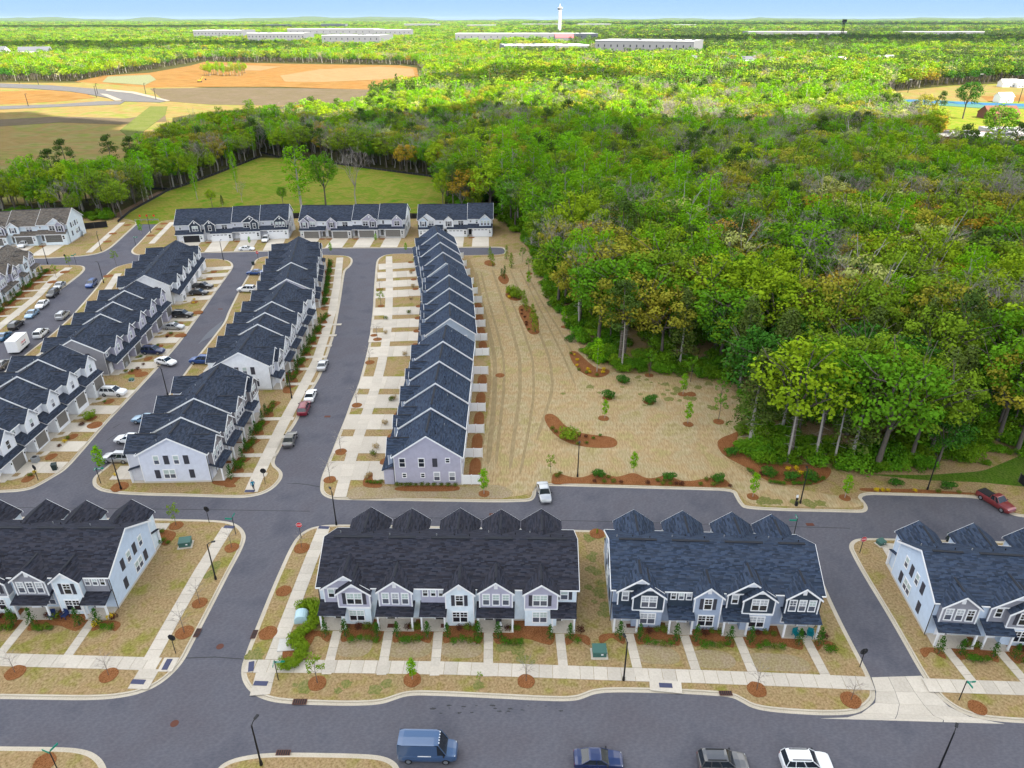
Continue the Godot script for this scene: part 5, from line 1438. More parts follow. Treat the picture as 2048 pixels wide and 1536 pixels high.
func street_things() -> void:
	var p := lamp_proto()
	var first := true
	var spots := [
		[Vector2(12.11, -53.95), 1.9, "black street lamp on the grass strip before the blue-grey row"],
		[Vector2(-59.61, -89.13), -0.5, "black street lamp before the pale gable end wall"],
		[Vector2(10.27, -92.46), 1.4, "black street lamp at the meadow mulch bed by the parking bay"],
		[Vector2(42.69, -85.61), 1.4, "black street lamp on the grass island between two parking bays"],
		[Vector2(63.28, -89), 1.4, "black street lamp behind the second parking bay near the red pickup"],
		[Vector2(-24.13, -44.12), 1.2, "black street lamp at the bottom street corner"],
		[Vector2(-37.94, -69.57), 0.3, "black street lamp in the grass strip left of the side street"],
		[Vector2(-24.91, -80.59), 2.1, "black street lamp behind the white row's left end"],
		[Vector2(-126.83, -214.09), 1.8, "black street lamp by the brown roofed row's sidewalk"],
		[Vector2(-110.83, -184.25), 2.6, "black street lamp above the blue parked car"],
		[Vector2(-65.59, -119.53), 2.6, "black street lamp at the alley kerb by the white sedan"],
		[Vector2(-41.62, -118.32), 0.2, "black street lamp on the lawn before the white gable"],
		[Vector2(-121.16, -235.4), 0.6, "black street lamp beside the barricaded street end"],
		[Vector2(-85.82, -204.9), 1.5, "black street lamp at the alley's far mouth"],
		[Vector2(40.54, -43.36), 0.9, "black street lamp at the lower right, its foot out of view"],
		[Vector2(-135.78, -201.03), 2.0, "short black lamp post at the far left lawn edge"]]
	for q in spots:
		var at := Vector3(q[0].x, LAWN, q[0].y)
		if first:
			p.position = at
			p.rotation.y = q[1]
			p.set_meta("label", q[2])
			first = false
		else:
			copy(p, q[2], at, q[1])
	# stop signs; yaw turns the red face
	var s := new_st()
	var sp := thing("stop_sign", "", "stop sign", Vector3.ZERO, 0.0, "stop signs at the junctions")
	sp.set_meta("base", "stop_sign")
	tube(s, [Vector3.ZERO, Vector3(0, 2.75, 0)], [0.05, 0.045], 6)
	part("post", s.commit(), M.black, sp)
	var oct := func(z0: float, z1: float, rad: float) -> ArrayMesh:
		var o := new_st()
		var pts := []
		for k in 8:
			var a := TAU * (k + 0.5) / 8
			pts.append(Vector2(cos(a), sin(a)) * rad + Vector2(0, 2.35))
		for k in 8:
			var a: Vector2 = pts[k]
			var b: Vector2 = pts[(k + 1) % 8]
			tri(o, Vector3(0, 2.35, z1), Vector3(a.x, a.y, z1), Vector3(b.x, b.y, z1))
			tri(o, Vector3(0, 2.35, z0), Vector3(b.x, b.y, z0), Vector3(a.x, a.y, z0))
			quad(o, Vector3(a.x, a.y, z0), Vector3(b.x, b.y, z0), Vector3(b.x, b.y, z1), Vector3(a.x, a.y, z1))
		return o.commit()
	part("back_plate", oct.call(0.05, 0.075, 0.47), M.black_matt, sp)
	var wb := part("border", oct.call(0.076, 0.082, 0.44), M.sign_white, sp)
	part("face", oct.call(0.083, 0.09, 0.41), M.sign_red, sp)
	var tm := TextMesh.new()
	var fo := SystemFont.new()
	fo.font_names = PackedStringArray(["Droid Sans"])
	fo.font_weight = 700
	tm.font = fo
	tm.text = "STOP"
	tm.font_size = 32
	tm.pixel_size = 0.0088
	tm.depth = 0.006
	part("letters", tm, M.sign_white, sp, Transform3D(Basis(), Vector3(0, 2.35, 0.094)))
	first = true
	for q in [[Vector2(-29.11, -77.64), 0.1, "red stop sign facing the camera at the side street's upper corner"], [Vector2(46.75, -74.65), 0.15, "red stop sign facing the camera at the pale blue row's corner"], [Vector2(-75.41, -204.9), 0.0, "red stop sign facing the camera at the alley's far mouth"],
		[Vector2(-38.05, -57.64), 3.0, "black back of a stop sign in the left grass strip"], [Vector2(38.5, -55.69), 3.3, "black back of a stop sign by the right side street"], [Vector2(-38.07, -90.57), 3.2, "black back of a stop sign on the rounded kerb near the walking person"],
		[Vector2(-43.11, -81.04), 2.9, "black back of a stop sign behind the light blue row"], [Vector2(-73.68, -91.51), 2.7, "black back of a stop sign before the white row's taupe garages"], [Vector2(-130.48, -201.51), 2.8, "black back of a stop sign by the brown roofed porch row"]]:
		var at := Vector3(q[0].x, LAWN, q[0].y)
		if first:
			sp.position = at
			sp.rotation.y = q[1]
			sp.set_meta("label", q[2])
			first = false
		else:
			copy(sp, q[2], at, q[1])
	# street name signs
	var np := thing("street_name_sign", "", "street sign", Vector3.ZERO, 0.0, "green street name signs")
	np.set_meta("base", "street_name_sign")
	s = new_st()
	tube(s, [Vector3.ZERO, Vector3(0, 2.9, 0)], [0.055, 0.05], 6)
	part("post", s.commit(), M.black, np)
	var bl := part("name_blade", box_mesh(Vector3(0.06, 2.55, -0.015), Vector3(1.05, 2.8, 0.015)), M.sign_green, np)
	part("white_line", box_mesh(Vector3(0.2, 2.64, 0.016), Vector3(0.62, 2.72, 0.02)), M.sign_white, bl)
	bl = part("name_blade", box_mesh(Vector3(-0.015, 2.82, 0.06), Vector3(0.015, 3.05, 0.9)), M.sign_green, np)
	part("white_line", box_mesh(Vector3(0.016, 2.9, 0.2), Vector3(0.02, 2.98, 0.6)), M.sign_white, bl)
	first = true
	for q in [[Vector2(-38.46, -78.5), 3.1, "green street name sign on the rounded corner behind the light blue row"], [Vector2(-25.38, -54.01), 0.1, "green street name sign at the front sidewalk corner"], [Vector2(47.08, -51.4), 0.1, "green street name sign at the apron before the pale blue row"], [Vector2(39.11, -78.18), 3.1, "green street name sign showing above the slate blue roof"], [Vector2(-63.55, -90.71), 0.2, "green street name sign at the pale gable's corner"], [Vector2(-127.18, -200.56), 2.9, "green street name sign at the brown roofed row's corner"], [Vector2(-118.98, -220.06), 0.3, "green street name sign beside the small lime tree"], [Vector2(-43.24, -43.41), 2.8, "green street name sign at the bottom left corner"]]:
		var at := Vector3(q[0].x, LAWN, q[0].y)
		if first:
			np.position = at
			np.rotation.y = q[1]
			np.set_meta("label", q[2])
			first = false
		else:
			copy(np, q[2], at, q[1])
	# ground transformers
	for q in [[Vector2(-44.48, -76.18), 0.2, 1.0, "green transformer box on a pad in the lawn beside the light blue row"], [Vector2(9.84, -57.5), 0.0, 1.0, "green transformer box on the lawn between the white and the blue-grey rows"], [Vector2(-75.35, -125.61), 0.0, 0.55, "small green utility box on the lawn by the alley"], [Vector2(50.37, -76.38), 0.4, 0.7, "small green transformer behind the pale blue row's corner"], [Vector2(-116.05, -244.45), 0.2, 0.9, "dark green utility box beside the far sidewalk"]]:
		var b := thing("transformer_box", q[3], "transformer", Vector3(q[0].x, LAWN, q[0].y), q[1], "green utility boxes on the lawns")
		var k: float = q[2]
		part("pad", box_mesh(Vector3(-0.95 * k, -0.1, -0.8 * k), Vector3(0.95 * k, 0.1, 0.8 * k)), M.concrete[0], b)
		part("body", box_mesh(Vector3(-0.75 * k, 0.101, -0.6 * k), Vector3(0.75 * k, 0.85 * k, 0.55 * k)), M.box_green, b)
		var sl := new_st()
		roof_board(sl, Vector3(-0.8 * k, 0.82 * k, 0.62 * k), Vector3(0.8 * k, 0.82 * k, 0.62 * k), Vector3(0.8 * k, 1.0 * k, -0.65 * k), Vector3(-0.8 * k, 1.0 * k, -0.65 * k), 0.1 * k)
		part("lid", sl.commit(), M.box_green, b)
		part("warning_plate", box_mesh(Vector3(0.15 * k, 0.4 * k, 0.551 * k), Vector3(0.4 * k, 0.6 * k, 0.56 * k)), M.sign_white, b)
	# wheeled bins
	for q in [[Vector2(-72.69, -94.4), 0.4, "dark wheeled bin at the driveway's end by the alley mouth"], [Vector2(-75.34, -200.08), 0.1, "dark wheeled bin at the alley's far corner"], [Vector2(60.14, -77.11), 1.2, "dark wheeled bin behind the pale blue row's wings"]]:
		var b := thing("wheeled_bin", q[2], "bin", Vector3(q[0].x, LAWN, q[0].y), q[1], "wheeled bins by the driveways")
		var bs := new_st()
		var lo := [Vector3(-0.3, 0.08, -0.35), Vector3(0.3, 0.08, -0.35), Vector3(0.3, 0.08, 0.3), Vector3(-0.3, 0.08, 0.3)]
		var hi := [Vector3(-0.37, 1.05, -0.45), Vector3(0.37, 1.05, -0.45), Vector3(0.37, 1.05, 0.42), Vector3(-0.37, 1.05, 0.42)]
		for k in 4:
			quad(bs, lo[(k + 1) % 4], lo[k], hi[k], hi[(k + 1) % 4])
		quad(bs, lo[0], lo[1], lo[2], lo[3])
		part("body", bs.commit(), M.bin, b)
		part("lid", box_mesh(Vector3(-0.4, 1.051, -0.5), Vector3(0.4, 1.13, 0.45)), M.bin, b)
		for k in [-1, 1]:
			var w := new_st()
			tube(w, [Vector3(k * 0.3 - 0.04, 0.12, -0.36), Vector3(k * 0.3 + 0.04, 0.12, -0.36)], [0.13, 0.13], 8)
			part("wheel", w.commit(), M.black_matt, b)
	# inlets, drains and manholes
	for q in [[Vector2(-36.8, -60.66), 0.6, 1.3, "rust"], [Vector2(-30.06, -60.43), 0.6, 1.3, "rust"], [Vector2(-22.31, -51.22), 1.5, 0.7, "rust"], [Vector2(-22.37, -45.38), 1.4, 0.6, "rust"], [Vector2(22.75, -52.28), 1.4, 0.6, "rust"]]:
		var g := top("storm_inlet", box_mesh(Vector3(-q[1] / 2, 0, -q[2] / 2), Vector3(q[1] / 2, 0.03, q[2] / 2)), M.rust, Vector3(q[0].x, 0.125, q[0].y))
		g.set_meta("kind", "structure")
		for k in 6:
			var w: float = (q[1] if q[1] > q[2] else q[2]) / 6.5
			var c: float = -w * 2.5 + k * w
			var bar := box_mesh(Vector3(c - w * 0.3, 0.03, -q[2] * 0.42), Vector3(c + w * 0.3, 0.045, q[2] * 0.42)) if q[1] > q[2] else box_mesh(Vector3(-q[1] * 0.42, 0.03, c - w * 0.3), Vector3(q[1] * 0.42, 0.045, c + w * 0.3))
			part("bar", bar, M.black_matt, g)
	for q in [Vector2(42.39, -80.81), Vector2(-2.76, -83.1), Vector2(-33.37, -111.67), Vector2(-72.23, -165.19)]:
		var g := top("drain_grate", box_mesh(Vector3(-0.55, 0, -0.3), Vector3(0.55, 0.02, 0.3)), M.rust, Vector3(q.x, 0.0, q.y))
		g.set_meta("kind", "structure")
	for q in [Vector2(-33.46, -58.72), Vector2(-34.45, -48.71)]:
		var ms := new_st()
		tube(ms, [Vector3(0, -0.1, 0), Vector3(0, 0.012, 0)], [0.42, 0.42], 16)
		var g := top("manhole_cover", ms.commit(), M.rust, Vector3(q.x, 0, q.y))
		g.set_meta("kind", "structure")
	# valve pad and the light blue enclosure in the hedge
	var vp := thing("valve_pad", "white concrete valve pad ringed by the yellow-green hedge", "utility pad", Vector3(Vector2(-25.63, -58.79).x, LAWN, Vector2(-25.63, -58.79).y), 0.1)
	part("slab", box_mesh(Vector3(-1.1, -0.1, -0.9), Vector3(1.1, 0.16, 0.9)), M.concrete_white, vp)
	var vs := new_st()
	tube(vs, [Vector3(0.3, 0.16, 0), Vector3(0.3, 0.34, 0)], [0.36, 0.34], 12)
	part("cover", vs.commit(), M.concrete[1], vp)
	var dm := thing("utility_enclosure", "rounded light blue utility enclosure inside the hedge corner", "enclosure", Vector3(Vector2(-25.13, -62.76).x, LAWN, Vector2(-25.13, -62.76).y), 0.15)
	var ds := new_st()
	for k in 8:
		var a0 := PI * k / 8
		var a1 := PI * (k + 1) / 8
		quad(ds, Vector3(cos(a0) * 0.75, 0.5 + sin(a0) * 0.6, 0.7), Vector3(cos(a0) * 0.75, 0.5 + sin(a0) * 0.6, -0.7), Vector3(cos(a1) * 0.75, 0.5 + sin(a1) * 0.6, -0.7), Vector3(cos(a1) * 0.75, 0.5 + sin(a1) * 0.6, 0.7))
		for z in [-0.7, 0.7]:
			if z > 0: tri(ds, Vector3(0, 0.5, z), Vector3(cos(a0) * 0.75, 0.5 + sin(a0) * 0.6, z), Vector3(cos(a1) * 0.75, 0.5 + sin(a1) * 0.6, z))
			else: tri(ds, Vector3(0, 0.5, z), Vector3(cos(a1) * 0.75, 0.5 + sin(a1) * 0.6, z), Vector3(cos(a0) * 0.75, 0.5 + sin(a0) * 0.6, z))
	part("shell", ds.commit(), M.dome, dm)
	part("base", box_mesh(Vector3(-0.76, -0.05, -0.71), Vector3(0.76, 0.499, 0.71)), M.dome, dm)
	# marker post on the grass island
	var wp := thing("pet_waste_station", "black and white post with bin on the grass island by the lamp", "waste station", Vector3(Vector2(41.74, -85.01).x, LAWN, Vector2(41.74, -85.01).y), 0.1)
	part("post", box_mesh(Vector3(-0.05, 0, -0.05), Vector3(0.05, 2.0, 0.05)), M.black, wp)
	part("bin", box_mesh(Vector3(-0.2, 0.2, 0.051), Vector3(0.2, 0.85, 0.35)), M.black, wp)
	part("bag_box", box_mesh(Vector3(-0.16, 1.1, 0.051), Vector3(0.16, 1.45, 0.18)), M.black, wp)
	part("sign_plate", box_mesh(Vector3(-0.17, 1.5, 0.052), Vector3(0.17, 2.0, 0.08)), M.sign_white, wp)
	# barricade and end markers of the far street
	var a: Vector2 = Vector2(-133.37, -249.91)
	var b: Vector2 = Vector2(-125.19, -250.61)
	var bc := thing("guard_rail", "grey guard rail across the end of the far side street", "guard rail", Vector3(a.x, LAWN, a.y), atan2(-(b.y - a.y), b.x - a.x))
	var bl2 := a.distance_to(b)
	part("rail", box_mesh(Vector3(0, 0.45, -0.05), Vector3(bl2, 0.8, 0.05)), M.metal, bc)
	for k in 5:
		part("post", box_mesh(Vector3(0.1 + k * (bl2 - 0.3) / 4, 0, -0.2), Vector3(0.25 + k * (bl2 - 0.3) / 4, 0.75, -0.06)), M.steel_grey, bc)
	for k in 3:
		var m := a.lerp(b, 0.22 + 0.29 * k)
		var em := thing("end_marker", ["left", "middle", "right"][k] + " red diamond end-of-road marker behind the guard rail", "road marker", Vector3(m.x, LAWN, m.y - 0.6), bc.rotation.y, "red markers at the far street end")
		part("post", box_mesh(Vector3(-0.04, 0, -0.04), Vector3(0.04, 1.5, 0.04)), M.steel_grey, em)
		var dsn := new_st()
		box(dsn, Vector3(-0.34, -0.34, 0.041), Vector3(0.34, 0.34, 0.06), Transform3D(Basis(Vector3(0, 0, 1), PI / 4), Vector3(0, 1.9, 0)))
		part("diamond", dsn.commit(), M.sign_orange, em)
	# black silt fences and the dark fence behind the rows
	silt("black silt fence along the woods left of the clearing", pv([-143.58, -298.83, -138.67, -322.4, -134.31, -354.72, -130.76, -382.72]))
	silt("black silt fence along the back of the clearing", pv([-134.65, -395.09, -119.75, -379.74, -93.18, -365.45, -62.53, -345.79, -35.32, -329.1]))
	silt("black silt fence from the clearing's corner to the street end", pv([-143.58, -301.73, -142.78, -291.35, -141.75, -264.53, -138.7, -248.52]))
	silt("short black silt fence running into the left woods", pv([-144.41, -302.7, -152.42, -303.69, -157.35, -300.76]))
	silt("dark mesh fence behind the navy row", pv([-81.15, -254.14, -76.31, -254.86]), 2.0)
	silt("dark mesh fence behind the taupe garage row", pv([-39.14, -254.14, -32.67, -254.14]), 2.0)
	silt("dark mesh fence behind the brown roofed row", pv([-146.36, -239.21, -139.16, -242.46]), 2.2)
	silt("black silt fence at the meadow's upper edge", pv([32.96, -131.27, 38.06, -128.96, 41.64, -127.16, 44.19, -124.1]), 0.7)
	silt("black fence piece at the right grass slope", pv([78.49, -91.11, 78.65, -88.49, 79.67, -86.6]), 1.6)
	# white gate panels at the ends of the far rows
	for q in [[Vector2(-141.01, -230.49), 2.1, "white vinyl fence at the brown roofed row's rear corner"], [Vector2(-74.18, -236.03), 1.4, "white vinyl fence piece at the navy row's rear corner"]]:
		var f := thing("vinyl_fence", q[2], "fence", Vector3(q[0].x, LAWN, q[0].y), q[1], "white vinyl fences of the far rows")
		for k in 8:
			part("fence_board", box_mesh(Vector3(k * 0.4, 0.05, -0.03), Vector3(k * 0.4 + 0.39, 1.8, 0.03)), M.vinyl, f)
	# porch furniture
	for q in [[32.9, -60.0, 0.3, M.teal, "teal porch chair left of the small table on the blue-grey row"], [34.5, -59.95, -0.4, M.teal, "teal porch chair right of the small table on the blue-grey row"], [-54.9, -62.9, 0.2, M.blue_fab, "dark blue porch chair beside the door of the light blue row"], [-53.4, -62.9, -0.3, M.blue_fab, "dark blue porch chair at the right post of the light blue row"]]:
		var ch := thing("porch_chair", q[4], "chair", Vector3(q[0], 0.26, q[1]), q[2], "chairs on the front porches")
		part("seat", box_mesh(Vector3(-0.32, 0.38, -0.3), Vector3(0.32, 0.46, 0.34)), q[3], ch)
		part("backrest", box_mesh(Vector3(-0.32, 0.461, -0.36), Vector3(0.32, 1.05, -0.28)), q[3], ch)
		for k in [-1, 1]:
			part("armrest", box_mesh(Vector3(k * 0.35 - 0.05, 0.62, -0.3), Vector3(k * 0.35 + 0.05, 0.68, 0.34)), q[3], ch)
			part("leg", box_mesh(Vector3(k * 0.3 - 0.03, 0, -0.3), Vector3(k * 0.3 + 0.03, 0.38, -0.24)), q[3], ch)
			part("leg", box_mesh(Vector3(k * 0.3 - 0.03, 0, 0.26), Vector3(k * 0.3 + 0.03, 0.38, 0.32)), q[3], ch)
	var tb := thing("porch_table", "small dark table between the teal porch chairs", "table", Vector3(33.7, 0.26, -60.0))
	part("table_top", box_mesh(Vector3(-0.3, 0.5, -0.3), Vector3(0.3, 0.55, 0.3)), M.black, tb)
	part("leg", box_mesh(Vector3(-0.05, 0, -0.05), Vector3(0.05, 0.5, 0.05)), M.black, tb)
	var gr := thing("porch_chair", "black chair with white cushion on the fourth porch of the white row", "chair", Vector3(-1.5, 0.26, -61.4), 0.2)
	part("seat", box_mesh(Vector3(-0.35, 0.35, -0.3), Vector3(0.35, 0.45, 0.35)), M.black, gr)
	part("cushion", box_mesh(Vector3(-0.3, 0.451, -0.25), Vector3(0.3, 0.56, 0.3)), M.sign_white, gr)
	part("backrest", box_mesh(Vector3(-0.35, 0.45, -0.4), Vector3(0.35, 1.1, -0.31)), M.black, gr)
	for q in [[-16.0 - 3.6, "dark doormat before the first black door"], [-14.2, "red-brown doormat before the second black door"], [-7.9, "brown porch rug before the third black door"], [14.0, "red-brown doormat on the blue-grey row's first porch"]]:
		tag(top("doormat", box_mesh(Vector3(-0.5, 0, -0.3), Vector3(0.5, 0.02, 0.3)), M.rust, Vector3(q[0], 0.258, -61.6)), q[1], "doormat", "doormats on the front porches")
	# outdoor air units
	for q in [[Vector2(-77.08, -96.69), "grey air conditioning unit beside the white row's last garage"], [Vector2(-79.83, -132.21), "grey air conditioning unit beside the dark grey row's corner"], [Vector2(-84, -171.52), "grey air conditioning unit beside the bright white gable"]]:
		var ac := thing("air_unit", q[1], "air conditioner", Vector3(q[0].x, LAWN, q[0].y), 0.0, "air conditioning units")
		part("body", box_mesh(Vector3(-0.45, 0.05, -0.45), Vector3(0.45, 0.95, 0.45)), M.steel_grey, ac)
		var fs := new_st()
		tube(fs, [Vector3(0, 0.951, 0), Vector3(0, 1.0, 0)], [0.36, 0.36], 12)
		part("fan_guard", fs.commit(), M.black_matt, ac)

func silt(label: String, pts: PackedVector2Array, h := 0.9) -> void:
	var r := thing("mesh_fence", label, "fence", Vector3(pts[0].x, 0.05, pts[0].y), 0.0, "black fences at the woods")
	var o := pts[0]
	var l := line_len(pts)
	var n := int(max(2, l / 3.0))
	var prev := pts[0]
	for i in n:
		var q: Array = along(pts, l * (i + 1) / n)
		var a := Vector3(prev.x - o.x, 0, prev.y - o.y)
		var b := Vector3(q[0].x - o.x, 0, q[0].y - o.y)
		var s := new_st()
		var t := Transform3D(Basis(Vector3.UP, atan2(-(b.z - a.z), b.x - a.x)), a)
		box(s, Vector3(0, 0, -0.02), Vector3(a.distance_to(b), h, 0.02), t)
		part("fabric_panel", s.commit(), M.silt, r)
		s = new_st()
		box(s, Vector3(-0.04, 0, 0.021), Vector3(0.04, h + 0.2, 0.1), t)
		part("stake", s.commit(), M.bark, r)
		prev = q[0]

# ---------------------------------------------------------------- vehicles (front towards local +x)
func loft(s: SurfaceTool, secs: Array) -> void:     # rings of equal length, smooth, capped
	var n: int = secs[0].size()
	for i in secs.size() - 1:
		for k in n:
			var k2 := (k + 1) % n
			quad(s, secs[i][k], secs[i][k2], secs[i + 1][k2], secs[i + 1][k])
	for e in [[0, -1], [secs.size() - 1, 1]]:
		var ring: Array = secs[e[0]]
		for k in range(1, n - 1):
			if e[1] > 0: tri(s, ring[0], ring[k], ring[k + 1])
			else: tri(s, ring[0], ring[k + 1], ring[k])

func ring_at(x: float, w: float, y0: float, yt: float, tuck := 0.9) -> Array:
	var h := w / 2
	return [Vector3(x, y0, -h * 0.88), Vector3(x, y0 + (yt - y0) * 0.35, -h), Vector3(x, y0 + (yt - y0) * 0.75, -h * 0.99), Vector3(x, yt - 0.03, -h * 0.93), Vector3(x, yt, -h * tuck * 0.86), Vector3(x, yt + 0.025, 0), Vector3(x, yt, h * tuck * 0.86), Vector3(x, yt - 0.03, h * 0.93), Vector3(x, y0 + (yt - y0) * 0.75, h * 0.99), Vector3(x, y0 + (yt - y0) * 0.35, h), Vector3(x, y0, h * 0.88)]

func car_proto(kind: String) -> Node3D:
	var r := thing("car", "", {"sedan": "car", "suv": "car", "van": "van", "pickup": "pickup truck"}[kind])
	r.set_meta("base", {"sedan": "parked_car", "suv": "parked_car", "van": "delivery_van", "pickup": "pickup_truck"}[kind])
	var L: float = {"sedan": 4.75, "suv": 4.75, "van": 5.7, "pickup": 5.3}[kind]
	var W: float = {"sedan": 1.83, "suv": 1.9, "van": 2.05, "pickup": 1.95}[kind]
	var hood: float = {"sedan": 0.93, "suv": 1.08, "van": 1.25, "pickup": 1.1}[kind]
	var tail: float = {"sedan": 1.0, "suv": 1.1, "van": 1.3, "pickup": 1.12}[kind]
	var roof: float = {"sedan": 1.44, "suv": 1.72, "van": 2.6, "pickup": 1.75}[kind]
	var wb: float = {"sedan": 2.75, "suv": 2.8, "van": 3.6, "pickup": 3.3}[kind]
	var wr: float = {"sedan": 0.33, "suv": 0.37, "van": 0.36, "pickup": 0.38}[kind]
	var h := L / 2
	var s := new_st()
	var secs := []
	for q in [[-1.0, 0.84, 0.4, tail - 0.22], [-0.97, 0.93, 0.28, tail - 0.06], [-0.85, 1.0, 0.24, tail], [-0.35, 1.0, 0.22, tail - 0.02], [0.25, 1.0, 0.22, hood + 0.02], [0.62, 0.99, 0.24, hood - 0.03], [0.86, 0.95, 0.26, hood - 0.13], [0.965, 0.86, 0.3, hood - 0.24], [1.0, 0.7, 0.38, hood - 0.4]]:
		secs.append(ring_at(h * q[0], W * q[1], q[2], q[3]))
	loft(s, secs)
	part("body", s.commit(), M.paint0, r)
	# cabin: glass all round, painted roof and pillars
	var cab: Array = {"sedan": [-0.72, -0.4, 0.1, 0.42], "suv": [-0.95, -0.84, 0.12, 0.42], "van": [-0.985, -0.97, 0.42, 0.66], "pickup": [-0.16, -0.13, 0.16, 0.4]}[kind]
	var wt := W * (0.72 if kind != "van" else 0.86)
	var wl := W * 0.9
	var belt := tail - 0.03
	var c := [Vector3(h * cab[0], belt, -wl / 2), Vector3(h * cab[3], hood - 0.02, -wl / 2), Vector3(h * cab[3], hood - 0.02, wl / 2), Vector3(h * cab[0], belt, wl / 2)]
	var t := [Vector3(h * cab[1], roof - 0.05, -wt / 2), Vector3(h * cab[2], roof - 0.05, -wt / 2), Vector3(h * cab[2], roof - 0.05, wt / 2), Vector3(h * cab[1], roof - 0.05, wt / 2)]
	var g := new_st()
	for k in 4:
		quad(g, c[(k + 1) % 4], c[k], t[k], t[(k + 1) % 4])
	part("window", g.commit(), M.car_glass, r)
	var rs := new_st()
	secs = []
	for q in [[0.0, 0.9], [0.12, 1.0], [0.88, 1.0], [1.0, 0.9]]:
		var x: float = lerpf(h * cab[1], h * cab[2], q[0])
		var y: float = roof - (0.04 if q[1] < 1.0 else 0.0)
		var z: float = wt / 2 * q[1] + 0.02
		secs.append([Vector3(x, roof - 0.07, -z), Vector3(x, y - 0.02, -z), Vector3(x, y, -z * 0.8), Vector3(x, y + 0.02, 0), Vector3(x, y, z * 0.8), Vector3(x, y - 0.02, z), Vector3(x, roof - 0.07, z)])
	loft(rs, secs)
	var rp := part("roof", rs.commit(), M.paint0, r)
	var ps := []
	for k in 4:
		var z: float = signf(c[k].z)
		ps.append([c[k] + Vector3(0, 0, 0.015 * z), t[k] + Vector3(0, 0, 0.015 * z)])
	for z in [-1, 1]:
		for f in ([0.45] if kind != "suv" else [0.4, 0.72]):
			ps.append([Vector3(lerpf(h * cab[3], h * cab[0], f), belt, z * (wl / 2 + 0.012)), Vector3(lerpf(h * cab[2], h * cab[1], f), roof - 0.05, z * (wt / 2 + 0.012))])
	for q in ps:
		var pst := new_st()
		tube(pst, [q[0], q[1]], [0.05, 0.045], 4)
		part("pillar", pst.commit(), M.paint0, rp)
	if kind == "van":
		for z in [-1, 1]:
			var sd := new_st()
			var x0 := h * -0.965
			var x1 := h * 0.36
			var a0 := Vector3(x0, belt - 0.05, z * (wl / 2 + 0.06))
			var a1 := Vector3(x1, belt - 0.05, z * (wl / 2 + 0.06))
			var b0 := Vector3(x0, roof - 0.06, z * (wt / 2 + 0.04))
			var b1 := Vector3(x1, roof - 0.06, z * (wt / 2 + 0.04))
			if z > 0: quad(sd, a0, a1, b1, b0)
			else: quad(sd, a1, a0, b0, b1)
			part("side_panel", sd.commit(), M.paint0, r)
			part("side_stripe", box_mesh(Vector3(h * -0.3, belt - 0.12, z * (wl / 2 + 0.1) - 0.02), Vector3(h * 0.15, belt - 0.04, z * (wl / 2 + 0.1) + 0.02)), M.sign_white, r)
		var rb := new_st()
		quad(rb, Vector3(h * -0.99, belt, -wl / 2), Vector3(h * -0.99, belt, wl / 2), Vector3(h * -0.975, roof - 0.06, wt / 2), Vector3(h * -0.975, roof - 0.06, -wt / 2))
		part("rear_door", rb.commit(), M.paint0, r)
		for k in 5:
			part("marker_lamp", box_mesh(Vector3(h * 0.4, roof, -0.6 + k * 0.3 - 0.05), Vector3(h * 0.42 + 0.06, roof + 0.05, -0.6 + k * 0.3 + 0.05)), M.lamp_clear, rp)
	if kind == "pickup":
		part("bed_cover", box_mesh(Vector3(h * -0.95, tail - 0.05, -W * 0.42), Vector3(h * -0.2, tail + 0.06, W * 0.42)), M.black_matt, r)
	if kind == "suv":
		for z in [-1, 1]:
			part("roof_rail", box_mesh(Vector3(h * -0.7, roof + 0.01, z * wt * 0.42 - 0.03), Vector3(h * 0.05, roof + 0.07, z * wt * 0.42 + 0.03)), M.black, rp)
	for x in [-1, 1]:
		for z in [-1, 1]:
			var w := new_st()
			var cx: float = x * wb / 2
			var zo: float = z * (W / 2 - 0.2)
			tube(w, [Vector3(cx, wr, zo - 0.0 * z), Vector3(cx, wr, zo + 0.205 * z)], [wr, wr], 14)
			var wh := part("wheel", w.commit(), M.tyre, r)
			w = new_st()
			tube(w, [Vector3(cx, wr, zo + 0.19 * z), Vector3(cx, wr, zo + 0.215 * z)], [wr * 0.66, wr * 0.6], 10)
			part("rim", w.commit(), M.rim, wh)
	for z in [-1, 1]:
		part("headlight", box_mesh(Vector3(h * 0.93 - 0.12, hood - 0.36, z * W * 0.33 - 0.16), Vector3(h * 0.95, hood - 0.22, z * W * 0.33 + 0.16)), M.lamp_clear, r)
		part("taillight", box_mesh(Vector3(-h * 0.99, tail - 0.32, z * W * 0.36 - 0.14), Vector3(-h * 0.95, tail - 0.14, z * W * 0.36 + 0.1)), M.lamp_red, r)
		part("mirror", box_mesh(Vector3(h * cab[3] - 0.3, hood + 0.02, z * (W / 2 + 0.08) - 0.1), Vector3(h * cab[3] - 0.15, hood + 0.16, z * (W / 2 + 0.08) + 0.1)), M.black, r)
	return r

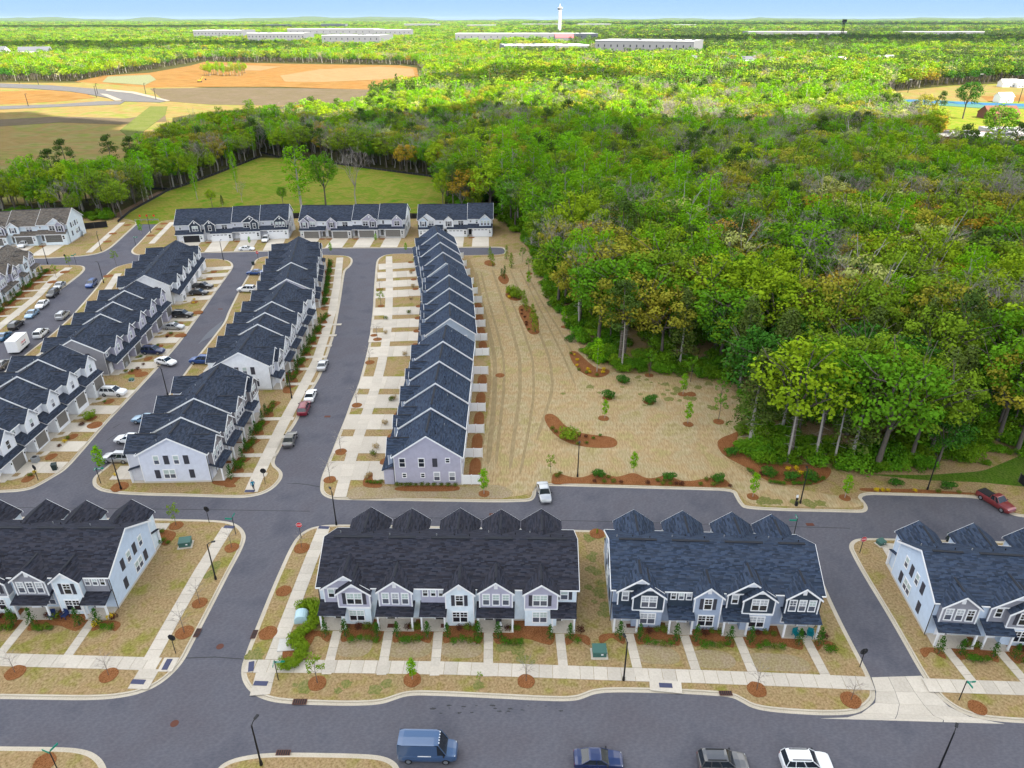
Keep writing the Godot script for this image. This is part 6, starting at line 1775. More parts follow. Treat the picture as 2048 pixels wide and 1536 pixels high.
func cars() -> void:
	var white := car_paint(Color(0.72, 0.73, 0.74), 0.0)
	var silver := car_paint(Color(0.42, 0.43, 0.44), 0.5)
	var grey := car_paint(Color(0.13, 0.125, 0.12), 0.5)
	var black := car_paint(Color(0.012, 0.012, 0.015), 0.2)
	var navy := car_paint(Color(0.012, 0.025, 0.09), 0.3)
	var blue := car_paint(Color(0.015, 0.06, 0.22), 0.3)
	var lblue := car_paint(Color(0.2, 0.32, 0.44), 0.4)
	var teal := car_paint(Color(0.01, 0.1, 0.2), 0.3)
	var red := car_paint(Color(0.2, 0.006, 0.022), 0.3)
	var dred := car_paint(Color(0.22, 0.03, 0.03), 0.2)
	var vblue := car_paint(Color(0.05, 0.1, 0.2), 0.2)
	M.paint0 = white
	var protos := {}
	for k in ["sedan", "suv", "van", "pickup"]:
		protos[k] = car_proto(k)
		protos[k].set_meta("fresh", true)
	var ls: Vector2 = (Vector2(-111.04, -180.23) - Vector2(-104.24, -137.34)).normalized()   # left street
	var ms: Vector2 = (Vector2(-41.9, -157.96) - Vector2(-38.21, -109.17)).normalized()   # middle street
	var e := Vector2(1, 0.02).normalized()
	var ae := Vector2(0.998, 0.05)
	var list := [
		["sedan", silver, Vector2(-120.95, -181.02), -ls, "silver car, farthest of the row parked on the left street"],
		["suv", black, Vector2(-118.93, -174.47), -ls, "black SUV second from the far end of the left street row"],
		["sedan", white, Vector2(-117.02, -166.56), -ls, "white sedan between the black SUV and the light blue car"],
		["sedan", lblue, Vector2(-116.02, -160.52), -ls, "light blue sedan parked on the left street"],
		["suv", black, Vector2(-115.31, -153.32), ls, "black SUV parked on the left street before the teal car"],
		["sedan", teal, Vector2(-114.15, -146.92), ls, "teal blue sedan at the left picture edge"],
		["suv", blue, Vector2(-113.02, -182.22), -ls, "bright blue hatchback alone by the far street lamp"],
		["suv", silver, Vector2(-107.97, -159.55), ls, "grey SUV on the house side of the left street"],
		["suv", white, Vector2(-106.72, -148.62), ls, "white SUV parked just ahead of the moving box"],
		["sedan", grey, Vector2(-104.98, -131.98), ls, "dark grey sedan cut off behind the white row's roof"],
		["pickup", black, Vector2(-82.09, -179.84), ae, "black pickup truck in the bright white row's driveway"],
		["sedan", black, Vector2(-81.35, -175.22), ae, "black sedan beside the black pickup truck"],
		["suv", black, Vector2(-79.08, -159.55), ae, "black SUV in the upper driveway of the dark grey row"],
		["sedan", silver, Vector2(-78.11, -152.13), ae, "silver sedan in a driveway of the dark grey row"],
		["suv", navy, Vector2(-76.8, -138.61), ae, "dark blue SUV before the last grey garage"],
		["sedan", white, Vector2(-71.87, -133.41), Vector2(0.93, 0.36), "white sedan turning out of a driveway into the alley"],
		["suv", blue, Vector2(-64.68, -133.89), -ae, "dark blue minivan behind the white gable"],
		["suv", white, Vector2(-69.75, -177.5), -ae, "white SUV behind the pale lilac gable"],
		["sedan", blue, Vector2(-71.98, -191.45), -ae, "blue sedan in a rear driveway near the alley's far mouth"],
		["suv", white, Vector2(-75.89, -119.73), ae, "white SUV with black roof glass in the white row's driveway"],
		["suv", silver, Vector2(-63.93, -96.98), -ae, "silver SUV at the side porch of the pale gable"],
		["sedan", white, Vector2(-64.84, -102.81), -ae, "white car half hidden by the pale grey row's rear wing"],
		["sedan", lblue, Vector2(-65.12, -109.53), -ae, "pale blue car tucked between two rear wings"],
		["sedan", silver, Vector2(-38.98, -131.98), ms, "silver sedan parked farthest up the middle street"],
		["sedan", white, Vector2(-38.12, -118.72), ms, "white sedan parked on the middle street"],
		["suv", red, Vector2(-38.05, -113.7), ms, "dark red SUV parked on the middle street"],
		["sedan", grey, Vector2(-37.64, -102.97), ms, "brown-grey sedan parked nearest on the middle street"],
		["sedan", white, Vector2(-82.23, -215.15), Vector2(1, -0.03), "white sedan driving along the top street"],
		["suv", white, Vector2(-79.41, -225.17), Vector2(0.1, 1.0), "white SUV in the navy row's driveway"],
		["suv", white, Vector2(-153.58, -218.95), Vector2(0.1, 1.0), "white SUV before the brown roofed row's grey garage"],
		["sedan", silver, Vector2(4.83, -87.73), Vector2(0.1, 1.0), "silver sedan alone in the first parking bay"],
		["pickup", dred, Vector2(71.45, -85.49), Vector2(0.36, 0.93), "red pickup truck with black bed cover by the second parking bay"],
		["van", vblue, Vector2(-8.16, -45.22), e, "dark blue delivery van with white side stripe on the bottom street"],
		["sedan", navy, Vector2(8.31, -44.33), e, "navy sedan on the bottom street"],
		["suv", grey, Vector2(20.2, -44.02), e, "grey SUV with dark roof glass at the bottom edge"],
		["suv", white, Vector2(28.19, -44.02), e, "white SUV at the bottom edge"]]
	for q in list:
		var p: Node3D = protos[q[0]]
		var d: Vector2 = q[3].normalized()
		var o: Node3D
		var y: float = 0.01 if (q[4].find("street") >= 0 or q[4].find("bay") >= 0 or q[4].find("edge") >= 0 or q[4].find("box") >= 0) and q[4].find("driveway") < 0 else LAWN + 0.045
		var at := Vector3(q[2].x, y, q[2].y)
		o = copy(p, q[4], at, atan2(-d.y, d.x), Vector3.ONE, "vehicles on the streets and driveways")
		o.get_node("body").material_override = q[1]
		o.get_node("roof").material_override = q[1]
		for n in o.get_node("roof").get_children():
			if n.name.begins_with("pillar"):
				n.material_override = q[1]
		if q[0] == "van":
			for n in o.get_children():
				if n.name.begins_with("side_panel") or n.name.begins_with("rear_door"):
					n.material_override = q[1]
	for k in protos:
		protos[k].free()
	# white moving container on a trailer
	var at2: Vector2 = Vector2(-106.83, -140.68)
	var bx := thing("moving_trailer", "white box trailer with red and black marks on its side, on the left street", "trailer", Vector3(at2.x, 0, at2.y), atan2(-ls.y, ls.x))
	part("box", box_mesh(Vector3(-2.6, 0.55, -1.15), Vector3(2.6, 3.1, 1.15)), M.white, bx)
	part("chassis", box_mesh(Vector3(-2.5, 0.3, -1.0), Vector3(2.9, 0.54, 1.0)), M.black_matt, bx)
	var es := new_st()
	for z in [-1.16, 1.16]:
		for y in [0.6, 3.05]:
			box(es, Vector3(-2.6, y - 0.05, z - 0.02), Vector3(2.6, y + 0.05, z + 0.02))
	part("edge_trim", es.commit(), M.metal, bx)
	for x in [-1.2, 1.2]:
		for z in [-1, 1]:
			var w := new_st()
			tube(w, [Vector3(x, 0.36, z * 0.85), Vector3(x, 0.36, z * 1.08)], [0.36, 0.36], 12)
			part("wheel", w.commit(), M.tyre, bx)
	for row in 2:
		for k in 6:
			var x := -0.95 + k * 0.36
			var y := 1.75 - row * 0.5 + (k % 2) * 0.08
			part("side_mark", box_mesh(Vector3(x, y, 1.151), Vector3(x + (0.24 if k % 3 else 0.14), y + 0.34 - 0.06 * row, 1.165)), M.sign_red if row == 0 else M.black, bx)
	for k in 2:
		part("rear_door", box_mesh(Vector3(-2.64, 0.65, -1.08 + k * 1.09), Vector3(-2.601, 3.0, -0.01 + k * 1.09)), M.white, bx)

# ---------------------------------------------------------------- a person walking
func person() -> void:
	# joints of a figure in mid-stride, facing +z, radii in metres
	var hip := Vector3(0, 0.92, 0)
	var chest := Vector3(0, 1.28, 0.02)
	var neck := Vector3(0, 1.48, 0.03)
	var bones := [
		[hip, chest, 0.135, 0.155, 0], [chest, neck, 0.15, 0.07, 0], [neck, Vector3(0, 1.56, 0.045), 0.055, 0.06, 1],
		[Vector3(0, 1.6, 0.05), Vector3(0, 1.68, 0.045), 0.085, 0.095, 1], [Vector3(0, 1.7, 0.02), Vector3(0, 1.71, 0.0), 0.092, 0.088, 2]]
	for k in [-1, 1]:
		var sw: float = 0.2 * k
		var knee := Vector3(k * 0.1, 0.5, 0.1 * sw * 5.0 + 0.04)
		var foot := Vector3(k * 0.1, 0.07, sw * 1.3 - 0.04)
		bones.append([Vector3(k * 0.09, 0.9, 0), knee, 0.1, 0.065, 3])
		bones.append([knee, foot, 0.06, 0.042, 3])
		bones.append([foot + Vector3(0, -0.02, -0.04), foot + Vector3(0, -0.03, 0.15), 0.045, 0.04, 4])
		var sh := Vector3(k * 0.19, 1.42, 0.02)
		var el := Vector3(k * 0.26, 1.15, -sw * 0.5 - 0.02)
		var ha := Vector3(k * 0.24, 0.92, -sw * 1.1 + 0.06)
		bones.append([Vector3(k * 0.08, 1.42, 0.02), sh, 0.08, 0.07, 0])
		bones.append([sh, el, 0.065, 0.05, 0])
		bones.append([el, ha, 0.048, 0.036, 0])
		bones.append([ha, ha + Vector3(0, -0.07, 0.01), 0.036, 0.03, 1])
		for f in 5:
			var off := Vector3((f - 2) * 0.014 if f < 4 else 0.0, -0.08, 0.01 + (0.03 if f == 4 else 0.0))
			bones.append([ha + off, ha + off + Vector3(0, -0.07 if f < 4 else -0.035, 0.015), 0.009, 0.008, 1])
	var cols := [Color(0.0, 0.16, 0.27), Color(0.42, 0.24, 0.17), Color(0.03, 0.02, 0.015), Color(0.012, 0.014, 0.025), Color(0.03, 0.03, 0.03)]
	var cell := 0.022
	var lo := Vector3(-0.45, -0.02, -0.5)
	var dims := Vector3i(41, 84, 46)
	var val := PackedFloat32Array()
	val.resize(dims.x * dims.y * dims.z)
	val.fill(1.0)
	var own := PackedInt32Array()
	own.resize(val.size())
	for b in bones:
		var a: Vector3 = b[0]
		var e: Vector3 = b[1]
		var rr: float = max(b[2], b[3]) + 0.07
		var m0 := (a.min(e) - Vector3.ONE * rr - lo) / cell
		var m1 := (a.max(e) + Vector3.ONE * rr - lo) / cell
		for x in range(max(0, int(m0.x)), min(dims.x, int(m1.x) + 2)):
			for y in range(max(0, int(m0.y)), min(dims.y, int(m1.y) + 2)):
				for z in range(max(0, int(m0.z)), min(dims.z, int(m1.z) + 2)):
					var p := lo + Vector3(x, y, z) * cell
					var t: float = clamp((p - a).dot(e - a) / max((e - a).length_squared(), 1e-6), 0.0, 1.0)
					var d := p.distance_to(a.lerp(e, t)) - lerpf(b[2], b[3], t)
					var i := (x * dims.y + y) * dims.z + z
					if d < val[i]: own[i] = b[4]
					var h: float = clamp(0.5 + 0.5 * (val[i] - d) / 0.03, 0.0, 1.0)
					val[i] = lerpf(val[i], d, h) - 0.03 * h * (1.0 - h)
	var vid := {}
	var verts := []
	var st := new_st()
	var at := func(x: int, y: int, z: int) -> float: return val[(x * dims.y + y) * dims.z + z]
	for x in dims.x - 1:
		for y in dims.y - 1:
			for z in dims.z - 1:
				var sum := Vector3.ZERO
				var cnt := 0
				var vs := []
				for k in 8:
					vs.append(at.call(x + (k & 1), y + ((k >> 1) & 1), z + (k >> 2)))
				for k in 8:
					for ax in [1, 2, 4]:
						if not (k & ax):
							var v0: float = vs[k]
							var v1: float = vs[k | ax]
							if (v0 < 0) != (v1 < 0):
								var p0 := Vector3(k & 1, (k >> 1) & 1, k >> 2)
								var p1 := Vector3((k | ax) & 1, ((k | ax) >> 1) & 1, (k | ax) >> 2)
								sum += p0.lerp(p1, v0 / (v0 - v1))
								cnt += 1
				if cnt > 0:
					vid[Vector3i(x, y, z)] = verts.size()
					verts.append([lo + (Vector3(x, y, z) + sum / cnt) * cell, cols[own[(x * dims.y + y) * dims.z + z]]])
	for v in verts:
		st.set_smooth_group(0)
		st.set_color(v[1])
		st.add_vertex(v[0])
	for c in vid:
		for ax in 3:
			var u: Vector3i = [Vector3i(1, 0, 0), Vector3i(0, 1, 0), Vector3i(0, 0, 1)][ax]
			var b1: Vector3i = [Vector3i(0, 1, 0), Vector3i(0, 0, 1), Vector3i(1, 0, 0)][ax]
			var b2: Vector3i = [Vector3i(0, 0, 1), Vector3i(1, 0, 0), Vector3i(0, 1, 0)][ax]
			var v0: float = at.call(c.x, c.y, c.z)
			var v1: float = at.call(c.x + u.x, c.y + u.y, c.z + u.z)
			if (v0 < 0) == (v1 < 0) or not (vid.has(c - b1) and vid.has(c - b2) and vid.has(c - b1 - b2)):
				continue
			var q := [vid[c], vid[c - b1], vid[c - b1 - b2], vid[c - b2]]
			if v0 < 0: q.reverse()
			for i in [0, 1, 2, 0, 2, 3]:
				st.add_index(q[i])
	st.generate_normals()
	var m := plain(Color.WHITE, 0.8)
	m.vertex_color_use_as_albedo = true
	var g: Vector2 = Vector2(-39.34, -89)
	var r := thing("person", "person in a blue jacket and dark trousers walking on the corner sidewalk", "person", Vector3(g.x, LAWN + 0.05, g.y), 0.25)
	part("body", st.commit(), m, r)

# ---------------------------------------------------------------- plants
var species := []      # [trunk mesh, crown mesh, trunk material, crown tint list, height, name, words]
var stuff_mesh := []   # one mesh per species for the woods at large
var bush_proto: ArrayMesh

# leaf-sized faces spread over clumps; each clump has a tone of its own
func leaves(s: SurfaceTool, clumps: Array, count: int, size: float, tone: float, r: RandomNumberGenerator, droop := 0.0) -> void:
	for c in clumps:
		var at: Vector3 = c[0]
		var rad: Vector3 = c[1]
		var base := 1.0 + r.randf_range(-tone, tone)
		var warm := r.randf_range(-0.06, 0.09)
		for i in count:
			var d := Vector3(r.randfn(), r.randfn() + 0.25, r.randfn()).normalized()
			var k := r.randf_range(0.55, 1.06)
			var p := at + d * rad * k
			p.y -= droop * Vector2(d.x, d.z).length()
			var n := (d + Vector3(r.randfn(), r.randfn(), r.randfn()) * 0.45 + Vector3(0, 0.3, 0)).normalized()
			var u := n.cross(Vector3(r.randfn(), r.randfn(), r.randfn())).normalized()
			var v := n.cross(u)
			var z := size * r.randf_range(0.6, 1.3)
			var b := base * r.randf_range(0.82, 1.18)
			var col := Color(b * (1.0 + warm), b, b * (1.0 - warm))
			var q := [p - u * z * 0.5, p - v * z * 0.38, p + u * z * 0.5, p + v * z * 0.38]
			var ns := (n * 0.75 + d * 0.6).normalized()
			for j in [0, 2, 1, 0, 3, 2]:
				s.set_color(col)
				s.set_normal(ns)
				s.set_uv(Vector2.ZERO)
				s.add_vertex(q[j])

func limbs(s: SurfaceTool, base: Vector3, tip: Vector3, rad: float, depth: int, r: RandomNumberGenerator, ends: Array, spread := 0.6, sides := 5) -> void:
	var mid := base.lerp(tip, 0.5) + Vector3(r.randfn(), r.randfn() * 0.3, r.randfn()) * base.distance_to(tip) * 0.06
	tube(s, [base, mid, tip], [rad, rad * 0.8, rad * 0.55], sides, false)
	if depth == 0:
		ends.append(tip)
		return
	var dir := (tip - base).normalized()
	var l := base.distance_to(tip)
	for k in (3 if depth > 1 else 3):
		var d := (dir + Vector3(r.randfn(), r.randfn() * 0.6 + 0.15, r.randfn()) * spread).normalized()
		limbs(s, tip if k < 2 else mid.lerp(tip, 0.4), tip + d * l * r.randf_range(0.5, 0.75), rad * 0.5, depth - 1, r, ends, spread, max(3, sides - 1))

func tree_parts(kind: String, sd: int, detail := 1.0) -> Array:
	var r := RandomNumberGenerator.new()
	r.seed = sd
	var t := new_st()
	var s := new_st()
	var cl := []
	match kind:
		"round", "oak", "sparse":
			var h := 15.0
			var cr := 4.6 if kind != "oak" else 5.8
			var ends := []
			tube(t, [Vector3.ZERO, Vector3(0.1, 3, 0), Vector3(0.2, 6.5, 0.1)], [0.34, 0.25, 0.2], 7, false)
			for k in 6:
				var a := TAU * k / 6 + r.randf() * 0.6
				limbs(t, Vector3(0.15, 5.0 + 0.4 * k, 0.05), Vector3(cos(a) * cr * 0.55, h * r.randf_range(0.52, 0.85), sin(a) * cr * 0.55), 0.13, 1 if detail >= 1 else 0, r, ends)
			var n := int((26 if kind != "sparse" else 17) * (1.0 if detail >= 1 else 0.6))
			for k in n:
				var y := 1.0 - 1.75 * (k + 0.5) / n
				var rr := sqrt(max(0.0, 1.0 - y * y))
				var a := k * 2.4 + r.randf() * 0.5
				var q := Vector3(cos(a) * rr * cr, y * h * 0.3, sin(a) * rr * cr) * r.randf_range(0.68, 0.98)
				var cs := r.randf_range(1.15, 1.95) * (1.0 if kind != "sparse" else 0.8) * (1.0 if detail >= 1 else 1.25)
				cl.append([Vector3(0, h * 0.68, 0) + q, Vector3(cs, cs * 0.72, cs)])
			leaves(s, cl, int((105 if kind != "sparse" else 62) * detail), 0.46 / sqrt(detail), 0.16, r)
		"tall":
			tube(t, [Vector3.ZERO, Vector3(0.1, 6, 0), Vector3(0.1, 13, 0.1), Vector3(0, 17, 0)], [0.28, 0.22, 0.12, 0.04], 7, false)
			for k in 9:
				var a := k * 2.4
				var y := 6.0 + k * 1.15
				tube(t, [Vector3(0.1, y, 0), Vector3(cos(a) * 1.7, y + 1.4, sin(a) * 1.7)], [0.07, 0.03], 4, false)
			var n := int(22 * (1.0 if detail >= 1 else 0.6))
			for k in n:
				var y := 5.5 + 12.0 * (k + 0.5) / n
				var w := 2.7 * sin(clampf((y - 4.0) / 15.0, 0.0, 1.0) * PI * 0.92) + 0.3
				var a := k * 2.4
				var cs := r.randf_range(0.95, 1.45) * (1.0 if detail >= 1 else 1.25)
				cl.append([Vector3(cos(a) * w * 0.7, y, sin(a) * w * 0.7), Vector3(cs, cs * 0.95, cs)])
			leaves(s, cl, int(85 * detail), 0.42 / sqrt(detail), 0.15, r)
		"cedar":
			tube(t, [Vector3.ZERO, Vector3(0.05, 7, 0), Vector3(0, 15, 0)], [0.24, 0.16, 0.03], 6, false)
			for k in 8:
				var a := k * 2.4
				tube(t, [Vector3(0, 1.6 + k * 0.5, 0), Vector3(cos(a) * 1.5, 1.5 + k * 0.5, sin(a) * 1.5)], [0.05, 0.015], 3, false)
			var n := int(34 * (1.0 if detail >= 1 else 0.55))
			for k in n:
				var f := (k + 0.5) / n
				var y := 3.6 + 11.2 * f
				var w := 2.7 * pow(1.0 - f, 0.75) + 0.15
				var a := k * 2.4
				cl.append([Vector3(cos(a) * w * 0.72, y, sin(a) * w * 0.72), Vector3(0.55 + w * 0.35, 0.75, 0.55 + w * 0.35)])
			leaves(s, cl, int(64 * detail), 0.4 / sqrt(detail), 0.14, r, 0.25)
		"pine":
			tube(t, [Vector3.ZERO, Vector3(0.1, 8, 0), Vector3(0, 18, 0)], [0.3, 0.22, 0.06], 6, false)
			for k in int(22 * (1.0 if detail >= 1 else 0.6)):
				var f := r.randf()
				var y := 8.5 + 9.5 * f
				var w := 3.1 * sin((0.15 + 0.8 * f) * PI)
				var a := k * 2.4
				cl.append([Vector3(cos(a) * w * 0.75, y, sin(a) * w * 0.75), Vector3(1.25, 0.8, 1.25)])
			leaves(s, cl, int(70 * detail), 0.42 / sqrt(detail), 0.15, r)
		"bare":
			var ends := []
			var b := new_st()
			limbs(t, Vector3.ZERO, Vector3(0.3, 6.2, 0.2), 0.3, 0, r, ends, 0.5, 6)
			for k in 5:
				var a := TAU * k / 5 + r.randf()
				limbs(s, Vector3(0.28, 5.2 + 0.25 * k, 0.2), Vector3(cos(a) * 2.3, 9.3 + r.randf() * 1.5, sin(a) * 2.3), 0.15, 3 if detail >= 1 else 2, r, ends, 0.55, 4)
			for e in ends:
				for k in (5 if detail >= 1 else 3):
					var d := Vector3(r.randfn(), r.randfn() + 0.5, r.randfn()).normalized() * r.randf_range(0.6, 1.3)
					var w := d.cross(Vector3(r.randfn(), r.randfn(), r.randfn())).normalized() * 0.03
					tri(s, e - w, e + w, e + d)
		"bush":
			tube(t, [Vector3(0, -0.1, 0), Vector3(0, 0.5, 0)], [0.06, 0.04], 4, false)
			for k in 9:
				var a := k * 2.4
				cl.append([Vector3(cos(a) * 0.75, 0.5 + 0.5 * r.randf(), sin(a) * 0.75) * Vector3(sqrt(k / 9.0) + 0.2, 1, sqrt(k / 9.0) + 0.2), Vector3(0.55, 0.48, 0.55)])
			leaves(s, cl, int(95 * detail), 0.2, 0.14, r)
		"shrub":      # a clipped small round shrub, 1 m across
			tube(t, [Vector3(0, -0.1, 0), Vector3(0, 0.3, 0)], [0.04, 0.03], 4, false)
			for k in 6:
				var a := k * 2.4
				cl.append([Vector3(cos(a) * 0.24, 0.3 + 0.12 * r.randf(), sin(a) * 0.24) * Vector3(1 if k else 0, 1, 1 if k else 0), Vector3(0.28, 0.3, 0.28)])
			leaves(s, cl, 34, 0.13, 0.12, r)
		"cone":       # upright evergreen, 2.2 m tall
			tube(t, [Vector3(0, -0.1, 0), Vector3(0, 0.5, 0)], [0.06, 0.05], 4, false)
			for k in 12:
				var f := (k + 0.5) / 12
				var w := 0.52 * pow(1.0 - f, 0.55) * (1.0 if f > 0.12 else 0.85)
				var a := k * 2.4
				cl.append([Vector3(cos(a) * w * 0.4, 0.2 + 2.0 * f, sin(a) * w * 0.4), Vector3(w * 0.8 + 0.08, 0.25, w * 0.8 + 0.08)])
			leaves(s, cl, 34, 0.13, 0.1, r)
		"sapling":    # young street tree with a few leaves, 3.4 m
			tube(t, [Vector3(0, -0.1, 0), Vector3(0.03, 1.4, 0), Vector3(0, 3.0, 0)], [0.045, 0.035, 0.012], 5, false)
			for k in 9:
				var a := k * 2.4
				var y := 1.2 + k * 0.2
				var e := Vector3(cos(a) * (0.75 - k * 0.04), y + 0.7, sin(a) * (0.75 - k * 0.04))
				tube(t, [Vector3(0.02, y, 0), e], [0.018, 0.008], 3, false)
				cl.append([e, Vector3(0.32, 0.34, 0.32)])
			leaves(s, cl, 34, 0.19, 0.12, r)
		"lime":       # young tree with a narrow bright crown
			tube(t, [Vector3(0, -0.1, 0), Vector3(0.02, 1.2, 0), Vector3(0, 3.0, 0)], [0.05, 0.04, 0.015], 5, false)
			for k in 12:
				var f := (k + 0.5) / 12
				var a := k * 2.4
				var w := 0.62 * sin((0.12 + 0.82 * f) * PI)
				cl.append([Vector3(cos(a) * w * 0.7, 1.0 + 2.6 * f, sin(a) * w * 0.7), Vector3(0.34, 0.36, 0.34)])
			leaves(s, cl, 46, 0.2, 0.13, r)
		"twiggy":     # leafless young tree
			tube(t, [Vector3(0, -0.1, 0), Vector3(0.03, 1.4, 0), Vector3(0, 2.6, 0)], [0.04, 0.03, 0.012], 5, false)
			for k in 14:
				var a := k * 2.4
				var y := 1.0 + k * 0.12
				var e := Vector3(cos(a) * 0.75, y + 0.85, sin(a) * 0.75)
				tube(s, [Vector3(0.02, y, 0), e], [0.016, 0.008], 3, false)
				for j in 3:
					var d := (e * Vector3(1, 0, 1)).normalized() + Vector3(r.randfn(), 0.8, r.randfn()) * 0.5
					tube(s, [e * 0.7 + Vector3(0, y * 0.3, 0), e * 0.7 + Vector3(0, y * 0.3, 0) + d * 0.5], [0.01, 0.006], 3, false)
		"snag":       # dead trunk with short branch stubs
			tube(t, [Vector3(0, -0.2, 0), Vector3(0.15, 5, 0), Vector3(0.5, 11, 0.1)], [0.2, 0.15, 0.06], 6)
			for k in 22:
				var a := k * 2.4
				var y := 2.5 + k * 0.38
				tube(s, [Vector3(0.03 * y, y, 0), Vector3(0.03 * y + cos(a) * r.randf_range(0.5, 1.5), y - 0.05, sin(a) * 1.2)], [0.035, 0.012], 3, false)
	return [t.commit(), s.commit()]

func plant(called: String, cat: String, kind: String, sd: int, trunk: Material, crown: Material, group: String) -> Node3D:
	var m := tree_parts(kind, sd)
	var r := thing(called, "", cat, Vector3.ZERO, 0.0, group)
	r.set_meta("base", called)
	if called.ends_with("tree") or kind == "snag":
		part("trunk", m[0], trunk, r)
		part("crown" if kind != "bare" and kind != "twiggy" and kind != "snag" else "branches", m[1], crown, r)
	else:
		part("stem", m[0], trunk, r)
		part("foliage", m[1], crown, r)
	return r

var tree_kinds := []

func make_trees() -> void:
	M.leaf_lime = leaf_mat(Color(0.24, 0.36, 0.016))
	M.leaf_green = leaf_mat(Color(0.11, 0.26, 0.014))
	M.leaf_mid = leaf_mat(Color(0.17, 0.27, 0.018))
	M.leaf_oak = leaf_mat(Color(0.29, 0.28, 0.03))
	M.leaf_gold = leaf_mat(Color(0.34, 0.235, 0.025))
	M.leaf_dark = leaf_mat(Color(0.045, 0.14, 0.016), 0.3)
	M.leaf_cedar = leaf_mat(Color(0.09, 0.13, 0.025), 0.2)
	M.leaf_pine = leaf_mat(Color(0.07, 0.12, 0.022), 0.2)
	M.leaf_pale = leaf_mat(Color(0.4, 0.43, 0.12))
	M.leaf_bright = leaf_mat(Color(0.17, 0.37, 0.01))
	M.leaf_yellow = leaf_mat(Color(0.62, 0.45, 0.02), 0.3)
	M.leaf_red = leaf_mat(Color(0.09, 0.035, 0.022), 0.2)
	M.leaf_arb = leaf_mat(Color(0.035, 0.1, 0.012), 0.2)
	M.leaf_shrub = leaf_mat(Color(0.06, 0.15, 0.012), 0.3)
	M.leaf_olive = leaf_mat(Color(0.1, 0.14, 0.018), 0.3)
	M.leaf_straw = leaf_mat(Color(0.36, 0.27, 0.13), 0.2)
	M.twig_mat = plain(Color(0.27, 0.24, 0.22), 0.95, 0.0, 0.0)
	# [node name, kind, seed, trunk, crown, words, weight in the woods, low and high height factor]
	tree_kinds = [
		["broadleaf_tree", "round", 1, M.bark, M.leaf_lime, "yellow-green broadleaf tree", 20, 0.8, 1.2],
		["broadleaf_tree", "round", 2, M.bark, M.leaf_green, "fresh green broadleaf tree", 17, 0.8, 1.15],
		["broadleaf_tree", "round", 3, M.bark, M.leaf_mid, "olive green broadleaf tree", 17, 0.8, 1.2],
		["oak_tree", "oak", 4, M.bark, M.leaf_oak, "spreading yellow-olive oak tree", 11, 0.85, 1.15],
		["oak_tree", "oak", 5, M.bark, M.leaf_gold, "rust-gold budding oak tree", 4, 0.75, 1.05],
		["poplar_tree", "tall", 6, M.bark_pale, M.leaf_bright, "slim bright green poplar tree", 9, 0.85, 1.15],
		["cedar_tree", "cedar", 7, M.bark_pale, M.leaf_cedar, "dark conical cedar tree", 9, 0.7, 1.1],
		["evergreen_tree", "round", 8, M.bark, M.leaf_dark, "dense dark green tree", 6, 0.7, 1.0],
		["pine_tree", "pine", 9, M.bark, M.leaf_pine, "tall dark pine tree", 7, 0.8, 1.1],
		["flowering_tree", "sparse", 10, M.bark_pale, M.leaf_pale, "pale thin-leaved tree", 6, 0.8, 1.15],
		["bare_tree", "bare", 11, M.bark_pale, M.twig_mat, "bare pale-grey tree", 8, 0.75, 1.1],
		["bare_tree", "bare", 12, M.bark, M.twig_mat, "bare brownish tree", 4, 0.7, 1.05]]

func ordinal(n: int) -> String:
	var w := ["first", "second", "third", "fourth", "fifth", "sixth", "seventh", "eighth", "ninth", "tenth", "eleventh", "twelfth", "thirteenth", "fourteenth", "fifteenth", "sixteenth", "seventeenth", "eighteenth", "nineteenth", "twentieth"]
	if n < 20: return w[n]
	if n < 100 and n % 10 == 9: return ["", "", "thirtieth", "fortieth", "fiftieth", "sixtieth", "seventieth", "eightieth", "ninetieth", "hundredth"][n / 10] if n > 20 else "twentieth"
	return ["", "", "twenty", "thirty", "forty", "fifty", "sixty", "seventy", "eighty", "ninety"][n / 10 % 10] + "-" + w[n % 10]

func sow(protos: Dictionary, key: String, at: Vector2, size: float, label: String, y := LAWN, tall := 1.0) -> void:
	var p: Node3D = protos[key]
	copy(p, label, Vector3(at.x, y, at.y), rng.randf() * TAU, Vector3(size, size * tall, size) * 1.0)

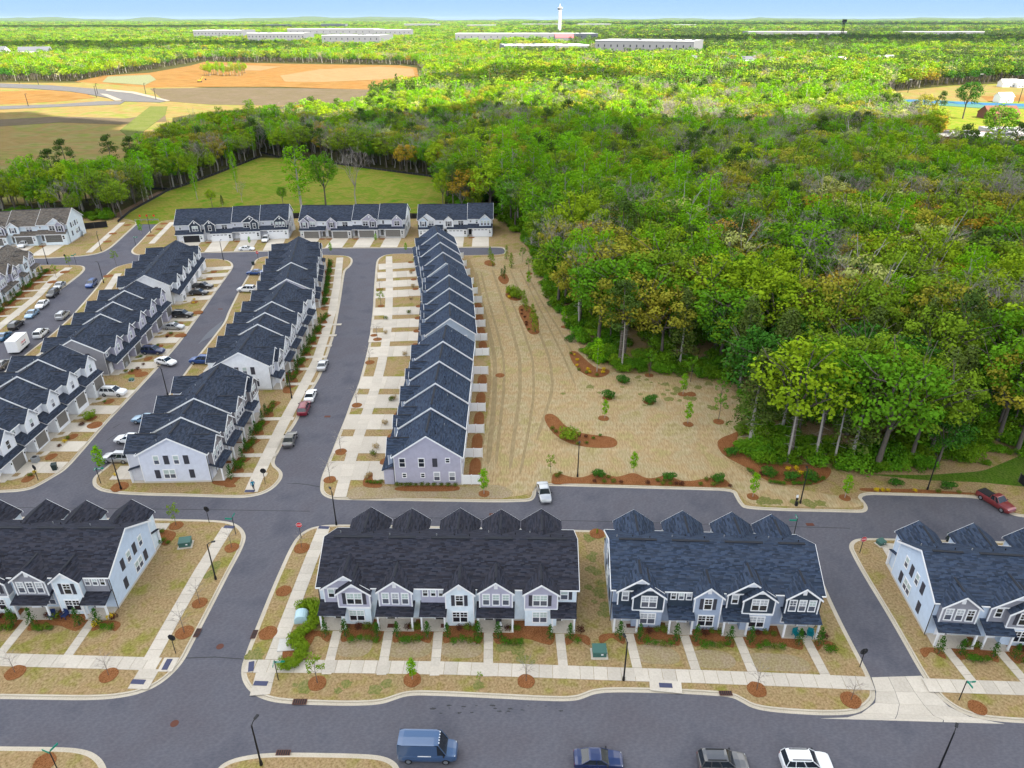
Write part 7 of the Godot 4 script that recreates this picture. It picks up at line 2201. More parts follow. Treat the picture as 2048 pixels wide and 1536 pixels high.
func gardens() -> void:
	var P := {
		"cone": plant("arborvitae", "evergreen shrub", "cone", 21, M.bark, M.leaf_arb, "upright evergreens by the porches"),
		"conel": plant("arborvitae", "evergreen shrub", "cone", 31, M.bark, M.leaf_mid, "upright evergreens in the meadow beds"),
		"shrub": plant("shrub", "shrub", "shrub", 22, M.bark, M.leaf_shrub, "low green shrubs in the mulch beds"),
		"olive": plant("shrub", "shrub", "shrub", 23, M.bark, M.leaf_olive, "olive shrubs in the mulch beds"),
		"red": plant("shrub", "shrub", "shrub", 24, M.bark, M.leaf_red, "dark red shrubs in the mulch beds"),
		"yellow": plant("flowering_shrub", "flowering shrub", "shrub", 25, M.bark, M.leaf_yellow, "yellow flowering shrubs"),
		"dark": plant("holly_shrub", "shrub", "bush", 26, M.bark, M.leaf_dark, "dark hollies on the meadow"),
		"straw": plant("grass_clump", "ornamental grass", "shrub", 27, M.bark, M.leaf_straw, "straw coloured grass clumps by the garages"),
		"bush": plant("bush", "bush", "bush", 28, M.bark, M.leaf_mid, "green bushes"),
		"lime": plant("young_tree", "young tree", "lime", 29, M.bark_pale, M.leaf_bright, "young lime green trees"),
		"sap": plant("young_tree", "young tree", "sapling", 30, M.bark, M.leaf_mid, "young trees in the mulch rings"),
		"sapd": plant("young_tree", "young tree", "sapling", 33, M.bark, M.leaf_green, "young trees on the meadow"),
		"twig": plant("young_tree", "young tree", "twiggy", 32, M.bark, M.twig_mat, "leafless young street trees")}
	# street trees
	for q in [["sap", Vector2(-47.53, -80.36), 1.0, "thin young tree behind the light blue row's side lawn"], ["twig", Vector2(-38.02, -75.66), 0.9, "bare young tree near the rounded corner of the left strip"], ["twig", Vector2(-38.35, -65.37), 1.0, "bare young tree by the lamp in the left strip"], ["twig", Vector2(-38.32, -60.66), 1.15, "bare young tree in the lowest ring of the left strip"], ["twig", Vector2(-54.55, -54.94), 0.9, "bare young tree at the far left of the bottom strip"], ["twig", Vector2(-44.11, -54.61), 0.95, "bare young tree near the ramp of the bottom strip"], ["twig", Vector2(-28.49, -75.56), 0.8, "bare young tree by the red stop sign"], ["sap", Vector2(-21.03, -53.56), 1.1, "thin budding tree in the first ring before the white row"], ["lime", Vector2(-10.82, -54.01), 0.85, "young tree with a small lime crown before the white row"], ["twig", Vector2(1.52, -53.82), 1.0, "bare young tree in the ring before the white row's right end"], ["twig", Vector2(26.18, -52.72), 1.05, "bare young tree before the blue-grey row"], ["twig", Vector2(35.69, -51.4), 0.9, "bare young tree near the concrete apron"],
		["lime", Vector2(36.14, -87.22), 1.15, "lime tree in the ring at the first parking bay's corner"], ["lime", Vector2(49.86, -86.97), 1.1, "lime tree in the ring before the second parking bay"], ["lime", Vector2(-4.23, -87.98), 1.2, "tall thin lime tree beside the lilac row's end fence"], ["twig", Vector2(-35, -179.05), 1.0, "bare tree in the far ring of the long driveway strip"], ["sap", Vector2(-32.74, -166.91), 1.2, "thin budding tree in the driveway strip"], ["twig", Vector2(-30.11, -146.08), 1.2, "tall bare tree in the driveway strip, middle"], ["twig", Vector2(-29.67, -134.13), 1.1, "bare tree in the driveway strip before the lilac row"], ["twig", Vector2(-28.79, -115.59), 1.2, "bare tree before the lilac row's fourth home"], ["twig", Vector2(-28.36, -99.68), 1.1, "bare tree before the lilac row's second home"], ["twig", Vector2(-28.35, -91.64), 1.2, "bare tree in the last ring at the corner"],
		["lime", Vector2(-64.92, -93.84), 1.3, "lime tree beside the silver SUV at the corner porch"], ["lime", Vector2(-123.77, -234.15), 1.3, "bushy lime tree beside the far side street"], ["sap", Vector2(-115.26, -200.08), 1.2, "thin tree at the bend of the left street"], ["sap", Vector2(-127.13, -197.29), 1.0, "small tree beside the stop sign back"], ["sap", Vector2(-126.35, -188.86), 1.0, "thin tree in the strip by the porch row"], ["bush", Vector2(-75.66, -110.77), 1.0, "round green tree before the white row's third garage"], ["lime", Vector2(-55.44, -211.99), 0.9, "small green tree at the rounded street end"], ["lime", Vector2(-32.61, -213.03), 0.8, "small lime tree at the top street corner"], ["lime", Vector2(-83.27, -221.18), 0.7, "small lime tree between two navy row driveways"], ["lime", Vector2(-43.61, -223.44), 0.8, "small yellow-green tree between two taupe garages"],
		["conel", Vector2(11.86, -78.61), 0.4, "tiny evergreen in the ring between the two front rows"], ["sap", Vector2(-3.47, -53.69), 0.4, "tiny shrub-like tree on the front grass strip"]]:
		sow(P, q[0], q[1], q[2], q[3])
	# meadow planting
	for q in [["conel", [-6.54, -205.58], 1.7, "light green evergreen at the top left of the meadow"], ["conel", [-5.58, -198.99], 1.7, "light green evergreen in front of its twin at the meadow's top"], ["conel", [-1.6, -205.96], 1.8, "green evergreen right of the meadow's top bed"], ["conel", [-0.17, -197.75], 1.9, "green evergreen below the top evergreens"], ["sapd", [3.21, -203.53], 1.2, "slim dark young tree at the wood's upper edge"], ["sapd", [4.76, -194.11], 1.1, "slim green young tree in a ring near the wood's edge"], ["cone", [-2.04, -192.09], 1.1, "small dark arborvitae at the back of the third bed"], ["cone", [-2.81, -189.6], 1.1, "small dark arborvitae at the left of the third bed"], ["cone", [-2.16, -187.65], 1.1, "small dark arborvitae at the front of the third bed"], ["lime", [4.5, -182.16], 1.1, "lime tree in a ring on the upper meadow"], ["bush", [0.1, -174.76], 1.7, "grey-olive bush left in the fourth bed"], ["bush", [1.12, -172.5], 1.5, "grey-olive bush right in the fourth bed"], ["conel", [2.94, -166.54], 1.9, "tall light arborvitae at the top of the long bed"], ["conel", [3.55, -163.43], 1.5, "arborvitae just below the tall one of the long bed"], ["conel", [4.83, -156.53], 2.0, "tall arborvitae in the middle of the long bed"], ["conel", [5.32, -150.11], 2.0, "bright arborvitae at the front of the long bed"], ["dark", [9.83, -166.54], 1.0, "dark holly nearest the wood's upper edge"], ["lime", [12.19, -155.35], 1.1, "lime tree in a ring near the wood's edge"], ["dark", [12.91, -145.35], 1.05, "dark holly above the yellow flower bed"], ["lime", [17.24, -129.71], 2.0, "broad lime birch in the yellow flower bed"], ["dark", [21.87, -124.87], 1.1, "dark holly in the topmost ring of the meadow"], ["sapd", [27.62, -127.73], 1.5, "green young tree at the meadow's back edge"], ["sapd", [35.29, -125.2], 1.5, "dark green young tree at the meadow's back edge"], ["lime", [32.64, -119.85], 1.2, "green young tree in a ring right of the hollies"], ["dark", [18.29, -118.55], 1.1, "dark holly in the left ring of the pair"], ["dark", [25.78, -116.6], 1.15, "dark holly in the right ring of the pair"], ["lime", [16.68, -110.9], 1.0, "white stemmed birch in the middle of the meadow"], ["lime", [31.18, -109.08], 1.15, "white stemmed birch at the right of the meadow"], ["sapd", [39, -117.04], 1.4, "dark young tree at the meadow's right edge"], ["sapd", [41.33, -122.44], 1.3, "thin young tree at the meadow's upper right corner"], ["sapd", [36.97, -110.29], 1.4, "dark young tree at the meadow's lower right"], ["bush", [9.66, -103.63], 1.5, "bright green bush in the curved island bed"], ["lime", [19.22, -93.78], 1.0, "lime tree at the middle of the bed along the parking bay"], ["dark", [13.65, -92.46], 0.95, "dark holly left in the bed along the parking bay"], ["dark", [24.39, -91.69], 0.95, "dark holly in the middle of the parking bay bed"], ["dark", [31.91, -91.28], 0.95, "dark holly right in the parking bay bed"], ["sap", [6.08, -93.51], 0.9, "grey young tree at the left end of the parking bay bed"], ["dark", [36.08, -98.87], 1.0, "dark shrub alone in the left arm of the woodland bed"], ["dark", [40.33, -92.76], 1.05, "dark shrub left of the yellow flowers in the woodland bed"], ["dark", [43.44, -91.76], 1.05, "dark shrub among the yellow flowers of the woodland bed"], ["dark", [46.35, -91.76], 1.05, "dark shrub behind the lamp in the woodland bed"], ["yellow", [43.89, -94.39], 1.0, "yellow flowering shrub left of the three in the woodland bed"], ["yellow", [45.25, -94.55], 1.0, "yellow flowering shrub at the back of the three in the woodland bed"], ["yellow", [45.39, -93.12], 1.2, "yellow flowering shrub at the front of the three in the woodland bed"], ["red", [39.22, -92.96], 1.0, "dark red shrub in the woodland bed"], ["red", [44.58, -92.16], 0.8, "small dark shrub before the yellow flowers"], ["dark", Vector2(59.04, -90.18), 0.9, "grey-green shrub left in the bed behind the second parking bay"], ["dark", Vector2(66.54, -89.39), 0.95, "grey-green shrub right in the bed behind the second parking bay"], ["yellow", Vector2(77.18, -115.59), 0.01, ""]]:
		if q[3] == "": continue
		var at: Vector2 = q[1] if q[1] is Vector2 else Vector2(q[1][0], q[1][1])
		sow(P, q[0], at, q[2], q[3])
	# low shrubs in the beds, named by bed
	var beds_list := [
		["bed along the parking bay", [7.03, -92.34, 7.58, -93.08, 14.26, -90.89, 15.07, -92.05, 15.68, -90.89, 12.78, -91.03, 16.82, -90.75, 20.95, -90.61, 22.63, -91.18, 23.22, -90.32, 24.38, -90.32, 25.29, -90.32, 26.09, -90.18, 28.98, -90.18, 30.21, -91.47, 30.93, -90.04, 33.42, -89.76], ["olive", "olive", "olive", "olive", "olive", "red", "red", "red", "olive", "olive", "olive", "red", "red", "olive", "olive", "olive", "red"]],
		["curved island bed of the meadow", [7.05, -106.78, 7.66, -105.82, 11.52, -104.56, 12.64, -104.25, 13.88, -103.63, 15.13, -104.56, 12.6, -102.1, 11.13, -101.8], ["olive", "olive", "red", "red", "shrub", "shrub", "olive", "olive"]],
		["yellow flower bed at the wood's edge", [13.31, -137.51, 13.69, -134.98, 13.39, -132.35, 15.48, -130.51, 15.76, -129.25, 18.75, -130.51, 18.43, -129.07, 17.02, -127.66, 15.09, -128.9, 13.61, -130.15, 12.61, -138.1], ["yellow", "yellow", "yellow", "yellow", "yellow", "yellow", "yellow", "olive", "olive", "olive", "olive"]],
		["long bed of arborvitae", [2.39, -163.66, 2.36, -161.07, 3.08, -159.05, 3.4, -155.61, 3.37, -154.18, 5.63, -162.62, 6.07, -158.55, 3.86, -151.37], ["red", "red", "red", "red", "red", "olive", "olive", "olive"]],
		["fourth bed of the meadow", [-1.34, -176.22, -0.82, -173.3, -0.71, -172.43], ["yellow", "yellow", "yellow"]],
		["front edge of the woodland bed", [37.53, -94.18, 37.81, -93.57, 38.06, -92.86, 38.31, -92.16, 39.92, -90.78, 40.54, -90.59, 41.19, -90.49, 41.83, -90.39, 43.38, -90.3, 44.17, -90.3, 44.96, -90.3, 45.78, -90.39, 46.8, -90.98, 47.63, -91.37, 48.42, -91.66], ["shrub", "shrub", "shrub", "shrub", "shrub", "shrub", "shrub", "shrub", "shrub", "shrub", "shrub", "shrub", "shrub", "shrub", "shrub"]],
		["bed behind the second parking bay", [55.37, -88.7, 56.32, -88.7, 57.07, -88.6, 61.18, -88.6, 64.49, -88.28, 67.53, -88.06], ["yellow", "yellow", "yellow", "yellow", "olive", "olive"]],
		["bed under the lilac row's end wall", [-17.63, -90.03, -16.97, -90.14, -16.28, -90.03, -15.6, -90.03, -14.79, -90.03, -13.85, -90.03, -12.9, -90.03, -11.95, -90.03, -10.87, -90.03, -9.78, -89.91, -8.7, -89.91], ["olive", "olive", "olive", "olive", "olive", "olive", "olive", "olive", "olive", "olive", "olive"]],
		["bed at the lilac row's corner porch", [-22.37, -90.84, -21.81, -90.72, -21.24, -90.61, -20.7, -90.61, -20.24, -90.72, -22.72, -92.02, -22.44, -92.74], ["olive", "shrub", "olive", "shrub", "olive", "straw", "straw"]],
		["bed at the light blue row's side porch", [-48.83, -78.8, -47.82, -76.97, -46.96, -76.48, -48.1, -76.64], ["olive", "olive", "shrub", "shrub"]],
		["driveway edges of the white alley row", [-75.77, -102.61, -75.79, -103.61, -75.83, -101.22, -76.09, -110.19, -75.82, -108.43, -76.16, -116.7, -75.41, -93.49, -75.49, -92.63, -62.32, -92.8, -76.14, -108.22], ["yellow", "olive", "red", "olive", "red", "shrub", "yellow", "olive", "yellow", "red"]],
		["driveway edges of the grey alley row", [-79.17, -155.61, -77.49, -148.91, -77.58, -147.13, -77.57, -142.33, -78.57, -136.53, -76.36, -132.87, -76.56, -130.8, -81.04, -171.07, -80.31, -168.83, -77.16, -129.65, -78.29, -129.36], ["shrub", "shrub", "red", "shrub", "shrub", "red", "red", "yellow", "yellow", "olive", "olive"]]]
	for b in beds_list:
		for i in b[2].size():
			var words: String = {"olive": "olive green shrub", "shrub": "bright green shrub", "red": "dark red shrub", "yellow": "yellow flowering shrub", "straw": "straw coloured grass clump"}[b[2][i]]
			sow(P, b[2][i], Vector2(b[1][2 * i], b[1][2 * i + 1]), rng.randf_range(0.75, 1.05), "%s, %s in the %s" % [words, ordinal(i), b[0]])
	# front beds of the two front lines of rows
	for q in [["white row", Vector2(-22.5, -62.9), Vector2(7.5, -62.4), "ABCBE", "ABCBE"], ["blue-grey row", Vector2(11.75, -62.5), Vector2(35.6, -61.5), "ACAb", "ACAb"], ["pale blue row", Vector2(48.1, -60.4), Vector2(72.0, -58.3), "BA", "BACB"], ["light blue row", Vector2(-72.0, -64.6), Vector2(-47.9, -64.5), "CABc", "CABc"], ["pale grey row", Vector2(-46.5, -91.1), Vector2(-47.3, -115.4), "BBBA", "BBBA"], ["white porch row", Vector2(-46.3, -121.8), Vector2(-47.8, -159.4), "ABBBBC", "ABBBBC"], ["grey-beige row", Vector2(-49.3, -165.0), Vector2(-56.0, -201.0), "BCBBCA", "BCBBCA"], ["brown roofed porch row", Vector2(-127.0, -157.5), Vector2(-134.9, -193.9), "BCBACB", "BCBACB"]]:
		var p0: Vector2 = q[1]
		var dir: Vector2 = (q[2] - p0).normalized()
		var out := Vector2(-dir.y, dir.x)
		var n: int = q[3].length()
		var length: float = p0.distance_to(q[2])
		var ed := edges_of(q[4], length)
		var far := p0.y < -80
		for k in n:
			var u: float = ed[k + 1] - ed[k]
			var x := walk_at(q[4], ed, k)
			for e in [-1, 1]:
				var w: Vector2 = p0 + dir * (x + e * 1.15) + out * 2.75
				sow(P, "cone", w, rng.randf_range(1.0, 1.25), "dark green arborvitae %s the %s walk of the %s" % ["left of" if e < 0 else "right of", ordinal(k), q[0]])
			var gap := u - 2.6
			var cnt := 3 if far else 7
			for j in cnt:
				var xx: float = x + 1.3 + 0.4 + gap * (j % 4 + 0.5 * (j / 4) + 0.3) / 4.2 if not far else x + 1.5 + gap * (j + 0.5) / 3.0
				if k == n - 1 and xx > length + 1.0: continue
				var zz := 3.35 if j < 4 else 1.5
				if far: zz = 3.0
				var key: String = ["shrub", "shrub", "olive", "shrub", "red", "olive", "olive"][j]
				var w: Vector2 = p0 + dir * xx + out * (zz + rng.randf_range(-0.2, 0.2))
				sow(P, key, w, rng.randf_range(0.85, 1.3) * (1.35 if far else 1.0), "%s, %s after the %s walk of the %s" % [{"shrub": "bright green shrub", "olive": "olive green shrub", "red": "dark red shrub"}[key], ordinal(j), ordinal(k), q[0]])
	# straw grass clumps and shrubs beside the long row's driveways
	var i := 0
	for q in [Vector2(-30.08, -157.96), Vector2(-28.81, -149.2), Vector2(-25.83, -171.52), Vector2(-25.09, -161.83), Vector2(-22.82, -137.59), Vector2(-22.26, -117.93), Vector2(-22.64, -117.34), Vector2(-22.49, -108.65), Vector2(-22.74, -100.76), Vector2(-22.78, -98.62), Vector2(-26.49, -181.02), Vector2(-28.46, -192.33), Vector2(-28.74, -203.92)]:
		sow(P, "straw" if i % 3 else "olive", q, 1.35, "%s, %s beside the long row's driveways" % ["straw coloured grass clump" if i % 3 else "olive shrub", ordinal(i)])
		i += 1
	# the yellow-green hedge round the valve pad
	var hpts := pv([-25.59, -64.54, -24.58, -64.87, -23.65, -64.05, -23.22, -62.28, -23.73, -61.04, -24.71, -60.28, -25.04, -58.94, -23.82, -58.21, -23.6, -56.93, -24.08, -55.82, -25.11, -55.55, -25.83, -56.1])
	var hl := line_len(hpts)
	var hn := int(hl / 0.65)
	for k in hn:
		var w: Array = along(hpts, hl * k / hn)
		sow(P, "bush", w[0], rng.randf_range(0.62, 0.8), "yellow-green hedge bush, %s along the hedge round the valve pad" % ordinal(k))
	# yellow shrubs at the light blue row's corner
	for k in 2:
		sow(P, "yellow", [Vector2(-49.16, -61.81), Vector2(-48, -62.92)][k], 1.2, ["yellow flowering shrub at the walk by the light blue row", "larger yellow flowering shrub at the light blue row's corner"][k])
	for key in P:
		P[key].free()

# ---------------------------------------------------------------- the woods
func forest() -> void:
	var open := [
		# houses, clearing and meadow
		pv([-319.89, -263.76, -190, -263.76, -153.45, -252.72, -142.73, -252.72, -143.23, -267.64, -143.99, -298.83, -138.67, -322.4, -134.31, -354.72, -131.49, -384.23, -111.21, -376.8, -93.51, -366.84, -62.74, -347.04, -35.43, -330.25, -27.13, -300.76, -24.86, -263.76, -15.16, -255.58, -3.36, -249.91, 5.72, -221.18, 8.48, -189.29, 11.15, -169.72, 14.09, -153.32, 15.52, -139.38, 19.7, -131.98, 31.24, -130.34, 41.64, -127.16, 44.47, -120.34, 43.11, -110.41, 38.17, -103.94, 38.58, -96.69, 46.22, -95.39, 53.76, -94.26, 65.26, -93.42, 74.6, -94.54, 86.6, -100.76, 120.34, -106.93, 164.8, -100.45, 80.66, -32.37, -82.62, -32.37]),
		pv([-1010, -904, -586, -882, -500, -882, -509, -1005, -507, -1086, -527, -1340, -451, -1292, -311.14, -1263, -142.67, -1193, -101.95, -904, -87.46, -762, -124.84, -683, -100.98, -546, -105.77, -523, -152.59, -493, -167.72, -479, -185.1, -457, -194.93, -429, -185.82, -398.3, -166.55, -334.89, -160.81, -295.05, -178.29, -285.96, -200.33, -279.89, -315.81, -259.99]),
		pv([348.64, -740, 475, -833, 581, -874, 825, -860, 345.05, -340.86, 239.38, -340.86, 193.1, -340.86, 206.54, -376.8, 229.45, -405, 248.56, -431, 245.18, -479])]
	var pads := [[-948, -2620, 100, 80, 160], [-650, -2225, 95, 60, 160], [-400, -2040, 90, 80, 160], [-640, -2900, 180, 70, 160], [-420, -2820, 80, 50, 160], [40, -2270, 215, 75, 160], [62, -1555, 95, 60, 70], [258, -1460, 110, 80, 70], [960, -2700, 180, 50, 160], [1480, -2750, 150, 45, 160], [-960, -1400, 60, 22, 70], [-870, -1420, 40, 20, 70], [108, -1955, 35, 25, 160], [209, -3500, 40, 40, 160]]
	for q in [Vector2(255.62, -1131), Vector2(304.96, -1120), Vector2(327.63, -1108), Vector2(362.73, -1155), Vector2(361.86, -1086), Vector2(414, -1097), Vector2(462, -1155), Vector2(472, -1131), Vector2(535, -1168), Vector2(559, -1168)]:
		pads.append([q.x + 7, q.y - 6, 13, 14, 125])
	var total := 0
	for k in tree_kinds: total += k[6]
	var protos := []
	for k in tree_kinds:
		protos.append(plant(k[0], "tree", k[1], k[2], k[3], k[4], "trees of the woods"))
	var near := []
	var bins := []
	var cols := []
	for k in tree_kinds.size() * 2:
		bins.append([])
		cols.append([])
	var patch := FastNoiseLite.new()
	patch.seed = 77
	patch.frequency = 0.006
	var patch2 := FastNoiseLite.new()
	patch2.seed = 78
	patch2.frequency = 0.0028
	var rings := [[88.0, 330.0, 6.5, 1.0, 0], [330.0, 620.0, 7.4, 1.05, 0], [620.0, 1500.0, 9.2, 1.15, 1], [1500.0, 3200.0, 14.0, 1.5, 1], [3200.0, 7000.0, 27.0, 2.3, 1], [7000.0, 13500.0, 58.0, 3.6, 1]]
	for ring in rings:
		var step: float = ring[2]
		var z := -ring[0] as float
		while z > -ring[1]:
			var hw := -z * 0.78 + 30.0
			var x := -hw
			while x < hw:
				var p := Vector2(x + rng.randf_range(-0.48, 0.48) * step, z + rng.randf_range(-0.48, 0.48) * step)
				x += step
				var skip := false
				for o in open:
					if Geometry2D.is_point_in_polygon(p, o):
						skip = true
						break
				if skip: continue
				for q in pads:
					if abs(p.x - q[0]) < q[2] and p.y < q[1] + q[3] + q[4] and p.y > q[1] - q[3]:
						skip = true
						break
				if skip: continue
				# which kind grows here
				var v := patch.get_noise_2d(p.x, p.y)
				var v2 := patch2.get_noise_2d(p.x + 500, p.y * 1.6)
				var kind := 0
				var pick := rng.randi() % total
				for k in tree_kinds.size():
					pick -= tree_kinds[k][6]
					if pick < 0:
						kind = k
						break
				if v > 0.22 and rng.randf() < 0.45: kind = [0, 5, 1][rng.randi() % 3]
				elif v < -0.25 and rng.randf() < 0.45: kind = [3, 4, 2, 10][rng.randi() % 4]
				if p.y < -600 and v2 > (0.02 if p.x > 150 and p.y < -1150 else 0.2) and rng.randf() < 0.8: kind = [8, 8, 7][rng.randi() % 3]
				if p.y < -1620 and p.y > -3700 and p.x > 120 and v2 > -0.3 and rng.randf() < 0.85: kind = [8, 8, 7, 6][rng.randi() % 4]
				if p.y < -1400 and p.y > -2300 and p.x < -600 and rng.randf() < 0.45: kind = [8, 7, 2][rng.randi() % 3]
				# cedars along the meadow's edge
				if p.y > -124 and p.x > 10 and p.x < 80 and rng.randf() < 0.72: kind = [6, 6, 6, 2, 7][rng.randi() % 5]
				if p.y > -150 and kind >= 10 and rng.randf() < 0.7: kind = [2, 0, 6, 9][rng.randi() % 4]
				if p.x < -40 and p.y > -330 and rng.randf() < 0.5: kind = [5, 5, 1, 0, 10][rng.randi() % 5]
				var t: Array = tree_kinds[kind]
				var sz := rng.randf_range(t[7], t[8]) * (1.2 if p.x > -20 else 0.98)
				var wide := rng.randf_range(0.9, 1.3)
				near.append([p, kind, sz, wide, ring[3], ring[4], p.length()])
				if p.x < -20 and p.y > -420 and rng.randf() < 0.65:
					near.append([p + Vector2(rng.randf_range(2.0, 4.5), rng.randf_range(-3.5, 3.5)), [5, 1, 0, 2, 10][rng.randi() % 5], rng.randf_range(0.6, 1.0), 0.9, 1.0, 0, p.length() + 3.0])
				elif p.y > -330 and rng.randf() < 0.3:
					near.append([p + Vector2(rng.randf_range(2.0, 4.0), rng.randf_range(-3.0, 3.0)), [6, 1, 2, 7][rng.randi() % 4], rng.randf_range(0.45, 0.75), 1.1, 1.0, 0, p.length() + 3.0])
			z -= step
	near.sort_custom(func(a, b) -> bool: return a[6] < b[6])
	# placed by hand: the big trees of the clearing and single trees
	var single := [
		[Vector2(-77.15, -261.49), 5, 1.35, 1.3, "tall thin-leaved tree with forked pale trunk in the clearing"], [Vector2(-70.85, -271.62), 1, 1.35, 0.85, "tallest fresh green tree of the clearing, behind the taupe garage row"], [Vector2(-60.22, -275.7), 10, 1.2, 0.8, "leaning bare white tree in the clearing"], [Vector2(-124.75, -284.21), 5, 0.75, 0.7, "slim lime tree at the clearing's left"], [Vector2(-113.58, -297.88), 5, 0.9, 0.6, "slim tree with white trunk on the clearing's slope"], [Vector2(-105.45, -279.89), 10, 0.45, 0.7, "small bare tree in the clearing"], [Vector2(-114.39, -272.42), 0, 0.45, 0.9, "small lime tree behind the navy row"], [Vector2(-110.38, -272.42), 6, 0.3, 1.0, "small dark cedar behind the navy row"], [Vector2(-87.74, -274.05), 1, 0.5, 0.8, "small green tree between the navy and taupe garage rows"], [Vector2(-25.94, -267.64), 0, 1.0, 0.7, "yellow-green tree at the clearing's right corner"], [Vector2(-17.57, -272.42), 1, 1.3, 1.0, "bright green tree with forked white trunk at the wood corner"],
		[Vector2(-177.25, -291.35), 8, 1.2, 1.0, "round dark pine standing above the left woods"], [Vector2(-164.99, -302.7), 8, 1.2, 1.0, "dark pine left of its twin above the left woods"], [Vector2(-157.3, -304.67), 8, 1.15, 1.0, "dark pine right of its twin above the left woods"], [Vector2(322.86, -540), 7, 1.7, 1.0, "large dark tree beside the tennis courts"], [Vector2(260.15, -399.92), 1, 1.6, 1.1, "big round lime tree before the school"], [Vector2(241.22, -405), 0, 0.8, 1.0, "small yellow tree before the brick school wing"], [Vector2(261.19, -479), 3, 1.5, 0.8, "tall pine-like olive tree by the school corner"], [Vector2(263.13, -466), 8, 1.35, 0.8, "tall olive pine beside the school"], [Vector2(-103.76, -692), 8, 1.1, 0.6, "single dark pine before the field's corner"], [Vector2(-110.05, -674), 7, 0.8, 0.7, "dark tree beside the single pine at the field's corner"]]
	for q in single:
		var p := copy(protos[q[1]], q[4], Vector3(q[0].x, 0.1, q[0].y), rng.randf() * TAU, Vector3(q[2] * q[3], q[2], q[2] * q[3]))
		p.name = numbered(protos[q[1]].get_meta("base"))
	# dead pale trunks at the wood's lower edge
	var snag := plant("dead_tree", "dead tree", "snag", 40, M.bark_pale, M.bark_pale, "pale dead trunks at the wood's edge")
	var si := 0
	for q in [[Vector2(44.63, -96.84), 1.0, "thin pale dead trunk at the woodland bed"], [Vector2(49.39, -97.43), 1.25, "pale dead trunk left of the two leaning ones"], [Vector2(52.26, -96.84), 1.1, "pale dead trunk right of the two leaning ones"], [Vector2(22.36, -130.34), 1.0, "white dead trunk at the meadow's back edge"], [Vector2(15.61, -153.32), 1.4, "long white trunk at the wood's left edge"], [Vector2(41.38, -106.08), 1.0, "pale bristly dead trunk above the woodland bed"]]:
		copy(snag, q[2], Vector3(q[0].x, 0.0, q[0].y), rng.randf() * TAU, Vector3(1, 1, 1) * q[1])
	snag.free()
	# a clump of trees standing alone on the orange field
	for k in 26:
		var p: Vector2 = Vector2(-366.14, -987) + Vector2(rng.randf_range(-26, 26), rng.randf_range(-34, 26))
		near.append([p, [5, 0, 3][k % 3], rng.randf_range(0.75, 1.0), 0.9, 1.0, 0, 990.0])
	# the nearest trees stand as objects of their own, the rest as one wood per kind
	var made := 0
	var zone_count := {}
	for q in near:
		var p: Vector2 = q[0]
		var t: Array = tree_kinds[q[1]]
		if made < 285 and abs(p.x) < -p.y * 0.735 + 3.0 and q[6] < 420:
			var where := "right woods"
			if p.x < -30: where = "left woods" if p.x < -75 else "woods behind the clearing"
			elif p.y > -112: where = "front of the right woods"
			elif p.x < 25 and p.y < -150: where = "upper meadow edge"
			elif p.x < 40: where = "meadow back edge"
			elif p.x > 85: where = "far right woods"
			var key := "%s|%s" % [t[5], where]
			zone_count[key] = zone_count.get(key, -1) + 1
			var size: String = "tall " if q[2] > 1.06 else "small " if q[2] < 0.86 else ""
			copy(protos[q[1]], "%s%s, %s from the street in the %s" % [size, t[5], ordinal(zone_count[key]), where], Vector3(p.x, 0.0, p.y), rng.randf() * TAU, Vector3(q[2] * q[3], q[2], q[2] * q[3]))
			made += 1
			continue
		var b: int = q[1] + (tree_kinds.size() if q[5] else 0)
		var k: float = q[2] * (1.0 if q[4] < 1.3 else 1.0 + (q[4] - 1.0) * 0.35)
		var w: float = q[2] * q[3] * q[4]
		bins[b].append(Transform3D(Basis(Vector3.UP, rng.randf() * TAU).scaled(Vector3(w, k, w)), Vector3(p.x, -0.1, p.y)))
		var c := rng.randf_range(0.8, 1.22)
		var hue := rng.randf_range(-0.07, 0.05)
		cols[b].append(Color(c * (1.0 + hue), c, c * (1.0 - hue)))
	for p in protos:
		p.free()
	for b in bins.size():
		if bins[b].is_empty(): continue
		var t: Array = tree_kinds[b % tree_kinds.size()]
		var far := b >= tree_kinds.size()
		var m := tree_parts(t[1], t[2] + (50 if far else 0), 0.22 if far else 1.0)
		var am := ArrayMesh.new()
		for k in 2:
			var arr: Array = m[k].surface_get_arrays(0)
			am.add_surface_from_arrays(Mesh.PRIMITIVE_TRIANGLES, arr)
			am.surface_set_material(k, t[3] if k == 0 else t[4])
		var mm := MultiMesh.new()
		mm.transform_format = MultiMesh.TRANSFORM_3D
		mm.use_colors = true
		mm.mesh = am
		mm.instance_count = bins[b].size()
		for i in bins[b].size():
			mm.set_instance_transform(i, bins[b][i])
			mm.set_instance_color(i, cols[b][i])
		var o := MultiMeshInstance3D.new()
		o.name = numbered("distant_woods" if far else "woods")
		o.multimesh = mm
		o.set_meta("kind", "stuff")
		o.set_meta("label", "%s of %ss" % ["far woods" if far else "deep woods", t[5]])
		add_child(o, true)
	# undergrowth along the wood's edge
	var ub := tree_parts("bush", 61)
	var um := ArrayMesh.new()
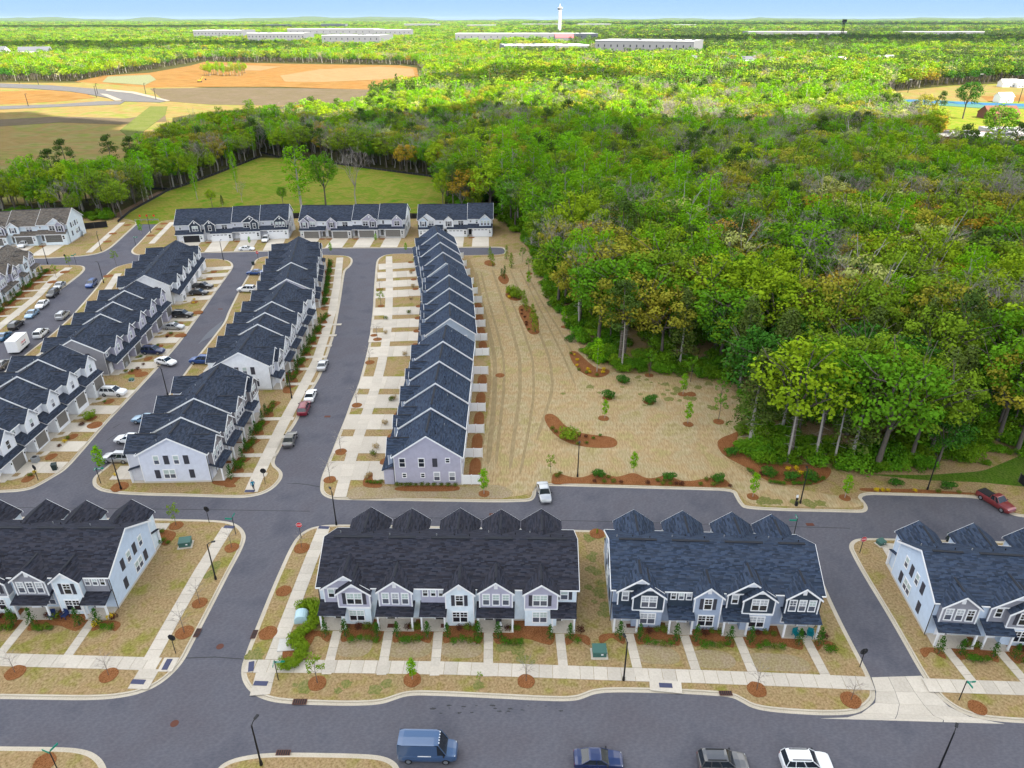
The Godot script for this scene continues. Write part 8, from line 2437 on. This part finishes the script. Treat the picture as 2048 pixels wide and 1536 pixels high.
	for k in 2:
		um.add_surface_from_arrays(Mesh.PRIMITIVE_TRIANGLES, ub[k].surface_get_arrays(0))
		um.surface_set_material(k, M.bark if k == 0 else M.leaf_green)
	var tr := []
	for e in [pv([-2.46, -248.52, 5.7, -220.06, 8.4, -187.16, 11.05, -167.95, 13.98, -151.83, 15.57, -137.59, 19.56, -130.8, 31.06, -129.42, 41.3, -125.83]), pv([43.96, -117.93, 42.94, -109.53, 38.84, -103.29, 39.12, -97.13, 46.42, -95.97, 54, -94.82, 65.47, -93.84, 74.77, -94.82, 88.58, -101.22]), pv([-188.54, -261.49, -152.69, -251.31, -143.63, -252.72])]:
		var l := line_len(e)
		for k in int(l * 2.2):
			var q: Array = along(e, rng.randf() * l)
			var nrm := Vector2(q[1].y, -q[1].x)
			var p: Vector2 = q[0] + nrm * rng.randf_range(-0.6, 7.0) * (1.0 if e[0].x > -60 else 1.0)
			var s := rng.randf_range(0.7, 1.7)
			tr.append(Transform3D(Basis(Vector3.UP, rng.randf() * TAU).scaled(Vector3(s, s * 0.9, s)), Vector3(p.x, 0, p.y)))
	for q in near:
		if q[6] < 300 and q[6] > 60:
			for k in 2:
				var p: Vector2 = q[0] + Vector2(rng.randf_range(-3.5, 3.5), rng.randf_range(-3.5, 3.5))
				var inside := false
				for o in open:
					if Geometry2D.is_point_in_polygon(p, o): inside = true
				if inside: continue
				var s := rng.randf_range(1.0, 2.6)
				tr.append(Transform3D(Basis(Vector3.UP, rng.randf() * TAU).scaled(Vector3(s, s * rng.randf_range(0.7, 1.2), s)), Vector3(p.x, 0, p.y)))
	var mm2 := MultiMesh.new()
	mm2.transform_format = MultiMesh.TRANSFORM_3D
	mm2.use_colors = true
	mm2.mesh = um
	mm2.instance_count = tr.size()
	for i in tr.size():
		mm2.set_instance_transform(i, tr[i])
		var c := rng.randf_range(0.6, 1.2)
		mm2.set_instance_color(i, Color(c * rng.randf_range(0.8, 1.3), c, c))
	var uo := MultiMeshInstance3D.new()
	uo.name = "undergrowth"
	uo.multimesh = mm2
	uo.set_meta("kind", "stuff")
	uo.set_meta("label", "undergrowth along the edge of the woods")
	add_child(uo, true)
